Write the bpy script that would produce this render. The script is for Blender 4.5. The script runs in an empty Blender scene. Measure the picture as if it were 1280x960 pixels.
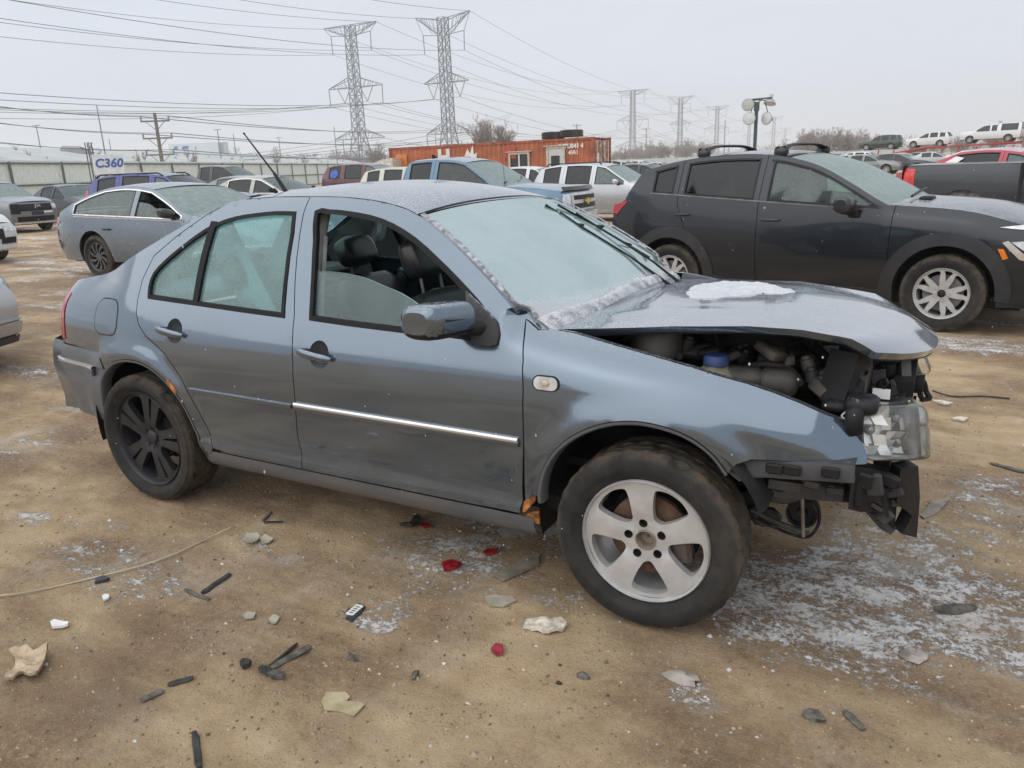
import bpy, math, random
import numpy as np
from mathutils import Vector, Matrix, noise
from mathutils.geometry import delaunay_2d_cdt
R = math.radians
sc = bpy.context.scene
col = sc.collection
rnd = random.Random(7)

# ---------------------------------------------------------------- camera
CAM = (0.74885, -3.01036, 1.52, 0.51261, 0.27768, -0.03795, 949.91)   # x y z yaw pitch roll focal(px of 1280)
def _axes():
    cx, cy, cz, yaw, pit, rol, f = CAM
    fw = np.array([-math.sin(yaw)*math.cos(pit), math.cos(yaw)*math.cos(pit), -math.sin(pit)])
    r0 = np.array([math.cos(yaw), math.sin(yaw), 0.]); u0 = np.cross(r0, fw)
    r = math.cos(rol)*r0+math.sin(rol)*u0; u = -math.sin(rol)*r0+math.cos(rol)*u0
    return np.array([cx, cy, cz]), fw, r, u
CO, CF, CR, CU = _axes()
def ray(px, py):
    return CF+CR*((px-640)/CAM[6])-CU*((py-480)/CAM[6])
def gnd(px, py, z=0.0):                       # point of the photograph on the level z
    d = ray(px, py); return CO+d*((z-CO[2])/d[2])
def far(px, py, D):                           # point in that direction at horizontal distance D
    d = ray(px, py); return CO+d*(D/math.hypot(d[0], d[1]))
def plane_y(px, py, y):
    d = ray(px, py); return CO+d*((y-CO[1])/d[1])
cd = bpy.data.cameras.new('camera'); cam = bpy.data.objects.new('camera', cd); col.objects.link(cam)
cd.sensor_fit = 'HORIZONTAL'; cd.sensor_width = 36.0; cd.lens = CAM[6]/1280*36
cd.clip_start = 0.05; cd.clip_end = 6000
cam.matrix_world = Matrix(((CR[0], CU[0], -CF[0], CO[0]), (CR[1], CU[1], -CF[1], CO[1]), (CR[2], CU[2], -CF[2], CO[2]), (0, 0, 0, 1)))
sc.camera = cam

# ---------------------------------------------------------------- overcast daylight
SUN_EL, SUN_AZ = R(52), R(200)
w = bpy.data.worlds.new('World'); sc.world = w; w.use_nodes = True
nt = w.node_tree; nt.nodes.clear()
out = nt.nodes.new('ShaderNodeOutputWorld'); bg = nt.nodes.new('ShaderNodeBackground')
sky = nt.nodes.new('ShaderNodeTexSky'); sky.sky_type = 'NISHITA'; sky.sun_disc = False
sky.sun_elevation = SUN_EL; sky.sun_rotation = SUN_AZ; sky.air_density = 1.0; sky.dust_density = 6.0; sky.ozone_density = 1.0
hs = nt.nodes.new('ShaderNodeHueSaturation'); hs.inputs['Saturation'].default_value = 0.12
mx = nt.nodes.new('ShaderNodeMix'); mx.data_type = 'RGBA'; mx.inputs[0].default_value = 0.9
mx.inputs[7].default_value = (5.55, 5.95, 6.55, 1)          # the even cloud deck
nt.links.new(sky.outputs[0], hs.inputs['Color']); nt.links.new(hs.outputs[0], mx.inputs[6])
tcw = nt.nodes.new('ShaderNodeTexCoord'); cl = nt.nodes.new('ShaderNodeTexNoise'); cl.inputs['Scale'].default_value = 2.2; cl.inputs['Detail'].default_value = 5; cl.inputs['Roughness'].default_value = .6; cl.inputs['Distortion'].default_value = .6
clm = nt.nodes.new('ShaderNodeMapping'); clm.inputs['Scale'].default_value = (1, 1, 3.2); nt.links.new(tcw.outputs['Generated'], clm.inputs[0]); nt.links.new(clm.outputs[0], cl.inputs['Vector'])
cr = nt.nodes.new('ShaderNodeMapRange'); cr.inputs[1].default_value = .3; cr.inputs[2].default_value = .7; cr.inputs[3].default_value = .945; cr.inputs[4].default_value = 1.035; nt.links.new(cl.outputs['Fac'], cr.inputs[0])
vm = nt.nodes.new('ShaderNodeVectorMath'); vm.operation = 'SCALE'; nt.links.new(mx.outputs[2], vm.inputs[0]); nt.links.new(cr.outputs[0], vm.inputs['Scale'])
nt.links.new(vm.outputs[0], bg.inputs['Color']); bg.inputs['Strength'].default_value = 0.12
nt.links.new(bg.outputs[0], out.inputs[0])
sl = bpy.data.lights.new('sun', 'SUN'); sl.energy = 1.5; sl.angle = R(100); sl.color = (1.0, 0.96, 0.90)
so = bpy.data.objects.new('sun', sl); col.objects.link(so)
so.rotation_euler = (R(90)-SUN_EL, 0, R(180)-SUN_AZ)
sc.view_settings.view_transform = 'Standard'; sc.view_settings.look = 'None'
sc.view_settings.exposure = 0.22; sc.view_settings.gamma = 1.0
sc.cycles.volume_bounces = 2; sc.cycles.max_bounces = 8; sc.cycles.transparent_max_bounces = 16
sc.cycles.caustics_reflective = False; sc.cycles.caustics_refractive = False

# ---------------------------------------------------------------- materials
MATS = {}
class NT:                                                     # short node writing
    def __init__(s, name):
        s.m = bpy.data.materials.new(name); s.m.use_nodes = True; s.t = s.m.node_tree; s.t.nodes.clear()
        s.out = s.t.nodes.new('ShaderNodeOutputMaterial'); s.b = s.t.nodes.new('ShaderNodeBsdfPrincipled')
        s.t.links.new(s.b.outputs[0], s.out.inputs[0])
    def n(s, kind, **kw):
        nd = s.t.nodes.new('ShaderNode'+kind)
        for k, v in kw.items(): setattr(nd, k, v)
        return nd
    def set(s, sock, v):
        if hasattr(v, 'links') or hasattr(v, 'is_linked'): s.t.links.new(v, sock)
        else: sock.default_value = v
    def pos(s): return s.n('NewGeometry').outputs['Position']
    def obj(s): return s.n('TexCoord').outputs['Object']
    def nz(s):
        x = s.n('SeparateXYZ'); s.t.links.new(s.n('NewGeometry').outputs['Normal'], x.inputs[0]); return x.outputs[2]
    def xyz(s, v):
        x = s.n('SeparateXYZ'); s.t.links.new(v, x.inputs[0]); return x.outputs
    def math(s, op, a, b=0.0, c=0.0, clamp=False):
        m = s.n('Math', operation=op, use_clamp=clamp); s.set(m.inputs[0], a); s.set(m.inputs[1], b)
        if op in ('MULTIPLY_ADD',): s.set(m.inputs[2], c)
        return m.outputs[0]
    def noise(s, vec, scale, detail=4, rough=0.55, dist=0.0):
        q = s.n('TexNoise'); s.set(q.inputs['Vector'], vec); q.inputs['Scale'].default_value = scale
        q.inputs['Detail'].default_value = detail; q.inputs['Roughness'].default_value = rough; q.inputs['Distortion'].default_value = dist
        return q.outputs['Fac']
    def voro(s, vec, scale, feature='F1', rnd_=1.0):
        q = s.n('TexVoronoi', feature=feature); s.set(q.inputs['Vector'], vec); q.inputs['Scale'].default_value = scale
        q.inputs['Randomness'].default_value = rnd_; return q.outputs['Distance']
    def mapv(s, vec, scale=(1, 1, 1), loc=(0, 0, 0), rot=(0, 0, 0)):
        q = s.n('Mapping'); s.set(q.inputs['Vector'], vec); q.inputs['Scale'].default_value = scale
        q.inputs['Location'].default_value = loc; q.inputs['Rotation'].default_value = rot; return q.outputs[0]
    def ramp(s, fac, a, b, lo=0.0, hi=1.0):                   # smooth step a..b -> lo..hi
        q = s.n('MapRange', interpolation_type='SMOOTHSTEP'); s.set(q.inputs[0], fac)
        q.inputs[1].default_value = a; q.inputs[2].default_value = b; q.inputs[3].default_value = lo; q.inputs[4].default_value = hi
        return q.outputs[0]
    def mix(s, fac, a, b):
        q = s.n('Mix', data_type='RGBA'); s.set(q.inputs[0], fac)
        for sock, v in ((q.inputs[6], a), (q.inputs[7], b)):
            if isinstance(v, tuple) and len(v) == 3: v = v+(1,)
            s.set(sock, v)
        return q.outputs[2]
    def bump(s, h, strength=0.3, dist=0.01, normal=None):
        q = s.n('Bump'); s.set(q.inputs['Height'], h); q.inputs['Strength'].default_value = strength; q.inputs['Distance'].default_value = dist
        if normal is not None: s.t.links.new(normal, q.inputs['Normal'])
        return q.outputs[0]
    def P(s, **kw):
        for k, v in kw.items():
            sock = s.b.inputs[k.replace('_', ' ')]
            if isinstance(v, tuple) and len(v) == 3: v = v+(1,)
            s.set(sock, v)
        return s.m

def flat(name, c, rough=0.6, metal=0.0, var=0.25, vscale=8.0, bump=0.0, bscale=60.0, coat=0.0, dust=0.0, spec=0.5):
    """one coloured material with patchy tone, optional relief and settled snow dust"""
    if name in MATS: return MATS[name]
    q = NT(name); o = q.obj()
    n = q.noise(o, vscale, 5)
    k = q.ramp(n, 0.3, 0.7)
    base = q.mix(k, tuple(x*(1-var) for x in c), tuple(min(1, x*(1+var)) for x in c))
    if dust:
        d = q.ramp(q.noise(q.pos(), 45, 6, 0.7), 0.62-0.25*dust, 0.75)
        d = q.math('MULTIPLY', d, q.ramp(q.nz(), 0.35, 0.95)); d = q.math('MULTIPLY', d, min(1.0, dust*1.6))
        base = q.mix(d, base, (0.74, 0.76, 0.80))
    kw = dict(Base_Color=base, Roughness=rough, Metallic=metal)
    if bump: kw['Normal'] = q.bump(q.noise(o, bscale, 4), bump, 0.01)
    q.P(**kw); q.b.inputs['Coat Weight'].default_value = coat; q.b.inputs['Coat Roughness'].default_value = 0.06
    q.b.inputs['Specular IOR Level'].default_value = spec
    MATS[name] = q.m; return q.m

def paint(name, c, metal=0.55, rough=0.34, dust=0.5, dirt=0.5, coat=0.8, crough=0.05, spec=0.5):
    """car paint: flakes, clear coat, mud film low down, snow dust where it faces up"""
    if name in MATS: return MATS[name]
    q = NT(name); p = q.pos(); z = q.xyz(p)[2]
    fl = q.voro(p, 900)
    base = q.mix(q.ramp(fl, 0.0, 0.8), tuple(x*0.9 for x in c), tuple(min(1, x*1.12) for x in c))
    big = q.noise(p, 2.3, 5, 0.6)
    mud = q.math('MULTIPLY', q.ramp(z, 0.70, 0.18), q.ramp(q.noise(q.mapv(p, (1, 1, 2.2)), 5, 6, 0.65), 0.3, 0.75))
    mud = q.math('MULTIPLY', mud, dirt)
    spk = q.math('MULTIPLY', q.ramp(q.voro(p, 42), 0.06, 0.02), q.ramp(q.noise(p, 23, 3, .8), 0.50, 0.62))   # dried drops and flakes
    film = q.math('MULTIPLY', q.ramp(big, 0.35, 0.75), 0.035*dirt)
    base = q.mix(q.math('ADD', mud, film, clamp=True), base, (0.16, 0.125, 0.095))
    base = q.mix(q.math('MULTIPLY', spk, 0.55*dirt), base, (0.55, 0.55, 0.55))
    up = q.ramp(q.nz(), 0.72, 0.985)
    grain = q.ramp(q.noise(p, 140, 4, 0.75), 0.40, 0.66)
    sn = q.math('MULTIPLY', q.math('MULTIPLY', up, grain), q.ramp(q.noise(p, 1.7, 4), 0.25, 0.62))
    sn = q.math('MULTIPLY', sn, dust, clamp=True)
    base = q.mix(sn, base, (0.72, 0.74, 0.77))
    rg = q.math('ADD', q.math('MULTIPLY', q.math('MAXIMUM', sn, mud), 0.5), q.ramp(big, 0.3, 0.8, rough-0.04, rough+0.08))
    mt = q.math('MULTIPLY', q.math('SUBTRACT', 1.0, q.math('MAXIMUM', sn, q.math('MULTIPLY', mud, 1.0)), clamp=True), metal)
    ct = q.math('MULTIPLY', q.math('SUBTRACT', 1.0, q.math('MAXIMUM', sn, mud), clamp=True), coat)
    q.P(Base_Color=base, Roughness=rg, Metallic=mt, Coat_Weight=ct, Coat_Roughness=crough, Coat_Normal=q.bump(q.noise(p, 7, 2), 0.05, 0.01)); q.b.inputs['Specular IOR Level'].default_value = spec; q.b.inputs['Coat IOR'].default_value = 1.5+.25*(coat >= 1)
    MATS[name] = q.m; return q.m

def glass(name, tint, frost=0.3, fcol=(0.55, 0.66, 0.64), clear=0.6, fscale=9.0, rime=False):
    """window glass: tinted see-through, gloss, and a patchy film of frost and wet snow"""
    if name in MATS: return MATS[name]
    q = NT(name); p = q.pos(); t = q.t
    tr = q.n('BsdfTransparent'); tr.inputs[0].default_value = tint+(1,)
    gl = q.n('BsdfGlossy'); gl.inputs['Roughness'].default_value = 0.04; gl.inputs[0].default_value = (0.9, 0.95, 0.95, 1)
    fr = q.n('Fresnel'); fr.inputs[0].default_value = 1.5
    m1 = q.n('MixShader'); t.links.new(fr.outputs[0], m1.inputs[0]); t.links.new(tr.outputs[0], m1.inputs[1]); t.links.new(gl.outputs[0], m1.inputs[2])
    df = q.n('BsdfDiffuse'); tl = q.n('BsdfTranslucent'); df.inputs[0].default_value = fcol+(1,); tl.inputs[0].default_value = fcol+(1,)
    m2 = q.n('MixShader'); m2.inputs[0].default_value = 0.4; t.links.new(df.outputs[0], m2.inputs[1]); t.links.new(tl.outputs[0], m2.inputs[2])
    g2 = q.n('BsdfGlossy'); g2.inputs['Roughness'].default_value = 0.25
    m4 = q.n('MixShader'); m4.inputs[0].default_value = 0.08; t.links.new(m2.outputs[0], m4.inputs[1]); t.links.new(g2.outputs[0], m4.inputs[2])
    a = q.ramp(q.noise(p, fscale, 6, 0.65), 0.25, 0.75)
    b = q.ramp(q.noise(p, 170, 3, 0.7), 0.35, 0.7)
    f = q.math('MULTIPLY_ADD', a, frost*0.30, frost*0.58)
    f = q.math('MULTIPLY_ADD', b, frost*0.22, f)
    f = q.math('MINIMUM', f, 1.0)
    if rime:                                                  # white rime creeping up from the bottom edge, grains all over
        px_, py_, pz_ = q.xyz(p)
        low = q.math('ADD', q.ramp(pz_, 1.10, 0.99), q.math('MULTIPLY', q.ramp(py_, -.35, -.75), .35))
        rm = q.ramp(q.math('ADD', q.math('MULTIPLY', low, .55), q.math('MULTIPLY', q.noise(p, 60, 5, .8), .9)), .62, .95)
        gr = q.math('MULTIPLY', q.ramp(q.noise(p, 230, 2, .8), .60, .74), q.ramp(q.noise(p, 4, 3), .35, .65, .15, .6))
        rm = q.math('MAXIMUM', rm, gr)
        fc = q.mix(rm, fcol, (.80, .83, .86)); t.links.new(fc, df.inputs[0]); t.links.new(fc, tl.inputs[0]); f = q.math('MAXIMUM', f, rm)
    m3 = q.n('MixShader'); t.links.new(f, m3.inputs[0]); t.links.new(m1.outputs[0], m3.inputs[1]); t.links.new(m4.outputs[0], m3.inputs[2])
    t.links.new(m3.outputs[0], q.out.inputs[0]); t.nodes.remove(q.b)
    MATS[name] = q.m; return q.m

BLACK = flat('black_plastic', (0.014, 0.014, 0.016), 0.5, var=0.35, bump=0.15, dust=0.25, spec=0.3)
DGREY = flat('dark_grey_plastic', (0.045, 0.045, 0.048), 0.5, var=0.35, bump=0.1, dust=0.2)
def _rubber():
    q = NT('rubber'); o = q.obj(); x, y, z = q.xyz(o)
    r_ = q.math('SQRT', q.math('ADD', q.math('MULTIPLY', x, x), q.math('MULTIPLY', z, z)))
    n = q.noise(o, 14, 6, .7); base = q.mix(q.ramp(n, .3, .7), (.019, .019, .019), (.034, .033, .032))
    mud = q.math('MULTIPLY', q.ramp(r_, .285, .315), q.ramp(n, .32, .62)); film = q.math('MULTIPLY', q.ramp(q.noise(o, 5, 5, .7), .42, .72), .35)
    base = q.mix(q.math('MULTIPLY', q.math('MAXIMUM', mud, film), .75), base, (.125, .098, .070))
    q.P(Base_Color=base, Roughness=.8, Normal=q.bump(q.noise(o, 160, 4), .3, .01)); q.b.inputs['Specular IOR Level'].default_value = .3
    MATS['rubber'] = q.m; return q.m
RUBBER = _rubber()
VOID = flat('underbody_black', (0.012, 0.012, 0.012), 0.9, var=0.5)
CHROME = flat('bright_trim', (0.78, 0.78, 0.78), 0.18, 0.9, var=0.06)
ALLOY = flat('alloy_silver', (0.56, 0.56, 0.56), 0.34, 0.40, var=0.10, vscale=14, bump=0.04)
STEEL = flat('grey_steel', (0.22, 0.22, 0.23), 0.5, 0.6, var=0.3)
def _snow(name, holes):
    q = NT(name); p = q.pos(); n = q.noise(p, 26, 6, .7); g = q.noise(p, 190, 4, .8)
    base = q.mix(q.ramp(n, .3, .7), (.70, .73, .78), (.88, .89, .91)); base = q.mix(q.ramp(g, .62, .8, 0, .5), base, (.50, .53, .57))
    q.P(Base_Color=base, Roughness=.8, Normal=q.bump(q.math('ADD', q.math('MULTIPLY', n, .6), q.math('MULTIPLY', g, .5)), .9, .02))
    if holes: q.set(q.b.inputs['Alpha'], q.ramp(q.math('ADD', q.math('MULTIPLY', q.noise(p, 15, 4, .7), .5), q.math('MULTIPLY', g, .62)), .46, .60))
    MATS[name] = q.m; return q.m
SNOW = _snow('snow', False); RIME = _snow('rime', True)
REDLENS = flat('red_lens', (0.42, 0.015, 0.025), 0.15, var=0.25, vscale=5, coat=0.6)
AMBER = flat('amber_lens', (0.75, 0.20, 0.01), 0.15, var=0.1, coat=0.6)
CLEARLENS = flat('clear_lens', (0.62, 0.64, 0.66), 0.12, 0.35, var=0.25, vscale=18, coat=0.8)
RUST = flat('rust', (0.34, 0.13, 0.04), 0.9, var=0.6, vscale=30, bump=0.6, bscale=80)
WHITE = flat('white_plastic', (0.75, 0.75, 0.74), 0.5, var=0.06)

# ---------------------------------------------------------------- mesh helpers
class MB:
    """collects faces, then builds ONE mesh object"""
    def __init__(s): s.v = []; s.f = []
    def add(s, vs, fs):
        k = len(s.v); s.v.extend([tuple(map(float, q)) for q in vs]); s.f.extend([tuple(i+k for i in f) for f in fs]); return s
    def grid(s, rows, close=False, flip=False):
        nr = len(rows); nc = len(rows[0]); vs = [p for r in rows for p in r]; fs = []
        for i in range(nr-1):
            for j in range(nc if close else nc-1):
                a, b = i*nc+j, i*nc+(j+1) % nc; c, d = (i+1)*nc+(j+1) % nc, (i+1)*nc+j
                fs.append((d, c, b, a) if flip else (a, b, c, d))
        return s.add(vs, fs)
    def box(s, c, size, rot=None, taper=1.0):
        hx, hy, hz = [q/2 for q in size]; vs = []
        for z in (-1, 1):
            k = taper if z > 0 else 1.0
            for x, y in ((-1, -1), (1, -1), (1, 1), (-1, 1)):
                p = Vector((x*hx*k, y*hy*k, z*hz))
                if rot is not None: p = rot @ p
                vs.append(p+Vector(c))
        return s.add(vs, [(3, 2, 1, 0), (4, 5, 6, 7), (0, 1, 5, 4), (1, 2, 6, 5), (2, 3, 7, 6), (3, 0, 4, 7)])
    def bbox(s, c, size, b=0.01, rot=None):                   # box with chamfered edges
        hx, hy, hz = [q/2 for q in size]; b = min(b, hx*.9, hy*.9, hz*.9); rows = []
        def ring(x, y, z):
            return [(-x+b, -y, z), (x-b, -y, z), (x, -y+b, z), (x, y-b, z), (x-b, y, z), (-x+b, y, z), (-x, y-b, z), (-x, -y+b, z)]
        for (k, z) in ((b, -hz), (0, -hz+b), (0, hz-b), (b, hz)): rows.append(ring(hx-k, hy-k, z))
        f = lambda p: (rot @ Vector(p) if rot is not None else Vector(p))+Vector(c)
        rows = [[f(p) for p in r] for r in rows]; k = len(s.v)
        s.grid(rows, True); s.f.append(tuple(k+i for i in range(7, -1, -1))); s.f.append(tuple(k+24+i for i in range(8))); return s
    def tube(s, pts, r, n=8, caps=True):
        pts = [Vector(p) for p in pts]; rows = []; rr = r if isinstance(r, (list, tuple)) else [r]*len(pts); up = None
        for i, p in enumerate(pts):
            d = (pts[min(i+1, len(pts)-1)]-pts[max(i-1, 0)]).normalized()
            if up is None: up = Vector((0, 0, 1)) if abs(d.z) < .9 else Vector((1, 0, 0))
            a = d.cross(up).normalized(); b = a.cross(d).normalized(); up = b
            rows.append([p+a*(rr[i]*math.cos(t*2*math.pi/n))+b*(rr[i]*math.sin(t*2*math.pi/n)) for t in range(n)])
        k = len(s.v); s.grid(rows, True, flip=True)
        if caps:
            s.f.append(tuple(k+i for i in range(n))); e = k+(len(pts)-1)*n; s.f.append(tuple(e+i for i in range(n-1, -1, -1)))
        return s
    def bar(s, a, b, wx, wy=None):                            # square bar between two points
        a, b = Vector(a), Vector(b); d = b-a; L = d.length
        if L < 1e-6: return s
        q = d.to_track_quat('Z', 'Y').to_matrix(); return s.box((a+b)/2, (wx, wy or wx, L), q)
    def lathe(s, prof, M=None, n=32, a0=0.0, a1=2*math.pi):   # profile (r, h): turned about local z
        full = abs(a1-a0-2*math.pi) < 1e-6; m = n if full else n+1; rows = []
        for r, h in prof:
            rows.append([Vector((r*math.cos(a0+(a1-a0)*i/n), r*math.sin(a0+(a1-a0)*i/n), h)) for i in range(m)])
        if M is not None: rows = [[M @ p for p in r] for r in rows]
        return s.grid(rows, full)
    def prism(s, outline, depth, M=None, chamfer=0.0):        # convex-ish outline (u, v) from w=0 to w=depth
        n = len(outline); vs = []
        for w_ in (0.0, depth): vs += [Vector((u, v, w_)) for u, v in outline]
        if M is not None: vs = [M @ p for p in vs]
        fs = [tuple(range(n-1, -1, -1)), tuple(range(n, 2*n))]+[(i, (i+1) % n, n+(i+1) % n, n+i) for i in range(n)]
        return s.add(vs, fs)
    def blob(s, c, r, seed=0, amp=0.25, nu=8, nv=5, freq=2.0):
        rx, ry, rz = r if isinstance(r, (tuple, list)) else (r, r, r); rows = []
        for j in range(nv+1):
            ph = math.pi*j/nv; row = []
            for i in range(nu):
                th = 2*math.pi*i/nu; d = Vector((math.sin(ph)*math.cos(th), math.sin(ph)*math.sin(th), -math.cos(ph)))
                k = 1+amp*noise.noise(d*freq+Vector((seed*3.7, seed*1.3, seed*7.1)))
                row.append((c[0]+d.x*rx*k, c[1]+d.y*ry*k, c[2]+d.z*rz*k))
            rows.append(row)
        return s.grid(rows, True)
    def mesh(s, name, mat=None, smooth=None):
        me = bpy.data.meshes.new(name); me.from_pydata(s.v, [], s.f)
        if mat: me.materials.append(mat)
        if smooth:
            me.polygons.foreach_set('use_smooth', [True]*len(me.polygons))
            if smooth < 180: me.set_sharp_from_angle(angle=R(smooth))
        me.update(); return me
    def obj(s, name, mat=None, parent=None, smooth=None, label=None):
        return link(name, s.mesh(name, mat, smooth), parent, label)

def link(name, data, parent=None, label=None):
    o = bpy.data.objects.new(name, data); col.objects.link(o)
    if parent is not None: o.parent = parent
    if label: o['label'] = label
    return o
def thing(name, label, cat, loc=(0, 0, 0), rz=0.0, group=None):
    o = bpy.data.objects.new(name, None); col.objects.link(o); o.location = loc; o.rotation_euler = (0, 0, rz)
    o.empty_display_size = 0.1; return tag(o, label, cat, group)
def tag(o, label=None, cat=None, group=None, kind=None):
    if label: o['label'] = label
    if cat: o['category'] = cat
    if group: o['group'] = group
    if kind: o['kind'] = kind
    return o
def kids(o): return KID.get(o.name, [])
KID = {}
def index_children():
    KID.clear()
    for o in bpy.data.objects:
        if o.parent: KID.setdefault(o.parent.name, []).append(o)
def copy_tree(o, parent=None):
    c = o.copy(); col.objects.link(c)
    if parent is not None: c.parent = parent
    for ch in kids(o): copy_tree(ch, c)
    return c
def text_mesh(s, size, M, depth=0.003, mat=None, name='lettering', parent=None, bold=0.0, shear=0.0):
    cu = bpy.data.curves.new('txt', 'FONT'); cu.body = s; cu.size = size; cu.extrude = depth; cu.offset = bold; cu.shear = shear
    cu.align_x = 'CENTER'; cu.align_y = 'CENTER'; cu.resolution_u = 3
    o = bpy.data.objects.new('txt', cu); col.objects.link(o)
    me = bpy.data.meshes.new_from_object(o.evaluated_get(bpy.context.evaluated_depsgraph_get()))
    bpy.data.objects.remove(o); bpy.data.curves.remove(cu)
    me.transform(M); me.name = name
    if mat: me.materials.clear(); me.materials.append(mat)
    return link(name, me, parent)

# ---- 2D outlines
def dens(loop, step, closed=True):
    o = []; n = len(loop)
    for i in range(n if closed else n-1):
        a, b = loop[i], loop[(i+1) % n]; L = math.hypot(b[0]-a[0], b[1]-a[1]); k = max(1, int(math.ceil(L/step)))
        o += [(a[0]+(b[0]-a[0])*j/k, a[1]+(b[1]-a[1])*j/k) for j in range(k)]
    if not closed: o.append(tuple(loop[-1]))
    return o
def cat_rom(pts, k=6):                                       # smooth open curve through the points
    P = [np.array(p, float) for p in pts]; P = [2*P[0]-P[1]]+P+[2*P[-1]-P[-2]]; o = []
    for i in range(1, len(P)-2):
        p0, p1, p2, p3 = P[i-1:i+3]
        for j in range(k):
            t = j/k; o.append(tuple(.5*((2*p1)+(p2-p0)*t+(2*p0-5*p1+4*p2-p3)*t*t+(3*p1-p0-3*p2+p3)*t**3)))
    o.append(tuple(P[-2])); return o
def area(l): return .5*sum(l[i][0]*l[(i+1) % len(l)][1]-l[(i+1) % len(l)][0]*l[i][1] for i in range(len(l)))
def ccw(l): return list(l) if area(l) > 0 else list(l)[::-1]
def inset(loop, g):                                          # move a ccw loop inward by g (mitre, limited)
    n = len(loop); o = []
    L = [p for i, p in enumerate(loop) if math.hypot(p[0]-loop[i-1][0], p[1]-loop[i-1][1]) > 1e-6]; n = len(L)
    for i in range(n):
        p0, p1, p2 = np.array(L[i-1]), np.array(L[i]), np.array(L[(i+1) % n])
        a = p1-p0; b = p2-p1; a = a/np.hypot(*a); b = b/np.hypot(*b)
        na = np.array([-a[1], a[0]]); nb = np.array([-b[1], b[0]]); m = na+nb; q = m@m
        if q < .3: m = na; q = 1.0; kk = 1.0
        else: kk = 2.0/q
        o.append(tuple(p1+m*g*min(kk, 1.6)))
    return o
def inside(P, loop):                                         # P (n,2) array -> bool array
    x, y = P[:, 0], P[:, 1]; r = np.zeros(len(P), bool); n = len(loop)
    for i in range(n):
        x1, y1 = loop[i]; x2, y2 = loop[(i+1) % n]
        if y1 == y2: continue
        c = ((y1 > y) != (y2 > y)) & (x < (x2-x1)*(y-y1)/(y2-y1)+x1); r ^= c
    return r
def fill(outline, holes, step):
    """triangulated flat region: returns points (n,2), faces, boundary loops as index lists"""
    loops = [dens(ccw(outline), step)]+[dens(ccw(h), step) for h in holes]
    pts = []; edges = []; spans = []
    for L in loops:
        k = len(pts); n = len(L); pts += L; edges += [(k+i, k+(i+1) % n) for i in range(n)]; spans.append((k, n))
    A = np.array(loops[0]); x0, y0 = A.min(0); x1, y1 = A.max(0)
    gx = np.arange(x0+step*.5, x1, step); gy = np.arange(y0+step*.5, y1, step)
    if len(gx) and len(gy):
        G = np.stack(np.meshgrid(gx, gy), -1).reshape(-1, 2); ok = inside(G, loops[0])
        for L in loops[1:]: ok &= ~inside(G, L)
        G = G[ok]; B = np.array(pts)
        if len(G):
            keep = np.ones(len(G), bool)
            for i in range(0, len(G), 2000):
                d = ((G[i:i+2000, None, :]-B[None, :, :])**2).sum(-1).min(1); keep[i:i+2000] = d > (step*.45)**2
            pts += [tuple(q) for q in G[keep]]
    V, _, F, OV, _, _ = delaunay_2d_cdt([Vector(p) for p in pts], edges, [], 0, 1e-7)
    V = np.array([tuple(v) for v in V]); F = [tuple(f) for f in F]
    back = {}
    for i, o in enumerate(OV):
        for q in o: back[q] = i
    C = np.array([V[list(f)].mean(0) for f in F]); ok = inside(C, loops[0])
    for L in loops[1:]: ok &= ~inside(C, L)
    F = [f for f, k in zip(F, ok) if k]
    bl = [[back[k+i] for i in range(n)] for k, n in spans]
    return V, F, bl
def sheet(mb, outline, holes, step, fmap, flip=False, flange=None):
    """curved panel: fill the outline, map each (u, v) to 3-D; flange(p) gives the point behind an edge point"""
    V, F, bl = fill(outline, holes, step)
    P = [fmap(float(a), float(b)) for a, b in V]
    mb.add(P, [f[::-1] if flip else f for f in F])
    if flange:
        for li, b in enumerate(bl):
            n = len(b); top = [P[i] for i in b]; bot = [flange(p) for p in top]
            fs = []
            for i in range(n):
                j = (i+1) % n; q = (i, n+i, n+j, j)
                if li > 0: q = q[::-1]
                fs.append(q[::-1] if flip else q)
            mb.add(top+bot, fs)
    return mb
def rrect(cx, cy, w_, h, r, n=4):
    o = []
    for sx, sy, a in ((1, 1, 0), (-1, 1, 90), (-1, -1, 180), (1, -1, 270)):
        for i in range(n+1):
            t = R(a+90*i/n); o.append((cx+sx*(w_/2-r)+r*math.cos(t), cy+sy*(h/2-r)+r*math.sin(t)))
    return o
def ellipse(cx, cy, a, b, n=20): return [(cx+a*math.cos(2*math.pi*i/n), cy+b*math.sin(2*math.pi*i/n)) for i in range(n)]
def lerp(a, b, t): return a+(b-a)*t
def sstep(x, a, b):
    t = min(1, max(0, (x-a)/(b-a))); return t*t*(3-2*t)
def interp(x, xs, ys): return float(np.interp(x, xs, ys))
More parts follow.
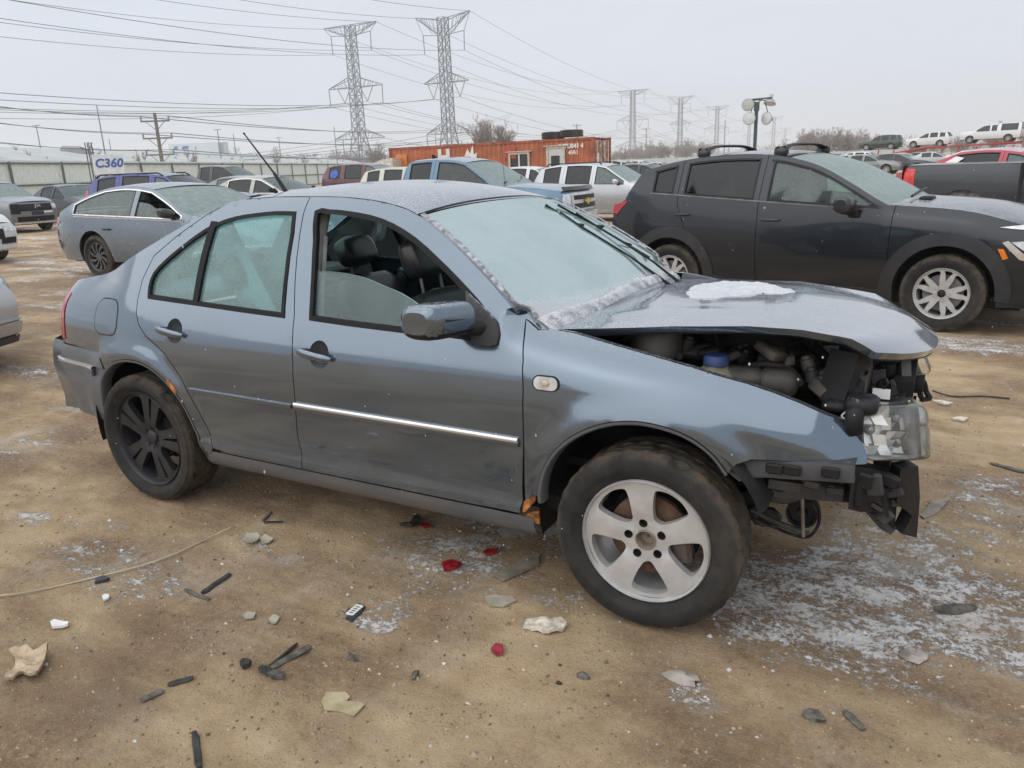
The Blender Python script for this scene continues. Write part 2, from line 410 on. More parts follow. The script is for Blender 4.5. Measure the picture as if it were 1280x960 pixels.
# ---------------------------------------------------------------- grey sedan: the shape of its side
ZP = [.16, .20, .24, .28, .33, .365, .392, .45, .60, .75, .86, .94, 1.0, 1.1, 1.2, 1.3, 1.36, 1.40, 1.43, 1.46]
YP = [.775, .80, .825, .842, .856, .864, .850, .857, .867, .862, .846, .822, .797, .748, .693, .629, .585, .552, .522, .47]
def HS(x, z):
    y = float(np.interp(z, ZP, YP))
    if x > -.5:                                   # nose: plan taper and rolled wing top
        y -= .155*(max(0, x+.35)/1.0)**2.3
        zt = float(np.interp(x, [-1.0, -.45, -.12, .2, .5, .66, .8], [1.36, 1.02, .955, .905, .815, .70, .62]))
        y -= .085*min(1., max(0, 1-(zt-z)/.15)**2)*sstep(x, -.8, -.35)
    if x < -2.4:
        d = max(0, -2.4-x)
        y -= .075*(d/.8)**2
        e = max(0, -3.08-x+float(np.interp(z, [.3, .5, .6, .68, .75, 1.0], [.0, -.03, -.055, -.03, .03, .02])))
        y -= .62*(e/.42)**2.6 if e > 0 else 0
        if z < 1.3:
            y -= .085*max(0, 1-(1.06-z)/.17)**2*sstep(-x, 2.55, 2.95) if z < 1.06 else .085*sstep(-x, 2.55, 2.95)
    for xw in (0., -2.513):                       # flared wheel arches
        r = math.hypot(x-xw, z-.33)
        if z > .30: y += .014*sstep(r, .50, .41)*sstep(z, .30, .42)
    return max(y, .05)
def HU(px, py):
    """a pixel of the photograph -> (x, z) on the sedan's right side"""
    d = ray(px, py); y = -.8
    for _ in range(60):
        p = CO+d*((y-CO[1])/d[1]); y = .5*y-.5*HS(p[0], p[2])
    p = CO+d*((y-CO[1])/d[1]); return (float(p[0]), float(p[2]))
def HUL(l): return [HU(*q) for q in l]

def RS(off=0.0, sgn=-1):                                      # map (x, z) to the side surface, off metres proud of it
    return lambda x, z: (x, sgn*(HS(x, z)+off), z)
def FL(d=.022, sgn=-1): return lambda p: (p[0], p[1]-sgn*d, p[2])
PAINT = paint('slate_metallic_paint', (0.108, 0.148, 0.196), 0.8, 0.13, 0.8, 0.45, coat=1.0)
PAINT_MATTE = paint('faded_bumper_paint', (0.115, 0.132, 0.155), 0.4, 0.38, 0.4, 0.9, coat=0.4)
SEAL = flat('black_window_seal', (0.009, 0.009, 0.010), 0.6, var=0.3, bump=0.1, spec=0.2)
GL_REAR = glass('wet_teal_glass', (0.66, 0.92, 0.90), 0.43, (0.44, 0.74, 0.74), fscale=4)
GL_FRONT = glass('clear_teal_glass', (0.50, 0.70, 0.70), 0.32, (0.36, 0.52, 0.54), fscale=3)
GL_WIND = glass('frosted_windscreen', (0.60, 0.84, 0.79), 0.70, (0.39, 0.575, 0.555), fscale=3, rime=True)
GL_LENS = glass('cloudy_lens', (0.98, 0.99, 0.98), 0.10, (0.75, 0.77, 0.76), fscale=14)
LEATHER = flat('black_leather', (0.020, 0.020, 0.022), 0.42, var=0.4, vscale=6, bump=0.15, bscale=90, coat=0.25)
CABIN = flat('grey_cabin_trim', (0.10, 0.10, 0.10), 0.75, var=0.3)
HEADLINER = flat('pale_headliner', (0.33, 0.33, 0.31), 0.9, var=0.15)

hero = thing('sedan', 'slate grey wrecked sedan in the middle with front bumper missing and hood popped up', 'car')
# shared edges, traced
E_seam1 = HUL([(650, 642), (654, 626), (654.5, 555), (654, 487), (654, 450), (655.5, 420), (657.6, 399)])
WSE = [(-.412, .985), (-.50, 1.062), (-.60, 1.135), (-.70, 1.202), (-.80, 1.262), (-.90, 1.314), (-.99, 1.356)]     # windscreen edge
ROOFE = [(-.99, 1.356), (-1.056, 1.379), (-1.14, 1.398), (-1.254, 1.415), (-1.41, 1.428), (-1.60, 1.433), (-1.80, 1.434), (-1.95, 1.428)]
CP = [(-1.95, 1.428), (-2.05, 1.412), (-2.14, 1.386), (-2.25, 1.342), (-2.35, 1.296), (-2.46, 1.243), (-2.56, 1.195), (-2.66, 1.150), (-2.76, 1.113), (-2.88, 1.084), (-3.0, 1.066), (-3.1, 1.052), (-3.2, 1.03)]
BS = HUL([(379, 587), (372, 545), (369.5, 509), (366, 461), (365.5, 436), (368, 394), (369.5, 342), (374, 300), (380, 265)])+[(-1.597, 1.432)]
RD = [(-1.95, 1.428)]+HUL([(287.5, 253.7), (260, 267.5), (220, 296), (192.5, 320), (178, 350), (172, 375), (170.5, 392), (173, 405), (182.5, 420), (206.7, 443), (225, 470.4), (243.4, 505), (259.4, 534.6)])+[(-2.022, .350)]
DB = [(-1.90, .337), (-1.75, .336)]                           # rear door bottom
DBF = [(-1.30, .336), (-1.0, .337), (-.7, .337)]
FARCH = [(.262, .60), (.22, .655), (.16, .70), (.09, .728), (.0, .742), (-.09, .733), (-.17, .705), (-.24, .662), (-.30, .605), (-.345, .53), (-.368, .45), (-.372, .40)]
FARCH = cat_rom(FARCH, 4)
RARCH = cat_rom([(-2.073, .292), (-2.098, .40), (-2.125, .49), (-2.17, .575), (-2.24, .643), (-2.33, .696), (-2.43, .722), (-2.53, .721), (-2.62, .700), (-2.70, .657)], 4)
RARCH_LOW = cat_rom([(-2.70, .657), (-2.755, .60), (-2.793, .52), (-2.812, .44), (-2.815, .385)], 4)

def side_panel(name, outline, holes, sgn=-1, mat=PAINT, gap=.0022, step=.026, label=None, off=0.0, parent=hero, fl=.022):
    mb = MB(); o = inset(ccw(dens(outline, .05)), gap) if gap else ccw(outline)
    sheet(mb, o, holes, step, RS(off, sgn), sgn > 0, FL(fl, sgn))
    return mb.obj(name, mat, parent, 50, label)
def ring(name, outer, inner, off, mat, sgn=-1, parent=hero, d=.02):
    mb = MB(); sheet(mb, outer, [inner], .03, RS(off, sgn), sgn > 0, FL(d, sgn)); return mb.obj(name, mat, parent, 40)

WIN_F = cat_rom(HUL([(388, 399), (390.5, 350), (393, 300), (395, 264), (412, 263), (430, 264.3), (463, 270), (491, 280.4), (519, 298), (547.5, 323.7), (571, 347), (596, 374), (610, 392)]), 2)
WIN_F = WIN_F+HUL([(606, 426), (560, 420), (504, 414.5), (440, 406.5)])
WIN_R = HUL([(355, 396), (360, 337), (367, 290), (369.5, 265.5)])+cat_rom(HUL([(369.5, 265.5), (345, 265), (320, 267.5), (295, 271.5), (270, 280), (245, 295), (210, 323), (193, 341), (187, 358), (186, 372)]), 2)[1:]+HUL([(245, 380.5), (300, 388.5)])
FD = E_seam1+WSE+ROOFE[1:-2]+BS[::-1]+DBF
FRONT_DOOR_POLY = FD; REAR_DOOR_POLY = BS+[(-1.80, 1.434)]+RD+DB
HREC = (HU(218, 414), HU(398.8, 443.5))
for sg in (-1, 1):
    fd = side_panel('front_door', FRONT_DOOR_POLY, [inset(ccw(WIN_F), .006), ellipse(*HREC[1], .052, .055, 24)], sg)
    rd = side_panel('rear_door', REAR_DOOR_POLY, [inset(ccw(WIN_R), .006), ellipse(*HREC[0], .052, .055, 24)], sg)
    q = RD+[(-2.055, .30)]+RARCH+[(-2.735, .70), (-2.746, .731), (-3.071, .742), (-3.20, .745), (-3.30, .76), (-3.315, .88), (-3.29, .97), (-3.24, 1.01)]+CP[::-1][:-1]
    qp = side_panel('quarter_panel', q, [], sg)
    if sg < 0:
        FDO, RDO, QPO = fd, rd, qp
    # wheel arch lips, inner housings
    for arch, nm in ((FARCH, 'wheel_arch_lip'), (RARCH+RARCH_LOW[1:], 'wheel_arch_lip')):
        mb = MB(); A = arch; xw = 0.0 if arch is FARCH else -2.513
        rows = []
        for k, (dr, of) in enumerate(((.000, .003), (-.010, .002), (-.016, -.008), (-.016, -.05))):
            row = []
            for x, z in A:
                d = Vector((x-xw, z-.33)); d.normalize()
                row.append((x+d.x*dr, sg*(HS(x, z)+of), z+d.y*dr))
            rows.append(row)
        mb.grid(rows, flip=sg > 0); mb.obj(nm, PAINT_MATTE, hero, 50)
    for xw in (0.0, -2.513):
        mb = MB(); rows = []
        for y_, r_ in ((.835, .385), (.80, .40), (.42, .40), (.40, .10)):
            rows.append([(xw+r_*math.cos(t), sg*y_, .355+r_*math.sin(t)) for t in [R(20+175*i/24) for i in range(25)]])
        mb.grid(rows, flip=sg < 0); mb.obj('wheel_housing', VOID, hero, 60)
    # sill
    mb = MB(); rows = []
    for z, of in ((.331, -.003), (.31, .0), (.285, .002), (.262, -.004), (.247, -.02), (.24, -.06)):
        rows.append([(x, sg*(HS(x, max(z, .262))+of), z) for x in np.linspace(-2.085, -.40, 40)])
    mb.grid(rows, flip=sg < 0); mb.obj('sill', PAINT_MATTE, hero, 50)
    # seals and glass
    ring('window_seal', inset(ccw(WIN_F), -.004), inset(ccw(WIN_F), .014), .004, SEAL, sg)
    ring('window_seal', inset(ccw(WIN_R), -.004), inset(ccw(WIN_R), .013), .004, SEAL, sg)
    mb = MB(); a, b = HU(268, 278), HU(244.5, 379)
    sheet(mb, [(a[0]-.020, a[1]+.006), (a[0]+.018, a[1]+.004), (b[0]+.014, b[1]-.004), (b[0]-.016, b[1]-.004)], [], .02, RS(.005, sg), sg > 0, FL(.03, sg)); mb.obj('window_divider', SEAL, hero, 40)
    mb = MB(); sheet(mb, inset(ccw(WIN_R), .004), [], .05, RS(-.010, sg), sg > 0); mb.obj('window_pane', GL_REAR if sg < 0 else glass('left_clear_glass', (.86, .92, .90), .08), hero, 180)
    if sg < 0:                                                # lowered front window, its curved top edge in view
        top = cat_rom(HUL([(387, 339), (410, 340), (430, 342.5), (453.7, 348), (477, 357.7), (500.6, 368), (524, 383.5), (545, 400), (556, 418)]), 3)
        pl = top+[(top[-1][0], .93), (top[0][0], .94)]
        mb = MB(); sheet(mb, pl, [], .05, RS(-.012, sg), sg > 0); mb.obj('window_pane', GL_FRONT, hero, 180, 'lowered front side window')
        mb = MB(); rows = [[(x, -(HS(x, z)-.0095), z) for x, z in top], [(x, -(HS(x, z)-.016), z) for x, z in top]]
        mb.grid(rows); mb.obj('glass_edge', flat('glass_edge', (.30, .48, .47), .2), hero, 60)
    else:
        mb = MB(); sheet(mb, inset(ccw(WIN_F), .004), [], .06, RS(-.010, sg), sg > 0); mb.obj('window_pane', glass('left_clear_glass', (.86, .92, .90), .08), hero, 180)
    # rub strips: bright one only on the right front door
    for x0, x1, bright in ((-1.472, -.438, sg < 0), (-2.105, -1.490, False)):
        mb = MB(); rows = []
        for z, of in ((.592, .0), (.594, .009), (.602, .011), (.610, .009), (.612, .0)):
            zz = z+.004 if bright else z+.008
            rows.append([(x, sg*(HS(x, .6)+of), zz+.006*(x+.44)/-1.0) for x in np.linspace(x0, x1, 20)])
        mb.grid(rows, flip=sg < 0); k = len(mb.v)
        e = [r[0] for r in rows]; e2 = [r[-1] for r in rows]; mb.add(e, [(0, 1, 2, 3, 4)]); mb.add(e2, [(0, 1, 2, 3, 4)])
        mb.obj('rub_strip', PAINT, hero, 40)
        if bright:
            mb = MB(); rows = []
            for z, of in ((.612, .004), (.612, .013), (.620, .014), (.627, .010), (.628, .0)):
                rows.append([(x, sg*(HS(x, .6)+of), z+.002+.006*(x+.44)/-1.0) for x in np.linspace(x0, x1-.002, 20)])
            mb.grid(rows, flip=sg < 0); mb.add([r[0] for r in rows], [(0, 1, 2, 3, 4)]); mb.add([r[-1] for r in rows], [(0, 1, 2, 3, 4)])
            mb.obj('bright_strip', CHROME, hero, 40)

# front wings
WING = [E_seam1[-1]]+[(-.412, .985), (-.346, .986), (-.289, .98), (-.137, .951), (-.007, .926), (.114, .902), (.2, .882), (.284, .862), (.36, .839), (.436, .812), (.50, .786), (.55, .763), (.599, .717), (.622, .690), (.634, .665), (.634, .641), (.566, .643), (.46, .647), (.325, .648), (.285, .632)]
for sg in (-1, 1):
    lowr = [(-.372, .43), (-.385, .415), (-.392, .43), (-.405, .405), (-.425, .40)] if sg < 0 else [(-.372, .36), (-.40, .35), (-.44, .34)]
    poly = WING+FARCH[:-1]+lowr+[p for p in E_seam1[1:-1] if p[1] > .41]
    side_panel('fender', poly, [], sg, step=.022)
    mb = MB(); top = [p for p in WING[2:14]]                   # inner flange of the wing under the hood
    rows = [[(x, sg*(HS(x, z)-.001), z-.001) for x, z in top], [(x, sg*(HS(x, z)-.030), z-.004) for x, z in top], [(x, sg*(HS(x, z)-.045), z-.03) for x, z in top], [(x, sg*(HS(x, z)-.06), z-.22) for x, z in top]]
    mb.grid(rows, flip=sg < 0); mb.obj('fender_flange', flat('dirty_inner_paint', (.05, .055, .062), .6, var=.5), hero, 50)

# roof
def ribbon(edge, crown, n=24, fy=None, bow=0.0):
    rows = []
    for k, (x, z) in enumerate(edge):
        y0 = (fy(x, z) if fy else HS(x, z)); c = crown(k/(len(edge)-1)) if callable(crown) else crown
        rows.append([(x+bow*(1-(2*j/n-1)**2), -y0+2*y0*j/n, z+c*(1-abs(2*j/n-1)**2.4)) for j in range(n+1)])
    return rows
mb = MB(); E = dens(cat_rom(ROOFE+CP[1:3], 4), .04, False)
mb.grid(ribbon(E, lambda t: .028+.022*math.sin(math.pi*min(1, t*1.2)), 28), flip=True); roof = mb.obj('roof', PAINT, hero, 180)
mb = MB(); mb.grid([[(x, y*.97, z-.03) for x, y, z in r] for r in ribbon(E, .03, 14)]); mb.obj('headliner', HEADLINER, hero, 180)
# windscreen, its rubber edge, backlight, boot lid
WS = dens([(-.335, .918)]+cat_rom(WSE, 3), .05, False)
fin = lambda x, z: HS(x, z)-.012
WST = [p_ for p_ in WS if p_[1] > 1.0]
mb = MB(); rows = ribbon(WS, lambda t: lerp(.055, .030, t), 30, fin, .03)
mb.grid([[(a, b, c-.003) for a, b, c in r] for r in rows], flip=True); mb.obj('windshield', GL_WIND, hero, 180)
for sg in (-1, 1):
    mb = MB(); mb.grid([[(x+.004, sg*(HS(x, z)+.001), z+.003) for x, z in WST], [(x+.010, sg*(HS(x, z)-.010), z+.010) for x, z in WST], [(x+.004, sg*(HS(x, z)-.026), z+.010) for x, z in WST]], flip=sg > 0)
    mb.obj('windshield_trim', flat('snowy_trim', (.03, .03, .03), .7, var=.4, dust=1.4), hero, 60)
mb = MB(); rw = ribbon([WS[-1], (WS[-1][0]-.012, WS[-1][1]+.006)], .034, 30, None, 0); mb.grid([[(a+.012*(1-(2*j/30-1)**2), b, c) for j, (a, b, c) in enumerate(r)] for r in rw], flip=True); mb.obj('windshield_header', SEAL, hero, 60)
mb = MB(); mb.grid(ribbon(CP[2:10], lambda t: .03, 20, lambda x, z: HS(x, z)-.02, -.03), flip=True); mb.obj('rear_window', GL_REAR, hero, 180)
mb = MB(); mb.grid(ribbon(CP[9:], .015, 20), flip=True)
B = [(-3.2, 1.03), (-3.235, 1.0), (-3.25, .9), (-3.25, .78)]
rows = []
for x, z in B: rows.append([(x-.16*(1-abs(2*j/20-1)**3), -HS(max(x, -3.24), z)+2*HS(max(x, -3.24), z)*j/20, z) for j in range(21)])
mb.grid(rows, flip=True); mb.obj('trunk_lid', PAINT, hero, 50)

# rear bumper: wraps the corners
for sg in (-1,):
    pass
mb = MB(); rows = []
for z, of in ((.735, -.004), (.70, .004), (.66, .004), (.655, -.004), (.61, -.004), (.60, .0), (.50, .0), (.42, -.012), (.36, -.03)):
    row = []
    xs = list(np.linspace(interp(z, [.36, .385, .44, .52, .60, .657, .735], [-2.818, -2.815, -2.812, -2.793, -2.755, -2.71, -2.748]), -3.2, 16)); 
    zz = z+.007*0
    for x in xs: row.append((x, -(HS(x, z)+of), zz))
    row += [(-3.2-.26*math.sin(math.pi*j/12)**.6, -HS(-3.2, z)*math.cos(math.pi*j/12), zz) for j in range(1, 12)]
    row += [(x, (HS(x, z)+of), zz) for x in xs[::-1]]
    rows.append(row)
mb.grid(rows, flip=False); mb.obj('rear_bumper', PAINT_MATTE, hero, 50)
mb = MB(); rows = []                                          # its moulding with a bright top line
for z, of in ((.612, .004), (.614, .014), (.642, .016), (.648, .010), (.650, .002)):
    rows.append([(x, -(HS(x, z)+of), z) for x in np.linspace(-2.80, -3.24, 20)])
mb.grid(rows); mb.add([r[0] for r in rows], [(0, 1, 2, 3, 4)]); mb.obj('bumper_moulding', PAINT_MATTE, hero, 40)
mb = MB(); rows = []
for z, of in ((.648, .008), (.649, .018), (.658, .017), (.661, .004)):
    rows.append([(x, -(HS(x, z)+of), z) for x in np.linspace(-2.80, -3.24, 20)])
mb.grid(rows); mb.obj('bright_strip', CHROME, hero, 40)
for sg in (-1, 1):                                            # tail lamps
    mb = MB(); sheet(mb, [(-3.085, .765), (-3.10, .985), (-3.20, 1.0), (-3.30, .99), (-3.31, .77)], [], .03, RS(.004, sg), sg > 0, FL(.03, sg)); mb.obj('tail_light', REDLENS, hero, 50)
# fuel flap, handles, side marker
a = HUL([(126, 379), (149, 379), (149, 411), (126, 411)])
cx_, cz_ = (a[0][0]+a[1][0])/2-.01, (a[0][1]+a[3][1])/2
ff = rrect(cx_, cz_, .185, .165, .05)
mb = MB(); sheet(mb, inset(ccw(ff), .0025), [], .03, RS(.0015), False, FL(.01)); mb.obj('fuel_flap', PAINT, hero, 60)
mb = MB(); sheet(mb, inset(ccw(ff), -.0025), [inset(ccw(ff), .002)], .03, RS(.0008), False); mb.obj('flap_gap', VOID, hero)
for (hx, hz), (rx, rz) in ((HU(214.5, 413.5), HU(218, 414)), (HU(395, 442.5), HU(398.8, 443.5))):
    for sg in (-1, 1):
        o = FDO if hx > -1.6 else RDO
        mb = MB(); e = ellipse(rx, rz, .052, .055, 24)        # scooped recess
        sheet(mb, e, [], .012, lambda x, z: (x, sg*(HS(x, z)-.001), z), sg > 0)
        mb.v = [(x, y-sg*.022*max(0, 1-((x-rx)**2+(z-rz)**2)/.0031)+sg*.001, z) for x, y, z in mb.v]
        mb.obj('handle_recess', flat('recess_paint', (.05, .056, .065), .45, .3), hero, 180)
        mb = MB(); y_ = HS(hx, hz); pts = []
        for t in np.linspace(-1, 1, 11): pts.append((hx+.088*t, sg*(y_+.012+.020*(1-t**4)), hz-.012*t))
        rows = []
        for i, p in enumerate(pts):
            t = -1+2*i/10; h = .017*(1-.35*t**6)*(0.55 if abs(t) > .99 else 1)
            rows.append([(p[0], p[1]+sg*(.009*math.cos(a_)), p[2]+h*math.sin(a_)) for a_ in [2*math.pi*k/10 for k in range(10)]])
        mb.grid(rows, True, flip=sg > 0); mb.add(rows[0], [tuple(range(10))]); mb.add(rows[-1], [tuple(range(10))])
        mb.obj('door_handle', PAINT, hero, 60)
mk = HU(682.5, 479); mb = MB(); sheet(mb, rrect(mk[0], mk[1], .088, .044, .021, 5), [], .015, RS(.006), False, FL(.012)); sm = mb.obj('side_marker', CLEARLENS, hero, 50)
mb = MB(); sheet(mb, rrect(mk[0], mk[1], .098, .052, .025, 5), [rrect(mk[0], mk[1], .086, .042, .020, 5)], .015, RS(.005), False, FL(.008)); mb.obj('marker_bezel', BLACK, sm, 50)
mb = MB(); mb.blob((mk[0], -(HS(*mk)+.008), mk[1]), (.014, .004, .011), 1, 0); mb.obj('bulb', flat('marker_bulb', (.45, .38, .25), .3), sm, 180)
# rust
mb = MB(); sheet(mb, HUL([(654.5, 627), (662, 619), (669, 611), (672, 606), (672.5, 613), (669, 621), (668, 628), (663, 632), (657, 640), (653, 641)]), [], .012, RS(-.004), False, FL(.01)); mb.v = [(x, y+.004*noise.noise(Vector((x*80, 0, z*80))), z) for x, y, z in mb.v]; mb.obj('rust_patch', RUST, hero, 40)
mb = MB(); sheet(mb, HUL([(655, 645), (660, 642), (672, 641), (673, 656), (666, 654.5), (656, 648)]), [], .012, RS(-.006), False, FL(.01)); mb.v = [(x, y+.005*noise.noise(Vector((x*80, 3, z*80))), z) for x, y, z in mb.v]; mb.obj('rust_patch', RUST, hero, 40)
mb = MB(); sheet(mb, HUL([(208, 475), (211, 474), (217, 482), (222, 491), (219, 492), (212, 482)]), [], .015, RS(.0045), False, FL(.008)); mb.v = [(x, y+.003*noise.noise(Vector((x*90, 5, z*90))), z) for x, y, z in mb.v]; mb.obj('rust_patch', RUST, hero, 40)

# door mirror
mi = thing('door_mirror', None, None); mi.parent = hero
SA = HUL([(584, 363), (600, 378), (616, 394), (624, 404), (626, 416), (622.5, 430), (612, 432), (592, 428), (586, 400)])
mb = MB(); sheet(mb, SA, [], .02, RS(.012), False, FL(.014)); mb.obj('mirror_base', flat('dusty_black', (.03, .03, .032), .6, var=.3, dust=.8), mi, 50)
mc = plane_y(546, 402, -.935); rows = []                      # shell: tapered rounded box
for t, sx, sz, dx in ((0, .30, .30, 0), (.06, .72, .75, 0), (.2, .93, .95, 0), (.5, 1, 1, 0), (.8, .98, .98, 0), (1, .92, .92, 0)):
    pass
def superring(c, a, b, ax, bx, n=28, p=3.2):
    o = []
    for i in range(n):
        t = 2*math.pi*i/n; cs, sn = math.cos(t), math.sin(t)
        o.append(Vector(c)+Vector(ax)*(a*abs(cs)**(2/p)*(1 if cs > 0 else -1))+Vector(bx)*(b*abs(sn)**(2/p)*(1 if sn > 0 else -1)))
    return o
yi, yo = -.86, -1.045
mcx, mcz = mc[0]+.012, mc[2]
rows = []; axf = Vector((1, 0, 0)); ax2 = Vector((0, -1, 0))
for t, k in ((-1.0, .62), (-.92, .84), (-.75, .96), (-.4, 1.0), (0, 1.0), (.5, .98), (1.0, .95)):
    yy = lerp(yo, yi, (t+1)/2)
    rows.append(superring((mcx+.022*t, yy, mcz+.008-.004*t), .075*k, .060*k, axf, (0, 0, 1)))
mb = MB(); mb.grid(rows, True); mb.add(rows[0], [tuple(range(len(rows[0])-1, -1, -1))]); mb.add(rows[-1], [tuple(range(len(rows[0])))])
low = mcz-.026
mb2 = MB(); mb2.v = list(mb.v); mb2.f = [f for f in mb.f if np.mean([mb.v[i][2] for i in f]) < low]
mb.f = [f for f in mb.f if np.mean([mb.v[i][2] for i in f]) >= low]
mb.obj('mirror_cap', PAINT, mi, 60); mb2.obj('mirror_housing', BLACK, mi, 60)
mb = MB(); mb.grid([superring((mcx+.012, -.875, mcz-.035), .05, .020, axf, (0, 0, 1)), superring((mcx+.06, -.80, mcz-.045), .055, .026, axf, (0, 0, 1))], True); mb.obj('mirror_arm', BLACK, mi, 60)
# left door mirror
ml = thing('door_mirror', None, None); ml.parent = hero
mb = MB(); rows = [[(p.x, -p.y, p.z) for p in r] for r in rows]; mb.grid(rows, True, True); mb.add(rows[0], [tuple(range(28))]); mb.obj('mirror_cap', PAINT, ml, 60)

# hood, popped and buckled
hood_me = MB(); NS, NTT = 30, 28; hrows = []
re_ = [(-.359, .98), (-.29, .985), (-.1, 1.001), (.03, 1.013), (.265, 1.024), (.416, 1.021), (.529, 1.002), (.579, .991), (.622, .985)]
lx_ = [(-.36, .955), (-.1, .962), (.217, .968), (.49, .94), (.60, .925)]
for i in range(NS+1):
    s = i/NS; row = []
    xr = -.359+.981*s; xl = -.36+.96*s
    zr = interp(xr, *zip(*re_)); zl = interp(xl, *zip(*lx_))
    yr = -lerp(.695, .60, s**2.2); yl = lerp(.70, .60, s**2.2)
    for j in range(NTT+1):
        t = j/NTT; u = 2*t-1
        x = lerp(xr, xl, t)+.175*(1-abs(u)**2.2)*s**2.5; y = lerp(yr, yl, t); z = lerp(zr, zl, t)
        z += .022*(1-abs(u)**2.5)*(1-s*.5)-.062*(1-u*u)*max(0, (s-.45)/.55)**2.2+.006*noise.noise(Vector((u*2.2, s*3, 5)))*sstep(s, .4, .9)
        z -= .028*sstep(s, .94, 1.0)
        z += .003*math.exp(-((abs(u)-.62)/.10)**2)*(1-s*.6)
        row.append((x, y, z))
    hrows.append(row)
hd = MB(); hd.grid(hrows, flip=True)
und = [[(x-.012*(i/NS), y*.985, z-.022) for x, y, z in r] for i, r in enumerate(hrows)]
edge_t = hrows[0]+[r[-1] for r in hrows[1:]]+hrows[-1][::-1][1:]+[r[0] for r in hrows[::-1][1:]]
edge_b = und[0]+[r[-1] for r in und[1:]]+und[-1][::-1][1:]+[r[0] for r in und[::-1][1:]]
hd.grid([edge_t, edge_b])
hood = hd.obj('hood', PAINT, hero, 55, 'popped hood with a buckled front edge')
mb = MB(); mb.grid([[(x, y, z-.004) for x, y, z in r] for r in und]); mb.obj('hood_underside', flat('hood_insulation', (.03, .03, .032), .9, var=.5), hero, 180)
def hood_z(x, y):
    b = min(((p[0]-x)**2+(p[1]-y)**2, p[2]) for r in hrows for p in r); return b[1]
# heap of snow lying on the hood
SNP = [(858, 366), (866, 356), (885, 352.5), (915, 351), (945, 352), (961, 354), (975, 360), (994, 366), (985, 370), (955, 371), (940, 373.5), (915, 376), (890, 377.5), (868, 377), (859, 372)]
sp = [tuple(plane_q[:2]) for plane_q in (gnd(*q, .993) for q in SNP)]
mb = MB(); sl_ = ccw(cat_rom(sp+[sp[0]], 8)[:-1]); sl_ = [(a_+.012*noise.noise(Vector((a_*28, b_*28, 1))), b_+.018*noise.noise(Vector((a_*28, b_*28, 8)))) for a_, b_ in sl_]; V_, F_, bl_ = fill(sl_, [], .014)
bpts = np.array([V_[i] for i in bl_[0]]); vs_ = []
for a_, b_ in V_:
    dd = math.sqrt(((bpts-np.array([a_, b_]))**2).sum(1).min()); hgt = .004+.018*(1-math.exp(-dd/.030))*(0.8+.7*noise.noise(Vector((a_*12, b_*12, 2))))+.006*noise.noise(Vector((a_*45, b_*45, 3)))
    vs_.append((a_, b_, hood_z(a_, b_)-.006+hgt))
mb.add(vs_, F_); tag(mb.obj('snow_patch', SNOW, None, 180), 'white heap of snow lying on the popped hood of the grey sedan', 'snow')
# snow along the base of the windscreen
mb = MB(); rows = []
for j in range(61):
    t = j/60; u = 2*t-1; row = []
    wv = .046+.025*max(0, .15+.75*noise.noise(Vector((u*4, 1, 0))))+.014*noise.noise(Vector((u*23, 4, 0)))+.05*sstep(u, -.5, -.97)
    for k, (f, h) in enumerate(((0, .0), (.15, .010), (.5, .009), (.85, .006), (1.0, 0.0))):
        d = wv*f; xx = -.375-d*.78+.03*(1-u*u)+.02; zz = .963+d*.62+.055*(1-abs(u)**2.4)-.012+h*1.1+.003*noise.noise(Vector((u*40, f*3, 7)))
        row.append((xx-h*.4, u*(.715), zz))
    rows.append(row)
mb.grid(rows, flip=True); mb.obj('windshield_snow', RIME, hero, 180)
# wipers, raised against the glass
def on_ws(px, py, lift=.02):                                  # point on the windscreen plane
    A = Vector((-.412, 0, .985+.045)); Bv = Vector((-.96, 0, 1.356+.03)); n = Vector((0, 1, 0)).cross(Bv-A).normalized()
    if n.z < 0: n = -n
    d = Vector(ray(px, py)); o = Vector(CO); t = (A+n*lift-o).dot(n)/d.dot(n); return o+d*t
for a, m, b in (((682, 256), (727, 288), (776, 319)), ((697, 256), (775, 305), (812, 322))):
    wi = thing('wiper', None, None); wi.parent = hero
    A, Mm, B_ = on_ws(*a, .014), on_ws(*m, .02), on_ws(*b, .012)
    mb = MB(); mb.tube([A, A.lerp(B_, .5)+Vector((0, 0, .004)), B_], .006, 6); mb.obj('wiper_blade', BLACK, wi, 60)
    mb = MB(); mb.tube([A.lerp(B_, .2)+Vector((.0, 0, .012)), Mm+Vector((0, 0, .016)), A.lerp(B_, .8)+Vector((0, 0, .012))], .004, 6); mb.blob(tuple(A.lerp(B_, .45)+Vector((0, 0, .010))), (.028, .009, .009), 2, .1); mb.obj('blade_holder', BLACK, wi, 60)
    e = on_ws(848 if a[0] < 690 else 858, 364 if a[0] < 690 else 360, .012)
    mb = MB(); mb.tube([Mm+Vector((0, 0, .018)), Mm.lerp(e, .5)+Vector((0, 0, .02)), e], [.004, .005, .009], 6); mb.obj('wiper_arm', BLACK, wi, 60)
# roof antenna
an = thing('roof_antenna', None, None); an.parent = hero
P0 = plane_y(359, 239, .0); P1 = plane_y(305, 167, .02)
bx_ = -2.0; base = Vector(plane_y(359, 238, .0)); tip = Vector(plane_y(305, 167, 0.0))
mb = MB(); mb.tube([base+Vector((0, 0, -.02)), base.lerp(tip, .3)], [.012, .008], 8); mb.obj('mast_base', BLACK, an, 60)
mb = MB(); mb.tube([base.lerp(tip, .28), tip], [.0055, .0035], 6); mb.blob(tuple(tip), .006, 1, 0); mb.obj('mast', BLACK, an, 60)

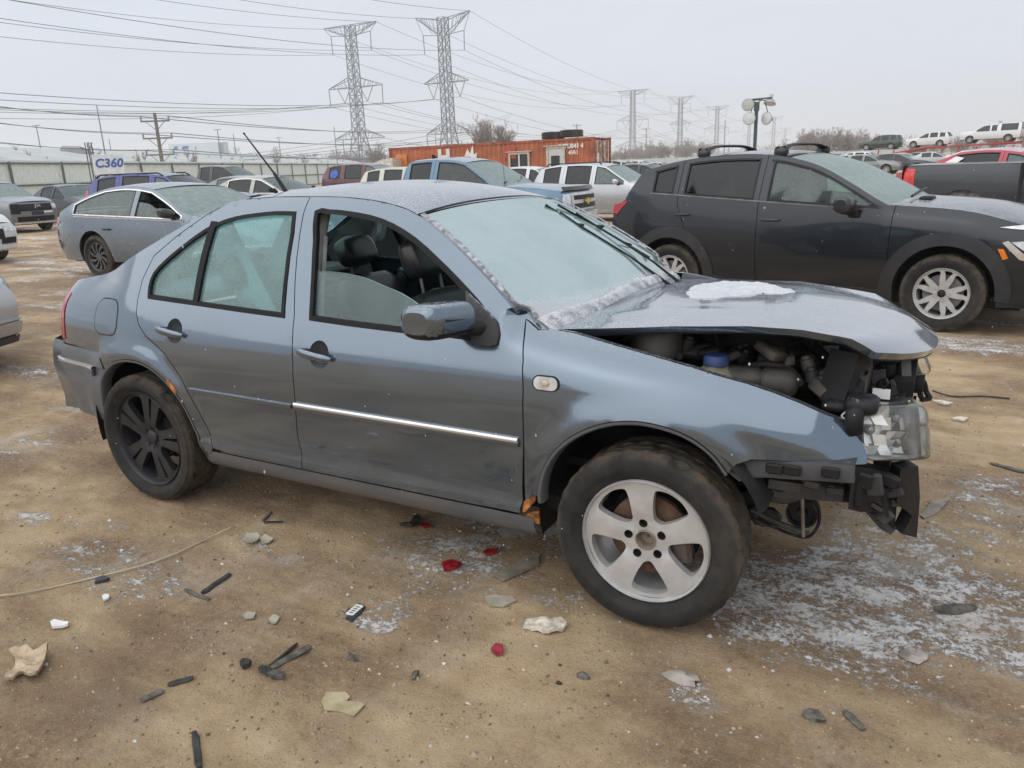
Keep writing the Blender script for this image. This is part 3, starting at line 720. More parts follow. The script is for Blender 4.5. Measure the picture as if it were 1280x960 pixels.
# ---- cabin
def seat(name, x, y, zc, recline=.32, w_=.50, parent=hero, rest=True):
    s_ = thing(name, None, None); s_.parent = parent
    def soft(c, size, rot, nm, b=.06):
        mb = MB(); nx, ny, nz = [q/2 for q in size]; rows = []
        for k in range(9):
            ph = -math.pi/2+math.pi*k/8; cz = math.sin(ph); cr = max(.0, math.cos(ph))**.45
            ringp = []
            for i in range(24):
                t = 2*math.pi*i/24; cs, sn = math.cos(t), math.sin(t)
                p = Vector((nx*cr*abs(cs)**.45*(1 if cs > 0 else -1), ny*cr*abs(sn)**.45*(1 if sn > 0 else -1), nz*abs(cz)**.6*(1 if cz > 0 else -1)))
                ringp.append(rot @ p+Vector(c))
            rows.append(ringp)
        mb.grid(rows, True); return mb.obj(nm, LEATHER, s_, 180)
    rot = Matrix.Rotation(-recline, 3, 'Y')
    soft((x+.28, y, zc-.42), (.55, w_, .18), Matrix.Identity(3), 'seat_cushion')
    soft((x, y, zc), (.15, w_, .64), rot, 'seat_back')
    if rest:
        top = Vector((x, y, zc))+rot @ Vector((0, 0, .33))
        soft(top+Vector((-.02, 0, .125)), (.12, .27, .17), rot, 'headrest')
        for sy in (-.07, .07): mb = MB(); mb.tube([top+Vector((.005, sy, -.04)), top+Vector((-.015, sy, .08))], .007, 8); mb.obj('headrest_post', STEEL, s_, 60)
    return s_
seat('front_seat', -1.00, -.37, .735); seat('front_seat', -1.00, .37, .735)
seat('rear_seat', -2.02, -.40, .665, .42, .56); seat('rear_seat', -2.02, .42, .665, .42, .56)
mb = MB(); mb.bbox((-1.4, 0, .34), (2.6, 1.5, .06), .02); mb.obj('cabin_floor', VOID, hero)
mb = MB(); mb.bbox((-.62, 0, .86), (.42, 1.36, .18), .06); mb.bbox((-.50, 0, .60), (.12, 1.4, .6), .03); mb.obj('dashboard', flat('dashboard_black', (.03, .03, .032), .6), hero, 50)
mb = MB(); mb.bbox((-2.62, 0, .97), (.55, 1.30, .05), .02); mb.obj('parcel_shelf', CABIN, hero)
mb = MB(); Ms = Matrix.Translation((-.86, .37, .97)) @ Matrix.Rotation(R(-65), 4, 'Y'); mb.lathe([(.185+.015*math.cos(a), .015*math.sin(a)) for a in [2*math.pi*k/8 for k in range(9)]], Ms, 28)
for a in (R(90), R(210), R(330)): mb.bar(Ms @ Vector((0, 0, -.02)), Ms @ Vector((.18*math.cos(a), .18*math.sin(a), 0)), .04, .02)
mb.obj('steering_wheel', BLACK, hero, 60)
for sg in (-1, 1):
    for pts in ([(-1.50, .98), (-1.52, 1.1), (-1.54, 1.25), (-1.56, 1.37)],):
        mb = MB(); mb.tube([(x, sg*(HS(x, z)-.085), z) for x, z in pts], [.05, .045, .04, .035], 8); mb.obj('pillar_trim', HEADLINER, hero, 60)
    mb = MB(); sheet(mb, [(-2.03, .36), (-2.03, .93), (-.62, .93), (-.62, .36)], [], .2, RS(-.06, sg), sg > 0); mb.obj('door_lining', LEATHER, hero, 60)
    mb = MB(); sheet(mb, [(-2.36, .90), (-2.36, 1.02), (-2.18, 1.26), (-2.08, 1.36), (-2.2, 1.33), (-2.5, 1.19), (-2.66, 1.06), (-2.66, .90)], [], .1, RS(-.05, sg), sg > 0); mb.obj('pillar_trim', CABIN, hero, 60)
mb = MB(); mb.tube([(-1.50, -.56, 1.27), (-1.47, -.645, 1.05), (-1.44, -.70, .92)], .010, 6); mb.obj('seat_belt', flat('grey_belt', (.42, .42, .40), .8), hero, 60)
# loose trim panels lying across the rear seat, seen through the wet glass
for px, y, sz, rx_ in (((303, 345), -.45, (.09, .02, .52), -28), ((345, 350), -.3, (.08, .02, .55), 38)):
    c = plane_y(px[0], px[1], y)
    mb = MB(); mb.bbox(c, (.20, .03, .62), .012, Matrix.Rotation(R(rx_), 3, 'Y')); tag(mb.obj('trim_panel', flat('pale_teal_panel', (.30, .42, .42) if rx_ < 0 else (.12, .2, .2), .6), None, 40), 'loose pale trim panel leaning inside the back of the grey sedan' if rx_ < 0 else 'loose dark trim panel leaning inside the back of the grey sedan', 'trim panel')

# ---- engine bay and stripped nose
eng = thing('engine_bay', None, None); eng.parent = hero
ENG = flat('dirty_engine_plastic', (.055, .052, .048), .65, var=.5, vscale=6, bump=.4, bscale=30)
ENG2 = flat('dusty_engine_metal', (.085, .08, .075), .6, .3, var=.5, vscale=9, bump=.4, bscale=40)
mb = MB(); mb.box((-.05, 0, .46), (.70, 1.2, .03)); mb.box((-.42, 0, .72), (.04, 1.36, .50)); mb.box((.10, .60, .66), (.9, .04, .38)); mb.obj('bulkhead', VOID, eng)
mb = MB(); mb.bbox((.10, .02, .70), (.42, .62, .26), .05); mb.bbox((.08, .0, .86), (.50, .44, .09), .04); mb.bbox((.0, .32, .82), (.3, .25, .18), .05); mb.obj('engine_cover', ENG, eng, 50)
mb = MB()
for k in range(4): mb.tube([(.30, -.15+.1*k, .84), (.36, -.15+.1*k, .80), (.38, -.15+.1*k, .66)], .028, 8)
mb.obj('intake_runner', ENG2, eng, 60)
mb = MB(); mb.bbox((.25, -.05, .55), (.5, .7, .25), .04); mb.bbox((.42, .22, .66), (.2, .28, .2), .04); mb.obj('engine_block', ENG2, eng, 50)
c = plane_y(893, 452, -.60)
mb = MB(); mb.bbox((c[0], -.58, c[2]-.09), (.13, .13, .15), .03); mb.tube([(c[0], -.575, c[2]-.05), (c[0], -.575, c[2]-.012)], .036, 12); wr = mb.obj('washer_bottle', flat('yellowed_plastic', (.30, .28, .20), .6, var=.5), eng, 50)
mb = MB(); mb.lathe([(.0, .022), (.034, .022), (.042, .012), (.042, -.01), (.0, -.012)], Matrix.Translation((c[0], -.575, c[2]-.004)), 20); mb.obj('blue_cap', flat('blue_cap', (.045, .085, .24), .6, var=.4), wr, 40)
hoses = [[(780, 423, -.5), (800, 418, -.45), (825, 420, -.4), (845, 430, -.42)], [(790, 430, -.55), (815, 430, -.5), (835, 438, -.5), (850, 446, -.55)], [(905, 440, -.3), (950, 446, -.25), (990, 452, -.2), (1020, 470, -.35)], [(1035, 470, -.5), (1022, 485, -.52), (1030, 500, -.56), (1040, 500, -.58)], [(1060, 500, -.55), (1055, 512, -.60), (1068, 520, -.62), (1062, 530, -.64)], [(1010, 430, -.3), (1030, 445, -.35), (1040, 470, -.4)], [(930, 462, -.5), (955, 455, -.45), (985, 462, -.5), (1000, 480, -.55)]]
for k, h in enumerate(hoses):
    mb = MB(); mb.tube(cat_rom([plane_y(a, b, y) for a, b, y in h], 5), (.016, .013, .02, .007, .006, .018, .014)[k], 8); mb.obj('hose', (ENG2 if k in (0, 1, 6) else BLACK), eng, 60)
mb = MB(); mb.lathe([(.02, .06), (.07, .055), (.085, .02), (.085, -.05)], Matrix.Translation(tuple(plane_y(822, 425, -.52))), 20); mb.obj('strut_top', ENG2, eng, 50)
mb = MB(); mb.bbox(plane_y(868, 438, -.45), (.16, .12, .05), .02); mb.bbox(plane_y(925, 470, -.56), (.16, .10, .06), .02); mb.bbox(plane_y(972, 478, -.55), (.12, .10, .09), .02); mb.obj('fuse_box', ENG, eng, 50)
for k in range(26):                                           # wiring and brackets in the dark
    a = plane_y(rnd.uniform(870, 1060), rnd.uniform(425, 485), rnd.uniform(-.45, -.1)); b = a+np.array([rnd.uniform(-.12, .12), rnd.uniform(-.06, .06), rnd.uniform(-.07, .07)])
    if k == 0: mb = MB()
    mb.tube(cat_rom([a, (a+b)/2+np.array([0, .02, rnd.uniform(-.03, .04)]), b], 4), rnd.choice((.004, .006, .009)), 6)
tag(mb.obj('wiring_loom', ENG, eng, 60), kind='stuff')
FIT = [ENG, ENG2, BLACK, DGREY, flat('engine_tan', (.075, .065, .05), .7, var=.4)]
for k in range(46):                                           # small fittings crowding the bay
    px_, py_ = rnd.uniform(790, 1065), 0; y_ = rnd.uniform(-.55, -.12); lo_ = interp(px_, [780, 900, 1000, 1070], [424, 452, 482, 505]); py_ = lo_-rnd.uniform(-6, 34)*(1 if px_ > 840 else .4)
    p_ = plane_y(px_, py_, y_); rt_ = Matrix.Rotation(rnd.uniform(-.6, .6), 3, 'Y') @ Matrix.Rotation(rnd.uniform(-.8, .8), 3, 'Z'); mb = MB()
    if k % 3: mb.bbox(p_, (rnd.uniform(.03, .10), rnd.uniform(.03, .08), rnd.uniform(.015, .05)), .007, rt_)
    else: mb.lathe([(.0, .03), (.014, .03), (.016, .02), (.022, .018), (.022, -.02), (.0, -.02)], Matrix.Translation(tuple(p_)) @ rt_.to_4x4(), 12)
    mb.obj('engine_fitting', FIT[k % 5], eng, 45)
# radiator support with torn duct, right tower beside the lamp
sup = thing('radiator_support', None, None); sup.parent = hero
mb = MB(); q = [plane_y(*p) for p in ((1042, 500, -.56), (1060, 440, -.52), (1085, 436, -.48), (1108, 440, -.42), (1116, 446, -.40), (1095, 450, -.44), (1078, 470, -.5), (1068, 498, -.54))]
for i in range(3): mb.bar(q[i], q[i+1], .10, .035)
mb.obj('duct', BLACK, sup, 50)
mb = MB(); mb.bar(plane_y(1129, 446, -.30), plane_y(1131, 500, -.34), .03, .04); mb.obj('upright', ENG2, sup, 40); mb = MB(); mb.bar(plane_y(1085, 448, -.45), plane_y(1076, 500, -.5), .03, .05); mb.bar(plane_y(1072, 462, -.5), plane_y(1088, 443, -.44), .012, .01); mb.obj('upright', ENG2, sup, 40)
mb = MB(); mb.tube([plane_y(1092, 462, -.42), plane_y(1094, 500, -.44)], .035, 14); mb.tube([plane_y(1072, 478, -.5), plane_y(1066, 500, -.55)], .022, 12); mb.tube([plane_y(1115, 482, -.38), plane_y(1116, 500, -.4)], .022, 12); mb.obj('lamp_motor', BLACK, sup, 50)
mb = MB(); mb.box((.66, .10, .60), (.05, .95, .34)); mb.box((.70, .1, .80), (.06, 1.0, .05)); mb.obj('radiator', VOID, sup)
for p_, y_, s_ in (((1103, 444), -.36, (.10, .10, .04)), ((1078, 505), -.62, (.09, .10, .05)), ((1100, 497), -.42, (.16, .14, .03)), ((1068, 525), -.66, (.05, .06, .09)), ((1058, 487), -.52, (.07, .08, .05)), ((1110, 470), -.30, (.06, .05, .16)), ((1085, 478), -.42, (.09, .07, .10)), ((1045, 508), -.60, (.08, .05, .04)), ((1118, 452), -.2, (.03, .12, .12))):
    mb = MB(); mb.bbox(plane_y(*p_, y_), s_, .012); mb.obj('lamp_bracket', BLACK, sup, 50)
mb = MB(); mb.box(plane_y(1101, 498, -.5)+np.array([0, 0, .015]), (.05, .012, .03)); mb.obj('sticker', WHITE, sup)
for k in range(14):
    if k == 0: mb = MB()
    a = plane_y(rnd.uniform(1050, 1120), rnd.uniform(445, 500), rnd.uniform(-.5, -.35)); b = a+np.array([rnd.uniform(-.05, .08), rnd.uniform(-.05, .05), rnd.uniform(-.08, .05)])
    mb.tube(cat_rom([a, (a+b)/2+np.array([rnd.uniform(-.02, .02), 0, rnd.uniform(-.03, .02)]), b], 4), rnd.choice((.004, .007, .012)), 6)
mb.obj('cable', BLACK, sup, 60)
mb = MB(); mb.tube(cat_rom([plane_y(*p) for p in ((1074, 496, -.6), (1060, 502, -.62), (1063, 510, -.63), (1052, 520, -.645), (1062, 526, -.65))], 4), .003, 5); mb.obj('bare_wire', flat('bare_wire', (.5, .5, .45), .4), sup, 60)

def headlight(sg, corners, depth, label=None):
    hl = thing('headlight', None, None); hl.parent = hero
    if label: hl['label'] = label
    TL, TR, BR, BL = [Vector(c) for c in corners]; nrm = (TR-TL).cross(BL-TL).normalized()
    if nrm.x < 0: nrm = -nrm
    def pt(u, v, d):
        return TL.lerp(TR, u).lerp(BL.lerp(BR, u), v)+nrm*d
    N = 14; rows = []
    ctr = pt(.5, .5, 0); ol = []
    for i in range(40):
        t = 2*math.pi*i/40; cs, sn = math.cos(t), math.sin(t)
        ol.append((.5+.5*abs(cs)**.24*(1 if cs > 0 else -1), .5+.5*abs(sn)**.24*(1 if sn > 0 else -1)))
    def ringat(k, d): return [pt(.5+(u-.5)*k, .5+(v-.5)*k, d) for u, v in ol]
    mb = MB(); mb.grid([ringat(1, -.045), ringat(1, -.01), ringat(.97, .008), ringat(.90, .020), ringat(.6, .032), ringat(.3, .036), ringat(.02, .037)], True, flip=True); mb.obj('lens', GL_LENS, hl, 60)
    mb = MB(); mb.grid([ringat(1.0, -.045), ringat(.97, -.12), ringat(.85, -.17), ringat(.02, -.18)], True); mb.obj('lamp_housing', BLACK, hl, 60)
    r8 = random.Random(4)                                     # faceted reflector: each facet tilts its own way
    for x0_, x1_, y0_, y1_, nx_, ny_ in ((.05, .50, .06, .94, 4, 5), (.52, .95, .06, .52, 3, 2), (.52, .95, .54, .94, 4, 3)):
        mb = MB()
        for i in range(nx_):
            for j in range(ny_):
                ua, ub, va, vb = lerp(x0_, x1_, i/nx_), lerp(x0_, x1_, (i+1)/nx_), lerp(y0_, y1_, j/ny_), lerp(y0_, y1_, (j+1)/ny_); dd_ = -.035-.055*(1-((i+.5)/nx_*2-1)**2)*(1-((j+.5)/ny_*2-1)**2); tx_, ty_ = r8.uniform(-.014, .014), r8.uniform(-.014, .014)
                mb.add([pt(ua, va, dd_-tx_-ty_), pt(ub, va, dd_+tx_-ty_), pt(ub, vb, dd_+tx_+ty_), pt(ua, vb, dd_-tx_+ty_)], [(0, 3, 2, 1)])
        cu_, cv_ = (x0_+x1_)/2, (y0_+y1_)/2; rr_ = .2; mb.obj('reflector', flat('lamp_reflector', (.93, .94, .95), .15, .30, var=.10, vscale=25), hl)
        mb = MB(); c_ = pt(cu_, cv_, -.055); mb.blob(tuple(c_), .017, 1, 0); mb.obj('bulb', flat('bulb_grey', (.30, .30, .32), .15, .5), hl, 180)
    mb = MB(); mb.grid([ringat(.985, -.02), ringat(.94, -.030), ringat(.93, -.11), ringat(.02, -.115)], True, flip=True); mb.obj('lamp_bezel', flat('lamp_bezel', (.80, .81, .82), .25, .25, var=.18, vscale=12), hl, 60)
    return hl
headlight(-1, [plane_y(1085, 505, -.665), plane_y(1155, 504, -.44), plane_y(1161, 575, -.44), plane_y(1088, 578, -.665)], .16, 'loose right headlight hanging forward of its mount')
headlight(1, [plane_y(1129, 426, .40), plane_y(1143, 426, .58), plane_y(1160, 468, .60), plane_y(1145, 470, .44)], .16, 'left headlight seen edge on')
mb = MB(); q = [plane_y(*p) for p in ((1150, 470, .62), (1156, 480, .62), (1158, 490, .64), (1163, 498, .64), (1152, 500, .62), (1148, 484, .6))]
for i in range(5): mb.tube([q[i], q[i+1]], .012, 5)
mb.bbox(plane_y(1146, 478, .62), (.06, .05, .09), .01); mb.obj('torn_bracket', BLACK, sup, 50)
mb = MB(); mb.bbox(plane_y(1143, 505, .30), (.03, .05, .06), .01); mb.obj('fog_lamp', flat('dull_lens', (.5, .48, .42), .3), sup, 40)
# bumper carrier hanging under the wing
bc = thing('bumper_carrier', None, None); bc.parent = hero
mb = MB()
top_ = [(908, 588), (925, 577), (945, 575), (1000, 577.5), (1069, 582)]
bot_ = [(924, 602), (937, 597), (960, 597), (1000, 600), (1068, 604)]
T_ = [Vector(plane_y(a, b, -.775)) for a, b in top_]; B2 = [Vector(plane_y(a, b, -.785)) for a, b in bot_]
mb.grid([[p+Vector((0, .07, .0)) for p in T_], T_, [p.lerp(q_, .5)+Vector((0, -.004, 0)) for p, q_ in zip(T_, B2)], B2, [p+Vector((0, .08, .0)) for p in B2]])
mb.obj('guide_rail', DGREY, bc, 40)
for a, b in ((968, 586), (990, 588), (1038, 591)):
    mb = MB(); mb.bbox(plane_y(a, b, -.79), (.05, .014, .032), .004); mb.obj('clip', BLACK, bc, 30)
mb = MB(); q = [(1066, 582, 1060, 636), (1085, 585, 1075, 640), (1105, 590, 1106, 640), (1125, 592, 1118, 662)]
rows = [[plane_y(a, b, y) for (a, b, _, _), y in zip(q, (-.74, -.68, -.60, -.52))], [plane_y(c_, d_, y) for (_, _, c_, d_), y in zip(q, (-.74, -.68, -.60, -.52))]]
mb.grid(rows); mb.grid([[p+np.array([-.02, .05, 0]) for p in r] for r in rows], flip=True)
mb.obj('corner_bracket', BLACK, bc, 30)
for k, (px_, py_, y_, s_, a_) in enumerate(((1075, 600, -.70, (.07, .02, .05), .1), (1092, 606, -.66, (.05, .025, .07), -.2), (1110, 600, -.60, (.06, .03, .04), .3), (1086, 628, -.64, (.09, .015, .02), .5), (1100, 622, -.60, (.03, .03, .08), .2), (1118, 616, -.56, (.05, .02, .03), -.4), (1072, 616, -.70, (.02, .03, .09), 0), (1106, 645, -.56, (.04, .02, .05), .7), (955, 590, -.76, (.03, .03, .02), 0), (1015, 604, -.70, (.05, .03, .03), .1), (975, 604, -.70, (.04, .03, .05), .2), (1045, 612, -.66, (.06, .03, .03), -.1))):
    mb = MB(); mb.bbox(plane_y(px_, py_, y_), s_, .006, Matrix.Rotation(a_, 3, 'Y')); mb.obj('broken_bracket', (BLACK, DGREY)[k % 2], bc, 40)
mb = MB(); L_ = [(1126, 586), (1148, 583), (1150, 622), (1146, 672), (1128, 668), (1140, 645), (1121, 628), (1122, 616)]
ys = (-.55, -.47, -.45, -.45, -.53, -.5, -.56, -.56)
P_ = [Vector(plane_y(a, b, y)) for (a, b), y in zip(L_, ys)]; nb = [p+Vector((-.03, .03, .006)) for p in P_]; n_ = len(P_)
mb.add(P_+nb, [(0, 7, 2, 1), (7, 6, 5, 2), (2, 5, 4, 3), (n_, n_+1, n_+2, n_+7), (n_+7, n_+2, n_+5, n_+6), (n_+2, n_+3, n_+4, n_+5)]+[(i, (i+1) % n_, n_+(i+1) % n_, n_+i) for i in range(n_)]); mb.obj('splash_guard', BLACK, bc, 30, 'torn plastic flap hanging at the corner')
mb = MB(); mb.bar(plane_y(945, 604, -.66), plane_y(1120, 618, -.5), .08, .05); mb.bar(plane_y(960, 600, -.7), plane_y(1000, 606, -.68), .06, .03); mb.bar(plane_y(1090, 636, -.55), plane_y(1110, 660, -.5), .05, .03); mb.obj('crash_bar', DGREY, bc, 40)
for a, b, y, r_ in ((1003, 640, -.45, .052), (935, 618, -.60, .05)):
    cc = Vector(plane_y(a, b, y)); Mq = Matrix.Translation(cc) @ Matrix.Rotation(R(90), 4, 'X')
    mb = MB(); mb.lathe([(0, .012), (r_*.3, .014), (r_*.35, .0), (r_*.8, .0), (r_*.85, .02), (r_, .02), (r_, -.05), (0, -.05)], Mq, 24); mb.obj('pulley', BLACK, bc, 40)
mb = MB(); mb.tube([plane_y(1003, 590, -.62), plane_y(1003, 628, -.62), plane_y(1004, 671, -.62)], .006, 6); mb.obj('bracket_rod', flat('rusty_steel', (.30, .27, .24), .5, .5, var=.4), bc, 60)
mb = MB(); mb.tube(cat_rom([plane_y(*p) for p in ((1018, 625, -.5), (1024, 640, -.5), (1022, 658, -.5), (1010, 671, -.52), (990, 668, -.52), (960, 655, -.52), (935, 640, -.52))], 5), .006, 6); mb.obj('cable', BLACK, bc, 60)
mb = MB(); mb.tube([plane_y(938, 638, -.5), plane_y(975, 655, -.48), plane_y(1010, 668, -.45)], .012, 8); mb.bbox(plane_y(955, 645, -.42), (.12, .10, .07), .03); mb.bbox(plane_y(975, 608, -.5), (.16, .12, .10), .03); mb.obj('lower_arm', ENG2, bc, 50)
mb = MB(); mb.bbox((-1.28, 0, .27), (1.5, 1.58, .06), .03); mb.bbox((-2.9, 0, .42), (.6, 1.3, .2), .05); mb.obj('underbody', VOID, hero)
for x, y in ((-1.35, 0),):
    mb = MB(); mb.tube([(-.4, -.1, .24), (-2.2, -.1, .22), (-2.6, -.3, .26)], .03, 8); mb.obj('exhaust_pipe', ENG2, hero, 60)

# ---------------------------------------------------------------- wheels
def tyre_mesh(R_, Rr, W, seg=96, tread=True):
    """outer side at -y; turned about the y axis; grooves and shoulder blocks are real"""
    h = W/2; prof = [(Rr-.012, -h*.62), (Rr+.004, -h*.80), (Rr+.010, -h*.84), (lerp(Rr, R_, .35), -h*1.0), (lerp(Rr, R_, .38), -h*1.012), (lerp(Rr, R_, .60), -h*1.01), (lerp(Rr, R_, .80), -h*.95), (R_-.012, -h*.86), (R_-.004, -h*.76)]
    n0 = len(prof)-2
    g = .008 if tread else .0
    for a, b in ((-.70, -.44), (-.38, -.06), (.06, .38), (.44, .70)):
        prof += [(R_-g, h*(a-.02)), (R_, h*a), (R_, h*b), (R_-g, h*(b+.02))]
    prof += [(R_-.004, h*.76), (R_-.03, h*.95), (Rr, h*.8), (Rr-.012, h*.6)]
    rows = []
    for k, (r, y) in enumerate(prof):
        row = []
        for i in range(seg):
            rr = r
            if tread and n0+2 <= k < len(prof)-5 and i % 3 == (0 if y < 0 else 1): rr = min(r, R_-.005)
            t = 2*math.pi*(i+ (.35*(y/h) if tread else 0))/seg; row.append((rr*math.cos(t), y, rr*math.sin(t)))
        rows.append(row)
    return MB().grid(rows, True, flip=True)
def rim_mesh(Rr, W, holes, depth, off, lip=.014, step=.02, rf=None):
    """alloy face with open windows plus barrel; holes are outlines in the wheel plane"""
    mb = MB(); y0 = -W/2*.80; ro = rf or Rr-lip
    sheet(mb, ellipse(0, 0, ro, ro, 48), holes, step, lambda u, v: (u, y0+off+depth(math.hypot(u, v), math.atan2(v, u)), v), False, lambda p: (p[0]*.985, p[1]+.028, p[2]*.985))
    mb.grid([[(r*math.cos(2*math.pi*i/48), y, r*math.sin(2*math.pi*i/48)) for i in range(48)] for r, y in ((ro, y0+off+depth(ro, 0)), (ro+.004, y0-.001), (Rr-.004, y0-.006), (Rr, y0-.002), (Rr+.002, y0+.012))], True, flip=True)
    mb.grid([[(r*math.cos(2*math.pi*i/48), y, r*math.sin(2*math.pi*i/48)) for i in range(48)] for r, y in ((ro, y0+off+.01), (ro-.008, y0+.05), (ro-.014, W/2*.8))], True, flip=True)
    return mb
def polar(l): return [(r*math.cos(R(a)), r*math.sin(R(a))) for r, a in l]
def rounded(l, k=3): return cat_rom([l[-1]]+list(l)+[l[0], l[1]], k)[k:-2*k] if False else cat_rom(list(l)+[l[0]], k)[:-1]
def hub_bits(w_, Rr, yface, n=5, rb=.052, mat=None, bore=.03, cap=None, rot=0.0):
    for i in range(n):
        mb = MB(); a = R(rot+360*i/n); mb.lathe([(.0, .022), (.0125, .022), (.0138, .0), (.0145, -.001), (.0150, .004)], Matrix.Translation((rb*math.cos(a), yface, rb*math.sin(a))) @ Matrix.Rotation(R(90), 4, 'X') @ Matrix.Rotation(R(180), 4, 'X'), 12)
        mb.obj('lug_hole', VOID if mat is None else mat, w_, 40)
    mb = MB(); My = Matrix.Translation((0, yface, 0)) @ Matrix.Rotation(R(90), 4, 'X')
    if cap is None:
        mb.lathe([(0, -.034), (bore*.75, -.032), (bore*.80, -.004), (bore*.92, .003), (bore*1.0, .002), (bore*1.02, -.01)], My, 24); mb.obj('hub_bore', flat('dirty_hub', (.20, .17, .14), .6, .4, var=.5), w_, 50)
    else:
        mb.lathe([(0, .006), (bore*.8, .005), (bore, -.001), (bore, -.02)], My, 24); mb.obj('centre_cap', cap, w_, 50)
def brake(w_, r_, W, mat=None):
    mb = MB(); My = Matrix.Translation((0, -W*.12, 0)) @ Matrix.Rotation(R(90), 4, 'X')
    mb.lathe([(0, .008), (.07, .008), (.075, -.005), (r_, -.005), (r_, -.025), (0, -.025)], My, 32); mb.obj('brake_disc', mat or flat('rusty_disc', (.13, .075, .052), .75, .3, var=.5, vscale=12), w_, 40)
    mb = MB(); mb.lathe([(r_+.02, -.05), (.02, -.05)], Matrix.Translation((0, 0, 0)) @ Matrix.Rotation(R(90), 4, 'X'), 24); mb.obj('backing_plate', VOID, w_)

def wheel(parent, x, y, z, R_, Rr, W, style, rimmat, steer=0.0, roll=0.0, name='wheel', tread=True, camber=0.0, bored=False):
    w_ = thing(name, None, None, (x, y, z)); w_.parent = parent
    w_.rotation_mode = 'ZXY'; w_.rotation_euler = (camber, R(roll), (0 if y < 0 else math.pi)+steer)
    tyre_mesh(R_, Rr, W, 96 if tread else 40, tread).obj('tyre', RUBBER, w_, 38)
    holes = []; rb = Rr/.21; depth = lambda r, t: .010*math.cos(min(1, r/(Rr*.8))*math.pi*.5) ; off = .012
    if style == 'five':                                      # five broad paddles
        for i in range(5):
            a = 90+36+72*i
            holes.append(rounded(polar([(.082*rb, a-11), (.075*rb, a), (.082*rb, a+11), (.12*rb, a+18.5), (.158*rb, a+20.5), (.180*rb, a+19), (.187*rb, a+9), (.188*rb, a), (.187*rb, a-9), (.180*rb, a-19), (.158*rb, a-20.5), (.12*rb, a-18.5)]), 3))
        if bored: holes += [ellipse(.060*math.cos(R(164+72*i)), .060*math.sin(R(164+72*i)), .0145, .0145, 14) for i in range(5)]+[ellipse(0, 0, .031, .031, 20)]
        depth = lambda r, t: -.004+.030*max(0, 1-r/(.17*rb))**1.2*0+.022*max(0, 1-((r-.0)/(.10*rb))**2)*.6+.006*abs(math.sin(2.5*(t-math.pi/2)))**2*(r > .06*rb)
    elif style == 'twin':                                    # five pairs of spokes, black
        for i in range(5):
            a = 90+36+72*i
            holes.append(rounded(polar([(.078*rb, a-11), (.068*rb, a), (.078*rb, a+11), (.12*rb, a+15.5), (.176*rb, a+17), (.189*rb, a+8), (.190*rb, a), (.189*rb, a-8), (.176*rb, a-17), (.12*rb, a-15.5)]), 3))
            b = 90+72*i
            holes.append(rounded(polar([(.095*rb, b-2.6), (.088*rb, b), (.095*rb, b+2.6), (.15*rb, b+2.5), (.184*rb, b+2.8), (.188*rb, b), (.184*rb, b-2.8), (.15*rb, b-2.5)]), 2))
        depth = lambda r, t: .004+.020*max(0, 1-(r/(.08*rb))**2)
    elif style == 'vee':                                     # five split spokes
        for i in range(5):
            a = 90+36+72*i
            holes.append(rounded(polar([(.070*rb, a-6), (.066*rb, a), (.070*rb, a+6), (.13*rb, a+13), (.172*rb, a+17), (.186*rb, a+12), (.187*rb, a), (.186*rb, a-12), (.172*rb, a-17), (.13*rb, a-13)]), 3))
            b = 90+72*i
            holes.append(rounded(polar([(.11*rb, b-1.5), (.105*rb, b), (.11*rb, b+1.5), (.16*rb, b+7), (.184*rb, b+10), (.187*rb, b), (.184*rb, b-10), (.16*rb, b-7)]), 2))
    elif style == 'swirl':
        for i in range(10):
            a = 36*i
            holes.append(rounded(polar([(.06*rb, a-8), (.058*rb, a), (.06*rb, a+9), (.12*rb, a+6), (.178*rb, a-4), (.186*rb, a-12), (.184*rb, a-22), (.174*rb, a-24), (.12*rb, a-12)]), 2))
    elif style == 'multi':
        for i in range(10):
            a = 36*i+18
            holes.append(rounded(polar([(.07*rb, a-9), (.066*rb, a), (.07*rb, a+9), (.15*rb, a+12), (.184*rb, a+12), (.187*rb, a), (.184*rb, a-12), (.15*rb, a-12)]), 2))
    rim_mesh(Rr, W, holes, depth, off, lip=.009 if bored else .014, step=.018 if tread else .05).obj('rim', rimmat, w_, 38)
    yf = -W/2*.80+off+depth(.05*rb, 0)-.002
    return w_, yf
BLKRIM = flat('matt_black_rim', (.030, .029, .034), .5, .3, var=.3, vscale=10, bump=.05)
fw, yf = wheel(hero, 0.0, -.757, .318, .318, .218, .205, 'five', ALLOY, steer=R(1.5), roll=-6, bored=True)
hub_bits(fw, .218, yf, 5, .060, bore=.035, rot=164); brake(fw, .14, .205)
mb = MB(); mb.bbox((.10, .01, -.04), (.07, .06, .14), .015); mb.obj('brake_caliper', flat('caliper_grey', (.16, .14, .12), .6, .4, var=.4), fw, 40)
rw_, yf = wheel(hero, -2.513, -.755, .318, .318, .238, .215, 'twin', BLKRIM, roll=14)
hub_bits(rw_, .238, yf, 5, .054, bore=.036, rot=90, cap=BLKRIM); brake(rw_, .12, .215, VOID)
for x in (0.0, -2.513):
    w2, yf = wheel(hero, x, .757, .318, .318, .218, .205, 'five', ALLOY, tread=False)
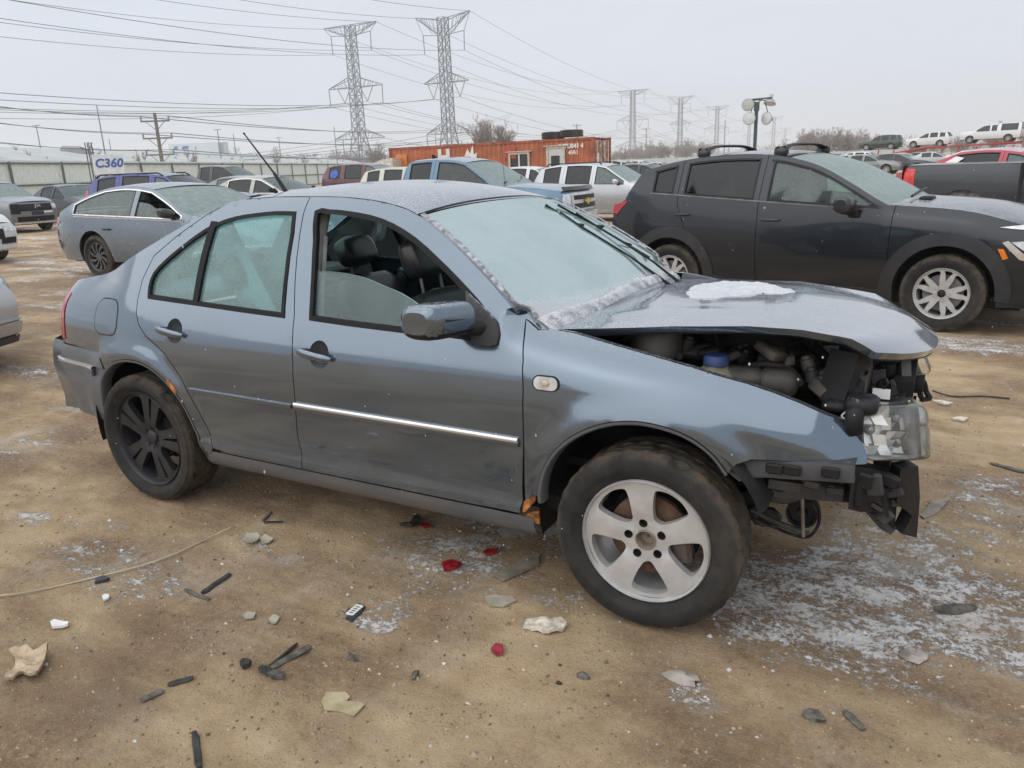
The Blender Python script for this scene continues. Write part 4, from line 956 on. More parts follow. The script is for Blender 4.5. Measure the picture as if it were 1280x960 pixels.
SNOWSPOTS = [(-0.89, -1.17, 0.14, 0.12, 0.9), (-0.86, -0.74, 0.33, 0.21, 0.8), (-0.95, -0.89, 0.2, 0.14, 0.6), (0.46, -0.55, 0.46, 0.25, 0.95), (0.14, -0.56, 0.31, 0.16, 0.8), (0.73, 0.07, 0.33, 0.43, 0.9), (0.99, -0.24, 0.26, 0.34, 0.9), (-0.33, -0.79, 0.16, 0.11, 0.6), (-0.5, -0.26, 0.13, 0.28, 0.7), (-2.02, -1.39, 0.43, 0.16, 0.75), (-2.87, -1.26, 0.12, 0.08, 0.9), (-2.5, -1.18, 0.21, 0.08, 0.5), (-3.95, -0.68, 0.36, 0.25, 0.7), (-3.94, -0.45, 0.3, 0.19, 0.6), (-5.59, 0.43, 0.54, 0.26, 0.6), (-2.18, -1.28, 0.29, 0.11, 0.5), (0.26, -1.11, 0.08, 0.07, 0.8), (0.99, 4.03, 0.51, 0.43, 0.9), (-2.16, -0.42, 0.13, 0.16, 0.3), (-0.78, -0.35, 0.19, 0.12, 0.7), (0.35, -0.76, 0.21, 0.12, 0.6), (1.08, 0.63, 0.21, 0.45, 0.7), (-1.82, -1.8, 0.23, 0.09, 0.35), (-1.61, -1.01, 0.19, 0.08, 0.5)]
# ---------------------------------------------------------------- the ground: one sheet, fine near the camera
def graded(lo, hi, c0, c1, d, g=1.09):
    a = list(np.arange(c0, c1+1e-6, d)); s = d; x = c1
    while x < hi: s *= g; x += s; a.append(x)
    s = d; x = c0; b = []
    while x > lo: s *= g; x -= s; b.append(x)
    return np.array(b[::-1]+a)
gx = graded(-1500, 1300, -4.6, 2.6, .022); gy = graded(-500, 1500, -2.6, 1.6, .022)
def vnoise(X, Y, s, seed):                                    # smooth value noise on arrays
    r = np.random.RandomState(seed); T = r.rand(256, 256); x = X*s; y = Y*s
    i = np.floor(x).astype(int); j = np.floor(y).astype(int); u = x-i; v = y-j; u = u*u*(3-2*u); v = v*v*(3-2*v)
    g = lambda a, b: T[a % 256, b % 256]
    return (g(i, j)*(1-u)+g(i+1, j)*u)*(1-v)+(g(i, j+1)*(1-u)+g(i+1, j+1)*u)*v-.5
GX, GY = np.meshgrid(gx, gy)
D = np.hypot(GX-CO[0], GY-CO[1])
PADS = [(2.6, 14.3, 4.5, -.10), (-8.4, 11.4, 4.5, -.14), (-8.8, 20.8, 5, -.26)]+[(float(far(px, py, D_)[0])-1.4, float(far(px, py, D_)[1])-.2, 4.5, dz) for px, py, D_, dz in ((318, 215, 42, .25), (362, 222, 31, .10), (392, 222, 25, .07), (508, 214, 33, .15), (712, 205, 33, -.25))]
def ground_h(X, Y):
    D = np.hypot(X-CO[0], Y-CO[1])
    near = np.clip(1.2-D/14, 0, 1); mid = np.clip((D-3)/6, 0, 1)*np.clip((70-D)/40, 0, 1)
    h = near*(.034*vnoise(X, Y, 1.1, 1)+.020*vnoise(X, Y, 3.7, 2)+.013*vnoise(X, Y, 9, 3)+.007*vnoise(X, Y, 17, 4))
    w_ = Y*.95+.25*X+.9*vnoise(X, Y, .25, 5)
    h += mid*(.055*vnoise(X*.18, w_, 1.5, 6)+.03*vnoise(X*.3, w_, 4.0, 7))
    for a_, b_, r_, dz in PADS:                              # slow dips and rises of the yard
        h = h+dz*np.exp(-(((X-a_)**2+(Y-b_)**2)/(r_*r_))**2)
    for wx, wy in ((0, -.757), (-2.513, -.757), (0, .757), (-2.513, .757), (-.2, -.3)):   # tyres rest on level spots
        d = np.hypot(X-wx, Y-wy); h = h*np.clip((d-.15)/.5, 0, 1)
    return h
H = ground_h(GX, GY)
nx, ny = len(gx), len(gy)
me = bpy.data.meshes.new('ground'); V = np.stack([GX, GY, H], -1).reshape(-1, 3)
idx = np.arange(nx*ny).reshape(ny, nx); Q = np.stack([idx[:-1, :-1], idx[:-1, 1:], idx[1:, 1:], idx[1:, :-1]], -1).reshape(-1, 4)
me.vertices.add(len(V)); me.vertices.foreach_set('co', V.ravel())
me.loops.add(Q.size); me.loops.foreach_set('vertex_index', Q.ravel().astype(np.int32))
me.polygons.add(len(Q)); me.polygons.foreach_set('loop_start', (np.arange(len(Q))*4).astype(np.int32))
me.update(calc_edges=True); me.polygons.foreach_set('use_smooth', [True]*len(Q))

q = NT('frozen_mud'); p = q.pos()
st = q.mapv(p, (.35, 1.5, 1), (0, 0, 0), (0, 0, R(-8)))      # stretched along the vehicle tracks
n1 = q.noise(p, .9, 6, .6); n2 = q.noise(p, 6, 6, .65); n3 = q.noise(p, 38, 5, .7); n4 = q.noise(st, 1.6, 6, .65)
tan = q.mix(q.ramp(n2, .3, .7), (.54, .385, .225), (.69, .525, .335))
dark = q.mix(q.ramp(n3, .35, .7), (.245, .155, .088), (.385, .265, .158))
base = q.mix(q.ramp(q.math('ADD', q.math('MULTIPLY', n1, .6), q.math('MULTIPLY', n4, .4)), .40, .57), tan, dark)
grit = q.noise(p, 120, 5, .85); peb = q.voro(p, 140)
base = q.mix(q.ramp(grit, .52, .72, 0, .65), base, (.74, .62, .47)); base = q.mix(q.ramp(grit, .47, .30, 0, .62), base, (.20, .13, .072))
base = q.mix(q.math('MULTIPLY', q.ramp(peb, .24, .10), q.ramp(n2, .45, .6, 0, .7)), base, (.50, .44, .36))
wet = q.ramp(q.noise(q.mapv(p, (.7, 1.3, 1)), 1.1, 7, .68, .5), .50, .68, 0, .62)
base = q.mix(wet, base, (.25, .165, .098))
base = q.mix(q.ramp(n3, .62, .80, 0, .5), base, (.58, .47, .33))
base = q.mix(q.ramp(q.voro(p, 75), .20, .06, 0, .55), base, (.56, .49, .40))
base = q.mix(q.math('MULTIPLY', q.ramp(q.voro(p, 31), .11, .05), .6), base, (.15, .11, .08))
# thin crusted snow: drawn out along the tracks, thicker on some stretches of the yard
gk = q.ramp(q.noise(st, .75, 5, .6), .50, .66)
x_, y_, z_ = q.xyz(p)
def near(cx, cy, rx, ry, k):
    d = q.math('ADD', q.math('POWER', q.math('DIVIDE', q.math('SUBTRACT', x_, cx), rx), 2.0), q.math('POWER', q.math('DIVIDE', q.math('SUBTRACT', y_, cy), ry), 2.0))
    return q.ramp(d, 1.0, .0, 0, k)
spots = None
for a in SNOWSPOTS:
    s_ = near(a[0], a[1], a[2]*1.45, a[3]*1.45, a[4]); spots = s_ if spots is None else q.math('MAXIMUM', spots, s_)
far_ = q.ramp(q.math('ADD', q.math('MULTIPLY', x_, -.45), y_), 3.0, 7.0)
dens_ = q.math('ADD', q.math('MAXIMUM', spots, q.math('MULTIPLY', far_, q.math('MULTIPLY_ADD', gk, .60, .36))), q.math('MULTIPLY', gk, .60), clamp=True)
crumb = q.math('ADD', q.math('MULTIPLY', q.noise(q.mapv(p, (.7, 1.1, 1), (0, 0, 0), (0, 0, R(-8))), 9, 7, .78), .50), q.math('MULTIPLY', q.noise(p, 48, 6, .82), .50))
thr = q.math('SUBTRACT', .612, q.math('MULTIPLY', dens_, .138))
snow = q.math('MULTIPLY', q.ramp(q.math('SUBTRACT', crumb, thr), -.02, .045), q.ramp(q.noise(p, 3.2, 4, .7), .28, .6, .45, 1.0))
base = q.mix(q.math('MULTIPLY', q.ramp(q.noise(p, 2.1, 5, .7, .5), .50, .72), q.ramp(dens_, .05, .5, .12, .42)), base, (.72, .68, .64))
base = q.mix(q.math('MULTIPLY', snow, .92), base, (.92, .91, .91))
hgt = q.math('ADD', q.math('MULTIPLY', n2, .5), q.math('ADD', q.math('MULTIPLY', n3, .35), q.math('MULTIPLY', q.noise(p, 160, 3, .7), .2)))
hgt = q.math('ADD', hgt, q.math('ADD', q.math('MULTIPLY', snow, .25), q.math('MULTIPLY', grit, .35)))
q.P(Base_Color=base, Roughness=q.ramp(n1, .3, .7, .95, .72), Normal=q.bump(hgt, 1.0, .03))
q.b.inputs['Specular IOR Level'].default_value = .3
me.materials.append(q.m)
tag(link('ground', me), kind='structure')
# ---------------------------------------------------------------- other vehicles: one builder, each with its own outline
G_TEAL = glass('teal_window', (.40, .55, .54), .45, (.36, .48, .47))
G_FROST = glass('frosted_window', (.5, .65, .62), .9, (.50, .60, .58))
G_TINT = glass('tinted_window', (.06, .065, .07), .10, (.18, .20, .21))
G_CLEAR = glass('light_teal_window', (.62, .80, .77), .35, (.45, .58, .56))
SEATDK = LEATHER
def up_z(U, x):
    xs = [q[0] for q in U][::-1]; zs = [q[1] for q in U][::-1]
    return float(np.interp(x, xs, zs))
class Car:
    pass
def build_car(name, label, loc, rz, mat, W, F, hood, ws, roof, back, deck, rear, wheels, belt, seams, wins, glassm=G_TINT, sill=.27, step=.07,
              group=None, cat='car', tum=.30, nose=(.9, .16), tail=(.8, .14), bow=(.16, .12), rail=.05, side_glass=None, drop_pane=None, chrome=False, clad=None, cladh=None,
              patches=(), fpatches=(), handles=(), skip_wheels=(), mirror=None, glass_ws=None, glass_bk=None, trim=None, wheel_detail=False, cabin=True, lower_mat=None, sgn_list=(-1, 1), crown=.045, roofmat=None, rwin=None, hood_mat=None, panels=True):
    """local frame: x forward from the front axle, right side at -y.  F, rear: end outlines (x, z); hood.. deck: top outline, front to rear"""
    root = thing(name, label, cat, loc, rz, group)
    c = Car(); c.root = root
    segs = [s for s in (hood, ws, roof, back, deck) if s]
    U = []
    for s_ in segs:
        t = cat_rom(s_, 5); U += t if not U else t[1:]
    xf, xr = U[0][0], U[-1][0]; zs0 = sill; H2 = W/2
    bz = lambda x: interp(x, [belt[2], belt[0]], [belt[3], belt[1]]) if len(belt) == 4 else belt[0]
    xfm, xrm = F[0][0], rear[-1][0]; xF = max(p[0] for p in F); xR = min(p[0] for p in rear)
    zr = max(p[1] for p in U)
    xcowl = ws[0][0]; xd = deck[0][0] if deck else (back[-1][0] if back else roof[-1][0])
    def S(x, z):
        y = H2; b = bz(min(max(x, belt[2]), belt[0])); zm = .55*b+.05
        if z < zm: y -= .055*((zm-z)/(zm-sill+1e-6))**2
        elif z < b: y -= .030*((z-zm)/(b-zm))**2
        else: y -= .030+tum*(z-b)+.35*tum*(z-b)**2
        a = max(0, x-(xF-nose[0]))/nose[0]; y -= nose[1]*a**2.4*H2/.9
        a = max(0, (xR+tail[0])-x)/tail[0]; y -= tail[1]*a**2.4*H2/.9
        if x > xcowl-.15 or (deck and x < xd):
            u = up_z(U, x); k = sstep(x, xcowl-.15, xcowl+.1) if x > xcowl-.15 else sstep(-x, -xd, -xd+.2)
            y -= .075*k*min(1, max(0, 1-(u-z)/.15))**2
        return max(y, .1)
    c.S = S
    def mp(off, sg): return lambda x, z: (x, sg*(S(x, z)+off), z)
    def fl(d, sg): return lambda p: (p[0], p[1]-sg*d, p[2])
    wl = wheels['pos']; Rw = wheels['R']; Ra = wheels.get('arch', Rw+.065); zc = Rw+.02
    def lower(x1, x2):
        o = [(x1, sill)]
        for xw in sorted(wl):
            if x1 < xw < x2:
                o += [(xw-Ra, sill)]+[(xw-Ra*math.cos(R(a)), zc+Ra*math.sin(R(a))) for a in range(0, 181, 10)]+[(xw+Ra, sill)]
        return o+[(x2, sill)]
    def upper(x1, x2):                                       # from x2 back to x1
        o = [(x2, up_z(U, x2))]+[p for p in U if x1+1e-4 < p[0] < x2-1e-4]+[(x1, up_z(U, x1))]
        return sorted(o, key=lambda p: -p[0])
    s1, s2, s3 = seams
    xwr = min(wl)
    if s3 is not None and s3 < xwr+Ra+.04: S3 = [(xwr+Ra+.05, sill), (xwr+Ra+.05, zc+.12), (lerp(s3, xwr+Ra+.05, .35), zc+Ra*.95), (s3, max(zc+Ra+.12, bz(s3)-.1)), (s3, up_z(U, s3))]
    elif s3 is not None: S3 = [(s3, sill), (s3, up_z(U, s3))]
    vert = lambda s: [(s, sill), (s-.01, bz(s)*.75), (s, up_z(U, s))]
    Fb = list(F); Rb = list(rear)
    holes = {'front': [], 'rear': [], 'quarter': []}; wpoly = []
    for (xa, xb, pn) in wins:
        ub = [p for p in upper(xa, xb)]; lo = [(xa, bz(xa)-rail), (xb, bz(xb)-rail)]
        pts = lo+[p for p in ub if p[1] > bz(p[0])-rail+.02]
        wp = inset(ccw(dens(pts, .12)), rail); wp = [p for p in wp if p[1] > bz(p[0])-.02]
        holes[pn].append(wp); wpoly.append((wp, pn))
    for sg in sgn_list:
        def panel(nm, poly, hl, m=mat):
            mb = MB(); sheet(mb, inset(ccw(dens(poly, .15)), .003), hl, step, mp(0, sg), sg > 0, fl(.02, sg)); return mb.obj(nm, m, root, 45)
        # front wing .. rear quarter
        lo = lower(s1, F[0][0]-.02); panel('fender', lo+Fb+[p for p in upper(s1, U[0][0])[1:-1]]+vert(s1)[::-1][:-1], [])
        if s3 is None:                                       # two panels only
            panel('body_side', lower(rear[-1][0]+.02, s1)[:-1]+vert(s1)+upper(xr, s1)[1:-1]+Rb, holes['front']+holes['rear']+holes['quarter'])
        else:
            panel('front_door', [(s2, sill)]+vert(s1)+upper(s2, s1)[1:-1]+vert(s2)[::-1][:-1], holes['front'])
            xb3 = S3[0][0]; panel('rear_door', [(xb3, sill)]+vert(s2)+upper(s3, s2)[1:-1]+S3[::-1][:-1], holes['rear'])
            panel('quarter_panel', lower(rear[-1][0]+.02, xb3)[:-1]+S3+upper(xr, s3)[1:-1]+Rb, holes['quarter'])
        for wp, pn in wpoly:
            g_ = (side_glass or {}).get(pn, glassm)
            gp_ = inset(ccw(wp), -.006)
            if drop_pane and pn == 'front' and sg < 0: gp_ = [(x, max(bz(x)-.01, z-drop_pane)) for x, z in gp_]
            mb = MB(); sheet(mb, gp_, [], .15, mp(-.012, sg), sg > 0); mb.obj('window_pane', g_, root, 180)
            mb = MB(); sheet(mb, inset(ccw(wp), -.004 if chrome else -.008), [inset(ccw(wp), .008 if chrome else .010)], .10, mp(.004, sg), sg > 0, fl(.02, sg)); mb.obj('window_frame', BLACK, root, 40)
        if chrome:                                           # one bright line round the whole side glass
            xa = min(w_[0] for w_ in wins)-.02; xb = max(w_[1] for w_ in wins)+.03
            pts = [(xa, bz(xa)-rail), (xb, bz(xb)-rail)]+[p for p in upper(xa, xb) if p[1] > bz(p[0])-rail+.02]
            wp = inset(ccw(dens(pts, .12)), rail-.012); wp = [p for p in wp if p[1] > bz(p[0])-.035]
            mb = MB(); sheet(mb, wp, [inset(ccw(wp), .016)], .10, mp(.008, sg), sg > 0, fl(.02, sg)); mb.obj('window_trim', CHROME, root, 40)
        for xw in wl:
            mb = MB(); rows = []
            for y_, r_ in ((S(xw, zc)-.03, Ra+.0), (H2-.35, Ra+.01), (H2-.36, .05)):
                rows.append([(xw+r_*math.cos(R(a)), sg*y_, zc+r_*math.sin(R(a))) for a in range(-20, 201, 11)])
            mb.grid(rows, flip=sg < 0); mb.obj('wheel_housing', VOID, root, 60)
            if clad:
                mb = MB(); out_ = [(xw+(Ra+cladh)*math.cos(R(a)), zc+(Ra+cladh)*math.sin(R(a))) for a in range(-8, 189, 8)]; inn = [(xw+(Ra-.006)*math.cos(R(a)), zc+(Ra-.006)*math.sin(R(a))) for a in range(-8, 189, 8)]
                sheet(mb, out_+inn[::-1], [], step*.8, mp(.012, sg), sg > 0, fl(.02, sg)); mb.obj('arch_cladding', clad, root, 45)
        if clad:
            for xa, xb in ((min(wl)+Ra-.01, max(wl)-Ra+.01),):
                mb = MB(); sheet(mb, [(xa, sill-.01), (xb, sill-.01), (xb, sill+cladh*.8), (xb-.2, sill+cladh), (xa+.25, sill+cladh*1.1), (xa, sill+cladh*1.6)], [], .1, mp(.012, sg), sg > 0, fl(.02, sg)); mb.obj('sill_cladding', clad, root, 45)
        for xw in wl:
            st = wheels.get('steer', 0) if xw > -.5 else 0
            if xw in skip_wheels and sg < 0: continue
            w_, yf = wheel(root, xw, sg*(S(xw, zc+Ra+.02)-wheels['W']/2-.012), Rw, Rw, wheels['rim'], wheels['W'], wheels['style'], wheels['mat'], steer=st, roll=wheels.get('roll', 0)+23*(xw < -1), tread=wheel_detail and sg < 0)
            if wheel_detail and sg < 0:
                hub_bits(w_, wheels['rim'], yf, 5, .056, bore=.034, cap=BLACK); brake(w_, wheels['rim']*.72, wheels['W'], STEEL)
            else:
                mb = MB(); mb.lathe([(wheels['rim']*.95, -.03), (.02, -.03)], Matrix.Rotation(R(90), 4, 'X'), 16); mb.obj('brake_disc', VOID, w_)
        for hx, hz in handles:
            mb = MB(); y_ = S(hx, hz); mb.tube([(hx-.09, sg*(y_-.005), hz), (hx-.07, sg*(y_+.03), hz), (hx+.07, sg*(y_+.03), hz), (hx+.09, sg*(y_-.005), hz)], .013, 6); mb.obj('door_handle', trim or mat, root, 60)
        for pm, pp in patches:
            mb = MB(); sheet(mb, pp, [], .08, mp(.007, sg), sg > 0, fl(.03, sg)); mb.obj(pm[0], pm[1], root, 40)
        if mirror:
            mx_, mz_, mm = mirror; y_ = S(mx_, mz_); mr = thing('door_mirror', None, None); mr.parent = root
            rows = []
            for t, k in ((-1, .55), (-.85, .9), (-.3, 1), (.6, .95), (1, .6)):
                rows.append(superring((mx_+.02*t, sg*(y_+.13-.11*t), mz_+.01-.02*t), .075*k, .075*k, (1, 0, 0), (0, 0, 1), 16, 2.8))
            mb = MB(); mb.grid(rows, True, sg > 0); mb.add(rows[0], [tuple(range(16))]); mb.add(rows[-1], [tuple(range(16))]); mb.obj('mirror_shell', mm, mr, 60)
            mb = MB(); mb.bbox((mx_+.04, sg*(y_+.0), mz_-.07), (.09, .12, .05), .01); mb.obj('mirror_foot', BLACK, mr, 40)
    def strip(seg, nm, m, n=16, b0=0, b1=0, cr=crown, ins=0.004, drop=0.0):
        pts = cat_rom(seg, 4); rows = []
        for k, (x, z) in enumerate(pts):
            t = k/(len(pts)-1); bw = lerp(b0, b1, t) if not callable(b0) else b0(x); y0 = S(x, z)-ins
            rows.append([(x+bw*(1-abs(2*j/n-1)**2.4), -y0+2*y0*j/n, z-drop+cr*(1-abs(2*j/n-1)**2.2)) for j in range(n+1)])
        mb = MB(); mb.grid(rows); return mb.obj(nm, m, root, 60), rows
    c.hood_rows = None
    _, c.hood_rows = strip(hood, 'hood', hood_mat or mat, b0=bow[0], b1=.06, cr=.04)
    strip(ws, 'windshield', glass_ws or G_FROST, b0=.06, b1=.03, cr=.035, drop=.006, ins=.02)
    strip(roof, 'roof', roofmat or mat, b0=.03, b1=-.02)
    if back: strip(back, 'rear_window', glass_bk or G_TINT, b0=-.02, b1=-.05, cr=.03, drop=.006, ins=.02)
    if deck: strip(deck, 'trunk_lid', mat, b0=-.04, b1=-bow[1], cr=.02)
    def fascia(prof, nm, m, sgnb, b, n=18):
        rows = []
        for x, z in prof:
            y0 = S(x, z); rows.append([(x+sgnb*b*(1-abs(2*j/n-1)**2.6), -y0+2*y0*j/n, z) for j in range(n+1)])
        mb = MB(); mb.grid(rows, flip=sgnb > 0); return mb.obj(nm, m, root, 45), rows
    Fd = dens(F, .12, False); Rd = dens(rear, .12, False)
    fascia(Fd, 'front_bumper', lower_mat or mat, 1, bow[0])
    if rwin is None: fascia(Rd, 'tailgate', mat, -1, bow[1])
    else:
        top = [p for p in Rd if p[1] >= rwin-.001]; bot = [p for p in Rd if p[1] <= rwin+.12]
        fascia(top, 'rear_window', glass_bk or G_TINT, -1, bow[1]); fascia(bot, 'tailgate', mat, -1, bow[1])
    fx = lambda z: float(np.interp(z, [p[1] for p in sorted(F, key=lambda p: p[1])], [p[0] for p in sorted(F, key=lambda p: p[1])]))
    def fpatch(nm, m, u0, u1, z0, z1, off=.012, nu=10, nz=4, rear_=False, parent=root, poly=None):
        rows = []
        for k in range(nz+1):
            z = lerp(z0, z1, k/nz); row = []
            for j in range(nu+1):
                u = lerp(u0, u1, j/nu); x = fx(z); y0 = S(x, z); row.append((x+bow[0]*(1-abs(u)**2.6)+off, u*y0, z))
            rows.append(row)
        mb = MB(); mb.grid(rows)
        ed = rows[0]+[r[-1] for r in rows[1:]]+rows[-1][::-1][1:]+[r[0] for r in rows[::-1][1:]]
        mb.grid([ed, [(x-off-.02, y, z) for x, y, z in ed]], flip=True); return mb.obj(nm, m, parent, 45)
    c.fpatch = fpatch; c.fx = fx; c.bow = bow
    for f in fpatches: fpatch(*f)
    mb = MB(); mb.box(((xfm+xrm)/2, 0, sill+.02), (xF-xR-.5, W*.78, .10)); mb.obj('underbody', VOID, root)
    if cabin:
        mb = MB(); b = min(belt[1], belt[-1]); mb.bbox(((xcowl+xd)/2, 0, b-.28), (xcowl-xd-.1, W*.80, .22), .04)
        k = .0
        mb.obj('cabin', VOID, root)
        xs_ = [s2+.02] if s2 is not None else [(xcowl+xd)/2]
        if s3 is not None: xs_.append((s2+s3)/2-.42)
        for x in xs_:
            for y in (-.38, .38):
                seat('seat', x, y, b-.16, .3, .46, root)
    return c
def rot2(x, y, a): return (x*math.cos(a)-y*math.sin(a), x*math.sin(a)+y*math.cos(a))
def sedan_kw(L=1.0, H=1.0, front=.90, wb=2.8):
    k = wb/2.8
    P = lambda l: [(x*k if x < 0 else x*front/.9, z*H) for x, z in l]
    return dict(F=P([(.86, .24), (.92, .42), (.91, .62), (.86, .74)]), hood=P([(.86, .74), (.6, .86), (.2, .93), (-.3, .985), (-.60, 1.01)]), ws=P([(-.60, 1.01), (-1.0, 1.21), (-1.42, 1.39)]),
                roof=P([(-1.42, 1.39), (-1.8, 1.44), (-2.2, 1.45), (-2.6, 1.42)]), back=P([(-2.6, 1.42), (-2.95, 1.28), (-3.3, 1.11)]), deck=P([(-3.3, 1.11), (-3.55, 1.09), (-3.82, 1.05)]),
                rear=P([(-3.82, 1.05), (-3.90, .9), (-3.92, .6), (-3.84, .3)]), belt=(-.6*k, .96*H, -3.3*k, 1.0*H), seams=(-.52*k, -1.72*k, -2.72*k), wins=((-1.69*k, -.66*k, 'front'), (-2.70*k, -1.75*k, 'rear')), tum=.45, W=1.84)
def suv_kw(H=1.0, wb=2.75, front=.88, W=1.88):
    k = wb/2.75
    P = lambda l: [(x*k if x < 0 else x*front/.88, z*H) for x, z in l]
    return dict(F=P([(.84, .28), (.90, .5), (.90, .8), (.84, .98)]), hood=P([(.84, .98), (.5, 1.06), (.1, 1.11), (-.45, 1.15)]), ws=P([(-.45, 1.15), (-.8, 1.36), (-1.2, 1.60)]),
                roof=P([(-1.2, 1.60), (-1.6, 1.67), (-2.2, 1.70), (-2.9, 1.67), (-3.35, 1.60)]), back=None, deck=None,
                rear=P([(-3.35, 1.60), (-3.55, 1.28), (-3.62, 1.05), (-3.66, .7), (-3.6, .35)]), belt=(-.45*k, 1.09*H, -3.3*k, 1.16*H), seams=(-.42*k, -1.58*k, -2.55*k), wins=((-1.54*k, -.55*k, 'front'), (-2.50*k, -1.62*k, 'rear'), (-3.25*k, -2.62*k, 'quarter')), tum=.36, W=W, rwin=1.1*H)
def truck_kw(cab=-2.66, tailx=-4.75, ext=True):
    return dict(F=[(.93, .36), (1.0, .52), (1.0, .76), (.97, 1.10), (.92, 1.17)], hood=[(.92, 1.17), (.5, 1.24), (0, 1.28), (-.42, 1.30)], ws=[(-.42, 1.30), (-.8, 1.54), (-1.2, 1.78)],
                roof=[(-1.2, 1.78), (-1.5, 1.84), (-2.0, 1.87), (cab+.15, 1.85)], back=[(cab+.15, 1.85), (cab+.03, 1.75), (cab-.05, 1.37)], deck=[(cab-.05, 1.37), ((cab+tailx)/2, 1.37), (tailx, 1.37)],
                rear=[(tailx, 1.37), (tailx-.02, 1.0), (tailx-.02, .75), (tailx+.02, .5)], belt=(-.42, 1.22, cab, 1.23), seams=(-.40, -1.92, cab+.02), wins=((-1.88, -.56, 'front'), (cab+.10, -1.97, 'rear')), tum=.34, W=2.0, bow=(.14, .02), nose=(.7, .12), tail=(.4, .02), sill=.42)
def wset(pos, Rw=.34, rim=.22, W=.22, style='multi', mat=ALLOY, **k): return dict(pos=pos, R=Rw, rim=rim, W=W, style=style, mat=mat, **k)
def no_none(d): return {k: v for k, v in d.items() if not (v is None and k in ())}

# --- charcoal crossover right behind the sedan
KP = paint('charcoal_paint', (.017, .021, .028), .4, .22, .8, .12, coat=.6, spec=.4)
KCL = flat('charcoal_cladding', (.022, .024, .029), .42, var=.2, bump=.05, dust=.5, coat=.3)
KA = -.187
G_KR = glass('dark_blue_window', (.035, .038, .045), .05, (.12, .13, .15)); G_KF = glass('kona_teal_window', (.42, .62, .60), .30, (.40, .52, .50), fscale=3)
kona = build_car('crossover', 'charcoal crossover with black roof bars parked right behind the popped hood', (.979, 5.309, 0), KA, KP, 1.80,
    F=[(.70, .24), (.80, .40), (.81, .62), (.76, .78)], hood=[(.76, .78), (.60, .88), (.40, .955), (.068, 1.035), (-.50, 1.08)], ws=[(-.50, 1.08), (-.80, 1.255), (-1.14, 1.43), (-1.45, 1.52)],
    roof=[(-1.45, 1.52), (-1.65, 1.547), (-1.95, 1.562), (-2.3, 1.55), (-2.65, 1.505), (-2.98, 1.43)], back=None, deck=None, rear=[(-2.98, 1.43), (-3.10, 1.26), (-3.18, 1.13), (-3.36, 1.02), (-3.41, .8), (-3.42, .5), (-3.30, .3)],
    wheels=wset((0, -2.6), .335, .222, .215, 'vee', ALLOY, arch=.40, roll=12), belt=(-.62, 1.055, -2.80, 1.215), seams=(-.44, -1.65, -2.52), wins=((-1.62, -.50, 'front'), (-2.50, -1.67, 'rear'), (-2.86, -2.535, 'quarter')),
    side_glass={'front': G_KF}, glassm=G_KR, step=.045, tum=.40, nose=(.75, .17), tail=(.7, .16), clad=KCL, cladh=.105, rail=.048, handles=((-2.46, .985), (-1.52, .94)), mirror=(-.80, 1.07, flat('mirror_black', (.02, .02, .022), .3, coat=.8)),
    patches=(((('tail_light', REDLENS)), [(-3.13, 1.125), (-3.355, 1.075), (-3.375, .985), (-3.30, .975)]), (('headlight', CLEARLENS), [(.36, .905), (.55, .925), (.66, .86), (.60, .875)]),
             (('lamp_trim', CHROME), [(.40, .785), (.44, .80), (.55, .70), (.70, .64), (.70, .60), (.53, .65)]), (('lower_lamp', CLEARLENS), [(.46, .79), (.62, .80), (.70, .66), (.58, .70)]), (('marker', AMBER), [(.375, .735), (.415, .735), (.455, .66), (.42, .645)])),
    wheel_detail=True, rwin=1.13, crown=.035, glass_ws=G_FROST, sill=.24)
kr = kona.root
for x in (-2.36, -1.55):
    y0 = .62; z0 = 1.55 if x < -2 else 1.535
    cb = thing('roof_bar', None, None); cb.parent = kr
    mb = MB(); rows = []
    for i in range(17):
        u = -1+2*i/16; z = z0+.105-.05*u**4
        rows.append([(x+.045*math.cos(a), u*.60, z+.014*math.sin(a)) for a in [2*math.pi*k/10 for k in range(10)]])
    mb.grid(rows, True); mb.obj('bar', BLACK, cb, 60)
    for sg in (-1, 1):
        mb = MB(); mb.bbox((x-.01, sg*.605, z0+.035), (.14, .075, .10), .03); mb.obj('bar_foot', flat('bar_foot', (.035, .035, .038), .4, bump=.1), cb, 50)
mb = MB(); xs = np.linspace(-2.84, -.66, 30); rows = [[(x, -(kona.S(x, interp(x, [-2.80, -.62], [1.195, 1.035]))+o), interp(x, [-2.80, -.62], [1.195, 1.035])+d) for x in xs] for o, d in ((0, 0), (.009, .001), (.009, .012), (0, .013))]
mb.grid(rows); mb.obj('belt_trim', flat('dark_chrome', (.30, .31, .33), .25, .7), kr, 40)
mb = MB(); mb.bbox((-3.02, 0, 1.425), (.22, 1.02, .03), .012); mb.obj('roof_spoiler', KP, kr, 50)
mb = MB(); mb.prism([(-.20, 0), (-.08, .0), (-.14, .05), (-.18, .055)], .03, Matrix.Translation((-2.5, .015, 1.585)) @ Matrix.Rotation(R(90), 4, 'X')); mb.obj('fin_antenna', BLACK, kr, 40)
mb = MB(); mb.tube([(-.40, -.45, 1.135), (-.42, -.05, 1.165), (-.45, .35, 1.175)], .012, 6); mb.bbox((-.30, -.30, 1.11), (.10, .22, .04), .012); mb.obj('wiper', BLACK, kr, 60)

